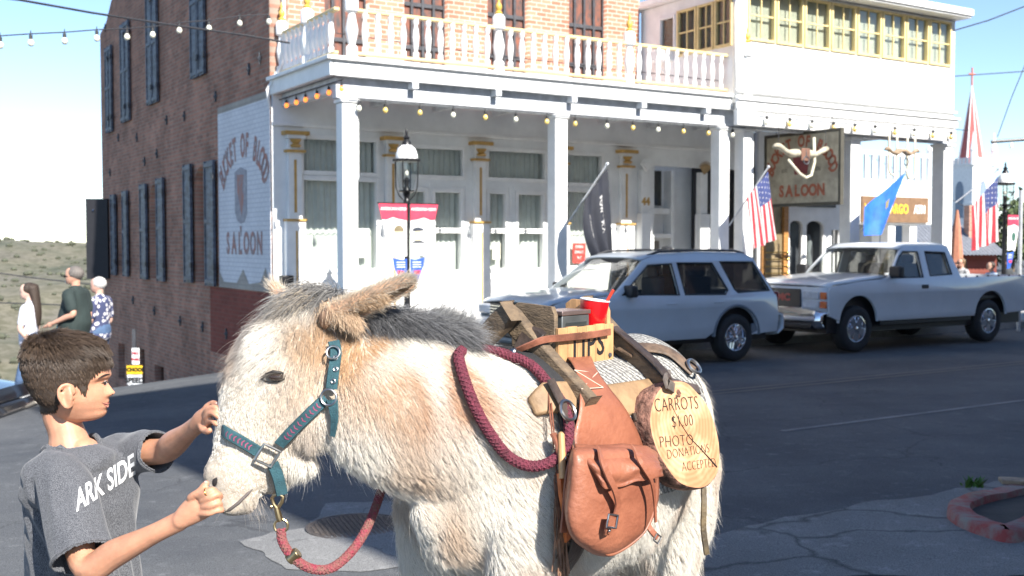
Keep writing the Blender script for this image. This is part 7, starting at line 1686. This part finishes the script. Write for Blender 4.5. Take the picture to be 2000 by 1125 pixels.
# collar and hems follow the cut edges
def ringband(c, ax, r, rr2, wd, m, name, tilt=0):
    a = ax.cross(Vector((.3, .4, 1))).normalized(); b = ax.cross(a); P = []
    for k in range(40):
        q = 2*math.pi*k/40; d = a*math.cos(q)+b*math.sin(q); h = sb.ray_cast(c+d*.16-ax*.004, -d, .16)
        P.append((h[0]+d*.001) if h[0] is not None else c+d*r)
    P = [(P[i-1]+P[i]*2+P[(i+1) % 40])/4 for i in range(40)]
    return MB().tube(P, wd, 8, closed=True, flat=1).build(name, m, so_, wp=False)
ringband(pn-dn*.004, dn, .05, .05, .0032, TEE, 'sleeve_hem'); ringband(pf-df*.004, df, .05, .05, .0032, TEE, 'sleeve_hem')
P = []
for k in range(44):
    q = 2*math.pi*k/44; d = Vector((math.cos(q), math.sin(q), 0)); c = Vector((NK.x, NK.y, 0))+d*.065; h = sb.ray_cast(Vector((c.x, c.y, 1.2)), Vector((0, 0, -1)), .4)
    P.append((h[0]+Vector((0, 0, .002))) if h[0] is not None else Vector((c.x, c.y, 1.0)))
P = [(P[i-1]+P[i]*2+P[(i+1) % 44])/4 for i in range(44)]
MB().tube(P, .0062, 8, closed=True).build('collar', TEE, so_)
PRT = mat('cracked_white_print', (.72, .72, .72), .7, var=.05)
def tprint(s, cx, cy, ex, ey, size):
    me = textmesh(s, size, 0, .022*size, None, space=1.0)
    bm = bmesh.new(); bm.from_mesh(me); 
    for _ in range(2): bmesh.ops.subdivide_edges(bm, edges=[e for e in bm.edges if e.calc_length() > .05*size*4], cuts=1)
    bm.to_mesh(me); bm.free()
    for v in me.vertices: x, y = v.co.x, v.co.y; v.co = SR(cx+x*ex[0]+y*ey[0], cy+x*ex[1]+y*ey[1], .0022)
    finish('print', me, PRT, so_, smooth=False)
tprint('ARK SIDE', 206, 944, (27.5, -17.5), (-5, -58), 1.0)
# hair cap and strands
def inpoly(x, y, P):
    c = False; j = len(P)-1
    for i in range(len(P)):
        if (P[i][1] > y) != (P[j][1] > y) and x < (P[j][0]-P[i][0])*(y-P[i][1])/(P[j][1]-P[i][1])+P[i][0]: c = not c
        j = i
    return c
HP = [(150, 640), (205, 655), (222, 680), (216, 696), (200, 705), (184, 716), (170, 735), (163, 768), (155, 766), (148, 750), (128, 750), (114, 762), (109, 785), (104, 803), (86, 806), (50, 800), (20, 700), (50, 640)]
def p2(co):     # world point to profile coordinates (photo pixel of the mirrored near side)
    q = HM4.inverted() @ Vector(co); w_ = HM4 @ Vector((q.x, -abs(q.y), q.z)); return 1000+w_.x/w_.y*FPX, 475+(CAMZ-w_.z)/w_.y*FPX
p, nn = surf_samples(bbody, 210000, lambda c, n: np.where((c[:, 2] > 1.08) & (np.linalg.norm(c-np.array(HC), axis=1) < .14), 1.0, 0.0))
ok = np.array([inpoly(*p2(q), HP) for q in p]); earr = np.array([abs((HM4.inverted() @ Vector(q)).y) > .0785 for q in p]); ok &= ~earr; p, nn = p[ok], nn[ok]
qq = np.array([(HM4.inverted() @ Vector(q))[:] for q in p]); N = len(p)
up = np.clip((qq[:, 2]-.0)/.08, 0, 1); fwd = np.array((HM4.to_3x3() @ Vector((1, 0, 0)))[:]); side_ = np.sign(qq[:, 1])
topd = fwd*1.0+np.array([0, -.25, -.05]); sidd = np.array([-.10, 0, -1.0])+fwd*.25; bkd = np.array([.10, 0, -1.0])
wt_ = np.clip((qq[:, 2]-.01)/.075, 0, 1)[:, None]; fb = np.clip((qq[:, 0]+.03)/.06, 0, 1)[:, None]
d = topd*wt_*(.25+.75*fb)+(sidd*fb+bkd*(1-fb))*(1-wt_*(.25+.75*fb)*.8)
d = unit(d-nn*(d*nn).sum(1, keepdims=True)+rng.normal(0, .05, (N, 3)))
L = (.013+.017*wt_[:, 0]+.003*np.clip((qq[:, 2]+.02)/.05, 0, 1))*rng.uniform(.7, 1.15, N); L *= np.clip(.55+(qq[:, 2]+.09)/.10, .45, 1)
tt = np.linspace(0, 1, 5); P = p[:, None]+nn[:, None]*(L[:, None]*(.42*tt-.30*tt**2))[:, :, None]+d[:, None]*(L[:, None]*tt)[:, :, None]
gi = rng.choice(N, N//26, replace=False); kd = kdtree.KDTree(len(gi))
for a, b in enumerate(gi): kd.insert(p[b], a)
kd.balance(); gg = np.array([kd.find(q)[1] for q in p]); P = P+(P[gi[gg]]-P)*(.6*tt)[None, :, None]
ch_ = np.array([.052, .035, .025])*(1+rng.normal(0, .22, (N, 1)))+rng.random((N, 1))**4*np.array([.09, .065, .045])
hair('hair', BOY, P, .00034*rng.uniform(.8, 1.2, N), np.clip(ch_, .01, .5), hairmat('boy_hair', .38))
# scalp cap just over the skin so no skin shows between strands
hv = [v.index for v in bbody.vertices if (v.co-HC).length < .14 and v.co.z > 1.09 and inpoly(*p2(v.co), HP) and abs((HM4.inverted() @ v.co).y) < .0785]
hs_ = set(hv); idx = {}; V = []; Fc = []
for pl in bbody.polygons:
    if all(i in hs_ for i in pl.vertices):
        f = []
        for i in pl.vertices:
            if i not in idx: idx[i] = len(V); V.append(bbody.vertices[i].co+bbody.vertices[i].normal*.0022)
            f.append(idx[i])
        Fc.append(f)
MB().add(V, Fc).build('scalp', mat('scalp_brown', (.038, .026, .019), .7), BOY, wp=True, ang=180)
# eye, brow, lips, nails, ring
hb = BVHTree.FromPolygons([v.co[:] for v in bbody.vertices], [tuple(pl.vertices) for pl in bbody.polygons])
def HR(px, py, off=0):
    d = ray(px, py).normalized(); h = hb.ray_cast(Vector((0, 0, CAMZ)), d)
    if h[0] is None: h = hb.find_nearest(W(px, py, 2.6)); return h[0]+h[1]*off
    return h[0]+h[1]*off
mb = MB(); c = HR(205.5, 748, -.004); mb.ball(c, .0078, 12); mb.build('eye', mat('eye_white', (.55, .50, .47), .15), BOY, wp=True, ang=180)
MB().ball(c+Vector((.0045, -.0055, -.0005)), .0036, 10).build('iris', mat('iris_dark', (.02, .012, .01), .1), BOY, wp=True, ang=180)
LSH = mat('lash_line', (.03, .018, .014), .7)
MB().tube([HR(198, 749, .0006), HR(202, 745.5, .0022), HR(206, 744.5, .003), HR(210, 747, .0012)], [.0006, .0013, .0016, .0008], 6).build('upper_lashes', LSH, BOY, wp=True)
mb = MB(); mb.tube([HR(191, 739.5, .001), HR(198, 735, .0018), (HR(206, 732, .0018)), HR(213, 731, .0008)], [.0009, .0022, .0026, .0014], 6, flat=.8); mb.build('eyebrow', LSH, BOY, wp=True)
LIP = mat('lips', (.52, .19, .15), .4)
MB().tube([HR(201, 787, .0003), HR(207, 788.5, .0012), HR(212, 787.5, .0014), HR(215.5, 786, .0004)], [.0005, .0014, .0018, .001], 6).build('upper_lip', LIP, BOY, wp=True); MB().tube([HR(202, 789.5, .0003), HR(208, 794, .001), HR(213, 795.5, .0012), HR(215.5, 795, .0004)], [.0004, .0016, .0022, .0012], 6).build('lower_lip', LIP, BOY, wp=True)
MB().tube([HR(199, 786, .0004), HR(204, 789.5, .0004), HR(209, 791, .0004), HR(214.5, 790.5, .0006)], [.0004, .0006, .0008, .0006], 5).build('mouth_line', mat('mouth_dark', (.10, .03, .025), .7), BOY, wp=True)
MB().ball(HR(222, 772, .0), (.0022, .0016, .0014), 8).build('nostril', mat('nostril', (.10, .035, .025), .8), BOY, wp=True)
NAIL = mat('fingernail', (.66, .40, .32), .25)
for P in [NF[0][0]]+[q[0] for q in FFN[:3]]:
    a, b = W(*P[-2]), W(*P[-1]); t = (b-a).normalized(); MB().ball(b+Vector((-.001, -.0045, .003)), (.0042, .0022, .0036), 8).build('fingernail', NAIL, BOY, wp=True)
rg = thing('finger_ring', 'thin gold ring on the near hand of the boy', 'ring', tuple(W(405, 962, 2.262)))
ring_(W(404.5, 961.5, 2.2595), .0092, .0011, W(414, 957, 2.26)-W(396, 965, 2.264), seg=24).build('band', mat('gold', (.75, .45, .10), .2, metal=1), rg, wp=True)
# shorts and shoes below the frame
JN = mat('dark_shorts', (.02, .022, .03), .9, bump=.2)
mb = MB(); sweep(mb, [(T(0, 0, .66), .09, .125), (T(0, 0, .60), .098, .132), (T(0, 0, .52), .09, .13)], LX, 20, 4)
for s in (-1, 1): limb(mb, [(T(0, s*.065, .56), .09, .075), (T(.02, s*.075, .42), .075, .068), (T(.03, s*.078, .34), .072, .066)], LX, 16)
finish('shorts', blob(mb, .008, 3), JN, BOY, wp=True, ang=180)
for s in (-1, 1):
    mb = MB(); limb(mb, [(T(-.05, s*.08, .05), .045, .034), (T(.02, s*.082, .045), .042, .038), (T(.10, s*.085, .032), .030, .040), (T(.135, s*.086, .03), .022, .03)], LX, 14); finish('shoe', blob(mb, .006, 2), mat('shoe_dark', (.05, .05, .06), .6), BOY, wp=True, ang=180)
# ---- people further off ----
def person(label, x, y, z, H, yaw, top, low, hairc, arms, stride=.0, build=1.0, long_hair=False, skin=(.55, .32, .23), extra=None, shoes=(.5, .45, .4), belly=0, sleeve=.5, group=None):
    r = thing('person', label, 'person', (x, y, z), yaw); k = H/1.72; b = build
    def q(a, c, d): return Vector((a*k, c*k, d*k))
    body = MB(); up = MB(); lo = MB(); S_ = H/1.72
    HMx = head_mesh(body, q(.015, 0, 1.61), 0, 1.06*S_)
    limb(body, [(q(-.01, 0, 1.55), .055*k, .055*k), (q(-.01, 0, 1.46), .055*k, .058*k), (q(-.02, 0, 1.40), .08*k, .11*k)], (0, 1, 0))
    tz = [(-.02, 1.44, .05, .09), (-.02, 1.41, .085, .165), (-.01, 1.33, .105, .195), (0, 1.22, .115+belly*.3, .18), (.01, 1.08, .115+belly, .165+belly*.4), (.01, .98, .12+belly*.9, .175+belly*.3), (0, .88, .125, .18)]
    sweep(body, [(q(a, 0, c), d*b*k, e*b*k) for a, c, d, e in tz], (0, 1, 0), 20, 4); sweep(up, [(q(a, 0, c), (d*b+.014)*k, (e*b+.014)*k) for a, c, d, e in tz], (0, 1, 0), 20, 4)
    for s, (el, wr) in zip((-1, 1), arms):
        sh = q(-.015, s*.185*b, 1.37); E_ = q(*el); W__ = q(*wr)
        limb(body, [(sh, .055*b*k, .05*b*k), (sh.lerp(E_, .5), .047*b*k, .045*b*k), (E_, .04*k, .038*k), (E_.lerp(W__, .4), .038*k, .036*k), (W__, .026*k, .028*k)], (0, 1, 0))
        dr = (W__-E_).normalized(); limb(body, [(W__, .026*k, .022*k), (W__+dr*.07*k, .038*k, .02*k)], (0, 1, 0)); 
        for f_ in range(4): body.tube([W__+dr*.07*k+Vector((0, 0, 0))+Vector((-.024+.016*f_, 0, 0))*k, W__+dr*.12*k+Vector((-.024+.016*f_, 0, 0))*k, W__+dr*.15*k+Vector((-.015+.014*f_, .01*-s, 0))*k], .0085*k, 6)
        body.tube([W__+dr*.02*k, W__+dr*.06*k+Vector((.035, 0, 0))*k, W__+dr*.09*k+Vector((.04, 0, 0))*k], .010*k, 6)
        limb(up, [(q(-.015, s*.12*b, 1.385), .07*b*k, .065*b*k), (sh, .070*b*k, .064*b*k), (sh.lerp(E_, sleeve), .066*b*k, .060*b*k), (sh.lerp(E_, sleeve+.25), .062*b*k, .056*b*k)], (0, 1, 0))
    for s, st in ((-1, stride), (1, -stride)):
        hip = q(0, s*.09, .90); kn = q(st*.5+.03, s*.095, .48); an = q(st, s*.095, .09+(abs(st)*.12 if st < 0 else 0))
        limb(body, [(hip, .09*b*k, .085*b*k), (hip.lerp(kn, .5), .075*b*k, .07*b*k), (kn, .055*k, .05*k), (kn.lerp(an, .35), .052*k, .048*k), (an, .032*k, .03*k)], (0, 1, 0)); limb(lo, [(hip, .105*b*k, .10*b*k), (hip.lerp(kn, .5), .088*b*k, .082*b*k), (kn, .068*k, .062*k), (kn.lerp(an, .9), .05*k, .046*k)], (0, 1, 0))
        sh_ = MB(); limb(sh_, [(an+q(-.06, 0, -.04), .05*k, .04*k), (an+q(.03, 0, -.045), .045*k, .045*k), (an+q(.15, 0, -.06), .028*k, .042*k)], (0, 1, 0)); finish('shoe', blob(sh_, .014, 1), mat('shoe_'+label[:8], shoes, .7), r, ang=180)
    sweep(lo, [(q(0, 0, 1.0), (.115*b+.02+belly*.6)*k, (.17*b+.01)*k), (q(0, 0, .92), (.125*b+.012)*k, (.18*b+.012)*k), (q(0, 0, .84), .11*b*k, .165*b*k)], (0, 1, 0), 18, 3)
    SKm = mat('skin_'+label[:10], skin, .5, var=.06)
    finish('body', blob(body, .0085, 2), SKm, r, ang=180); finish('top', blob(up, .014, 3), top, r, ang=180); finish('trousers', blob(lo, .014, 3), low, r, ang=180)
    hp = MB(); hc = q(-.005, 0, 1.645)
    hp.ball(hc-q(.006, 0, .004), (.102*S_, .086*S_, .090*S_), 18); 
    if long_hair: limb(hp, [(q(-.06, 0, 1.66), .07*k, .09*k), (q(-.10, 0, 1.5), .045*k, .085*k), (q(-.125, 0, 1.3), .035*k, .075*k), (q(-.13, 0, 1.13), .012*k, .04*k)], (0, 1, 0)); limb(hp, [(q(.02, -.09, 1.66), .05*k, .02*k), (q(-.0, -.115, 1.5), .05*k, .03*k), (q(-.02, -.12, 1.35), .035*k, .03*k)], (0, 1, 0))
    hm = blob(hp, .010, 1); bm = bmesh.new(); bm.from_mesh(hm)
    bmesh.ops.delete(bm, geom=[v for v in bm.verts if v.co.x > .045*k and v.co.z < 1.655*k or (v.co.z < 1.56*k and not long_hair) or (v.co.x > .01*k and v.co.z < 1.60*k and not long_hair)], context='VERTS'); bm.to_mesh(hm); bm.free()
    hair_m = mat('hair_'+label[:10], hairc, .55, var=.3, scale=30, stretch=(6, 6, 1), bump=.6, bscale=60)
    o = finish('hair', hm, hair_m, r, ang=180); s = o.modifiers.new('s', 'SOLIDIFY'); s.thickness = .012; s.offset = 0
    fc = MB()
    for s in (-1, 1): fc.ball(HMx @ Vector((.088*S_*1.06, s*.031, -.010)), (.006, .009, .005), 8)
    fc.build('eyes', mat('eyes_'+label[:6], (.04, .03, .03), .3), r); 
    if extra: extra(r, q, HMx, k)
    return r
def shades(r, q, HMx, k):
    mb = MB()
    for s in (-1, 1): mb.ball(HMx @ Vector((.104, s*.036, -.008)), (.008, .030, .018), 10); mb.bar(HMx @ Vector((.10, s*.066, -.004)), HMx @ Vector((-.01, s*.083, -.006)), .004, .008)
    mb.build('sunglasses', BLACKM, r)
def man_x(r, q, HMx, k):
    shades(r, q, HMx, k); MB().ball(HMx @ Vector((.088, 0, -.082)), (.022, .03, .026), 10).build('goatee', mat('white_goatee', (.55, .53, .50), .9, bump=.5), r)
    mb = MB(); mb.tube([q(.0, .08, 1.47), q(.07, .03, 1.43), q(.08, 0, 1.40)], .012, 6); mb.tube([q(0, -.08, 1.47), q(.07, -.03, 1.43), q(.08, 0, 1.40)], .012, 6); mb.build('polo_collar', DKG, r)
    MB().box((.10*k, -.30*k, .92*k), (.40*k, -.26*k, 1.04*k)).box
WTEE = mat('pale_tee', (.66, .66, .74), .85, bump=.1); DKG = mat('dark_green_polo', (.022, .035, .033), .85, bump=.1); JEANS = mat('blue_jeans', (.07, .12, .22), .85, var=.2, bump=.2); KHAK = mat('khaki', (.25, .2, .14), .85)
FLOR = bpy.data.materials.new('navy_floral'); FLOR.use_nodes = True; b_ = FLOR.node_tree.nodes['Principled BSDF']; tc = N_(FLOR, 'ShaderNodeTexCoord'); vo = N_(FLOR, 'ShaderNodeTexVoronoi', Scale=17.0); L_(FLOR, tc.outputs['Object'], vo.inputs[0]); rr = N_(FLOR, 'ShaderNodeValToRGB'); L_(FLOR, vo.outputs['Distance'], rr.inputs[0]); rr.color_ramp.elements[0].position = .38; rr.color_ramp.elements[1].position = .46; rr.color_ramp.elements[0].color = (.6, .58, .6, 1); rr.color_ramp.elements[1].color = (.05, .06, .13, 1); L_(FLOR, rr.outputs[0], b_.inputs['Base Color']); b_.inputs['Roughness'].default_value = .9
def gat(px, py, d): q = W(px, py, d); return q.x, q.y, gz(*UV(q.x, q.y))
x, y, z = gat(60, 780, 14.5); person('woman with long brown hair in pale tee and jeans walking towards the left edge', x, y, z, 1.63, R(180), WTEE, JEANS, (.05, .032, .022), [((-.02, -.20, 1.08), (.10, -.20, .84)), ((.02, .24, 1.10), (-.12, .22, .88))], .26, .92, True, skin=(.62, .40, .32), shoes=(.55, .50, .44))
x, y, z = gat(150, 780, 14.3); person('man with grey hair and sunglasses in a dark green polo shirt', x, y, z, 1.78, R(176), DKG, KHAK, (.16, .14, .125), [((-.06, -.25, 1.10), (.02, -.27, .86)), ((-.10, .27, 1.14), (.18, .22, 1.02))], .16, 1.15, False, skin=(.55, .30, .21), extra=man_x, belly=.045)
x, y, z = gat(196, 780, 14.9); person('older woman with white hair in a navy floral blouse behind the man', x, y, z, 1.62, R(172), FLOR, JEANS, (.62, .60, .57), [((-.03, -.25, 1.08), (.16, -.22, 1.02)), ((0, .25, 1.1), (.15, .22, 1.0))], .1, 1.12, False, skin=(.55, .33, .26))
tb_ = thing('turquoise_bag', 'turquoise carrier bag held before the man in green', 'bag', tuple(W(104, 640, 14.2)))
mb = MB(); mb.add([W(102, 668, 14.15), W(126, 662, 14.15), W(120, 632, 14.2), W(112, 632, 14.2)]+[W(102, 668, 14.35), W(126, 662, 14.35), W(120, 632, 14.3), W(112, 632, 14.3)], [(0, 1, 2, 3), (7, 6, 5, 4), (0, 4, 5, 1), (1, 5, 6, 2), (2, 6, 7, 3), (3, 7, 4, 0)]); mb.build('sack', mat('turquoise', (.05, .45, .48), .5), tb_, wp=True, bevel=.02)
MB().tube([W(112, 632, 14.25), W(117, 616, 14.25), W(122, 630, 14.25)], .008, 6).build('handle', mat('turquoise_strap', (.05, .45, .48), .5), tb_, wp=True)
q = BP(1878, 505, -2.2); person('woman with light brown hair raising a hand to her mouth beyond the pickup bed', q.x, q.y, q.z-1.40, 1.40, R(200), mat('patterned_top', (.25, .25, .26), .9, col2=(.6, .6, .6), scale=14), JEANS, (.20, .12, .06), [((.12, -.25, 1.16), (.16, -.06, 1.44)), ((0, .25, 1.1), (.15, .22, 1.0))], 0, 1, True, skin=(.60, .33, .24), extra=shades)
q = BP(1968, 502, -2.0); person('man in a dark shirt with short hair behind the far street lamp', q.x, q.y, q.z-1.6, 1.6, R(150), mat('charcoal_shirt', (.05, .055, .06), .9), JEANS, (.10, .06, .04), [((-.03, -.25, 1.08), (.1, -.22, .9)), ((0, .25, 1.1), (.1, .22, .9))], 0, 1.05, False, skin=(.62, .33, .24))
q = BP(1936, 512, -1.6); person('person in a light blue shirt between the far lamp and the white SUV', q.x, q.y, q.z-1.5, 1.5, R(190), mat('light_blue_shirt', (.35, .45, .60), .9), JEANS, (.06, .04, .03), [((-.03, -.25, 1.08), (.1, -.22, .9)), ((0, .25, 1.1), (.1, .22, .9))], 0, 1.0, False, skin=(.5, .3, .22))
bpy.data.scenes.remove(TMP)
for o in list(bpy.data.objects):
    if o.users == 0: bpy.data.objects.remove(o)
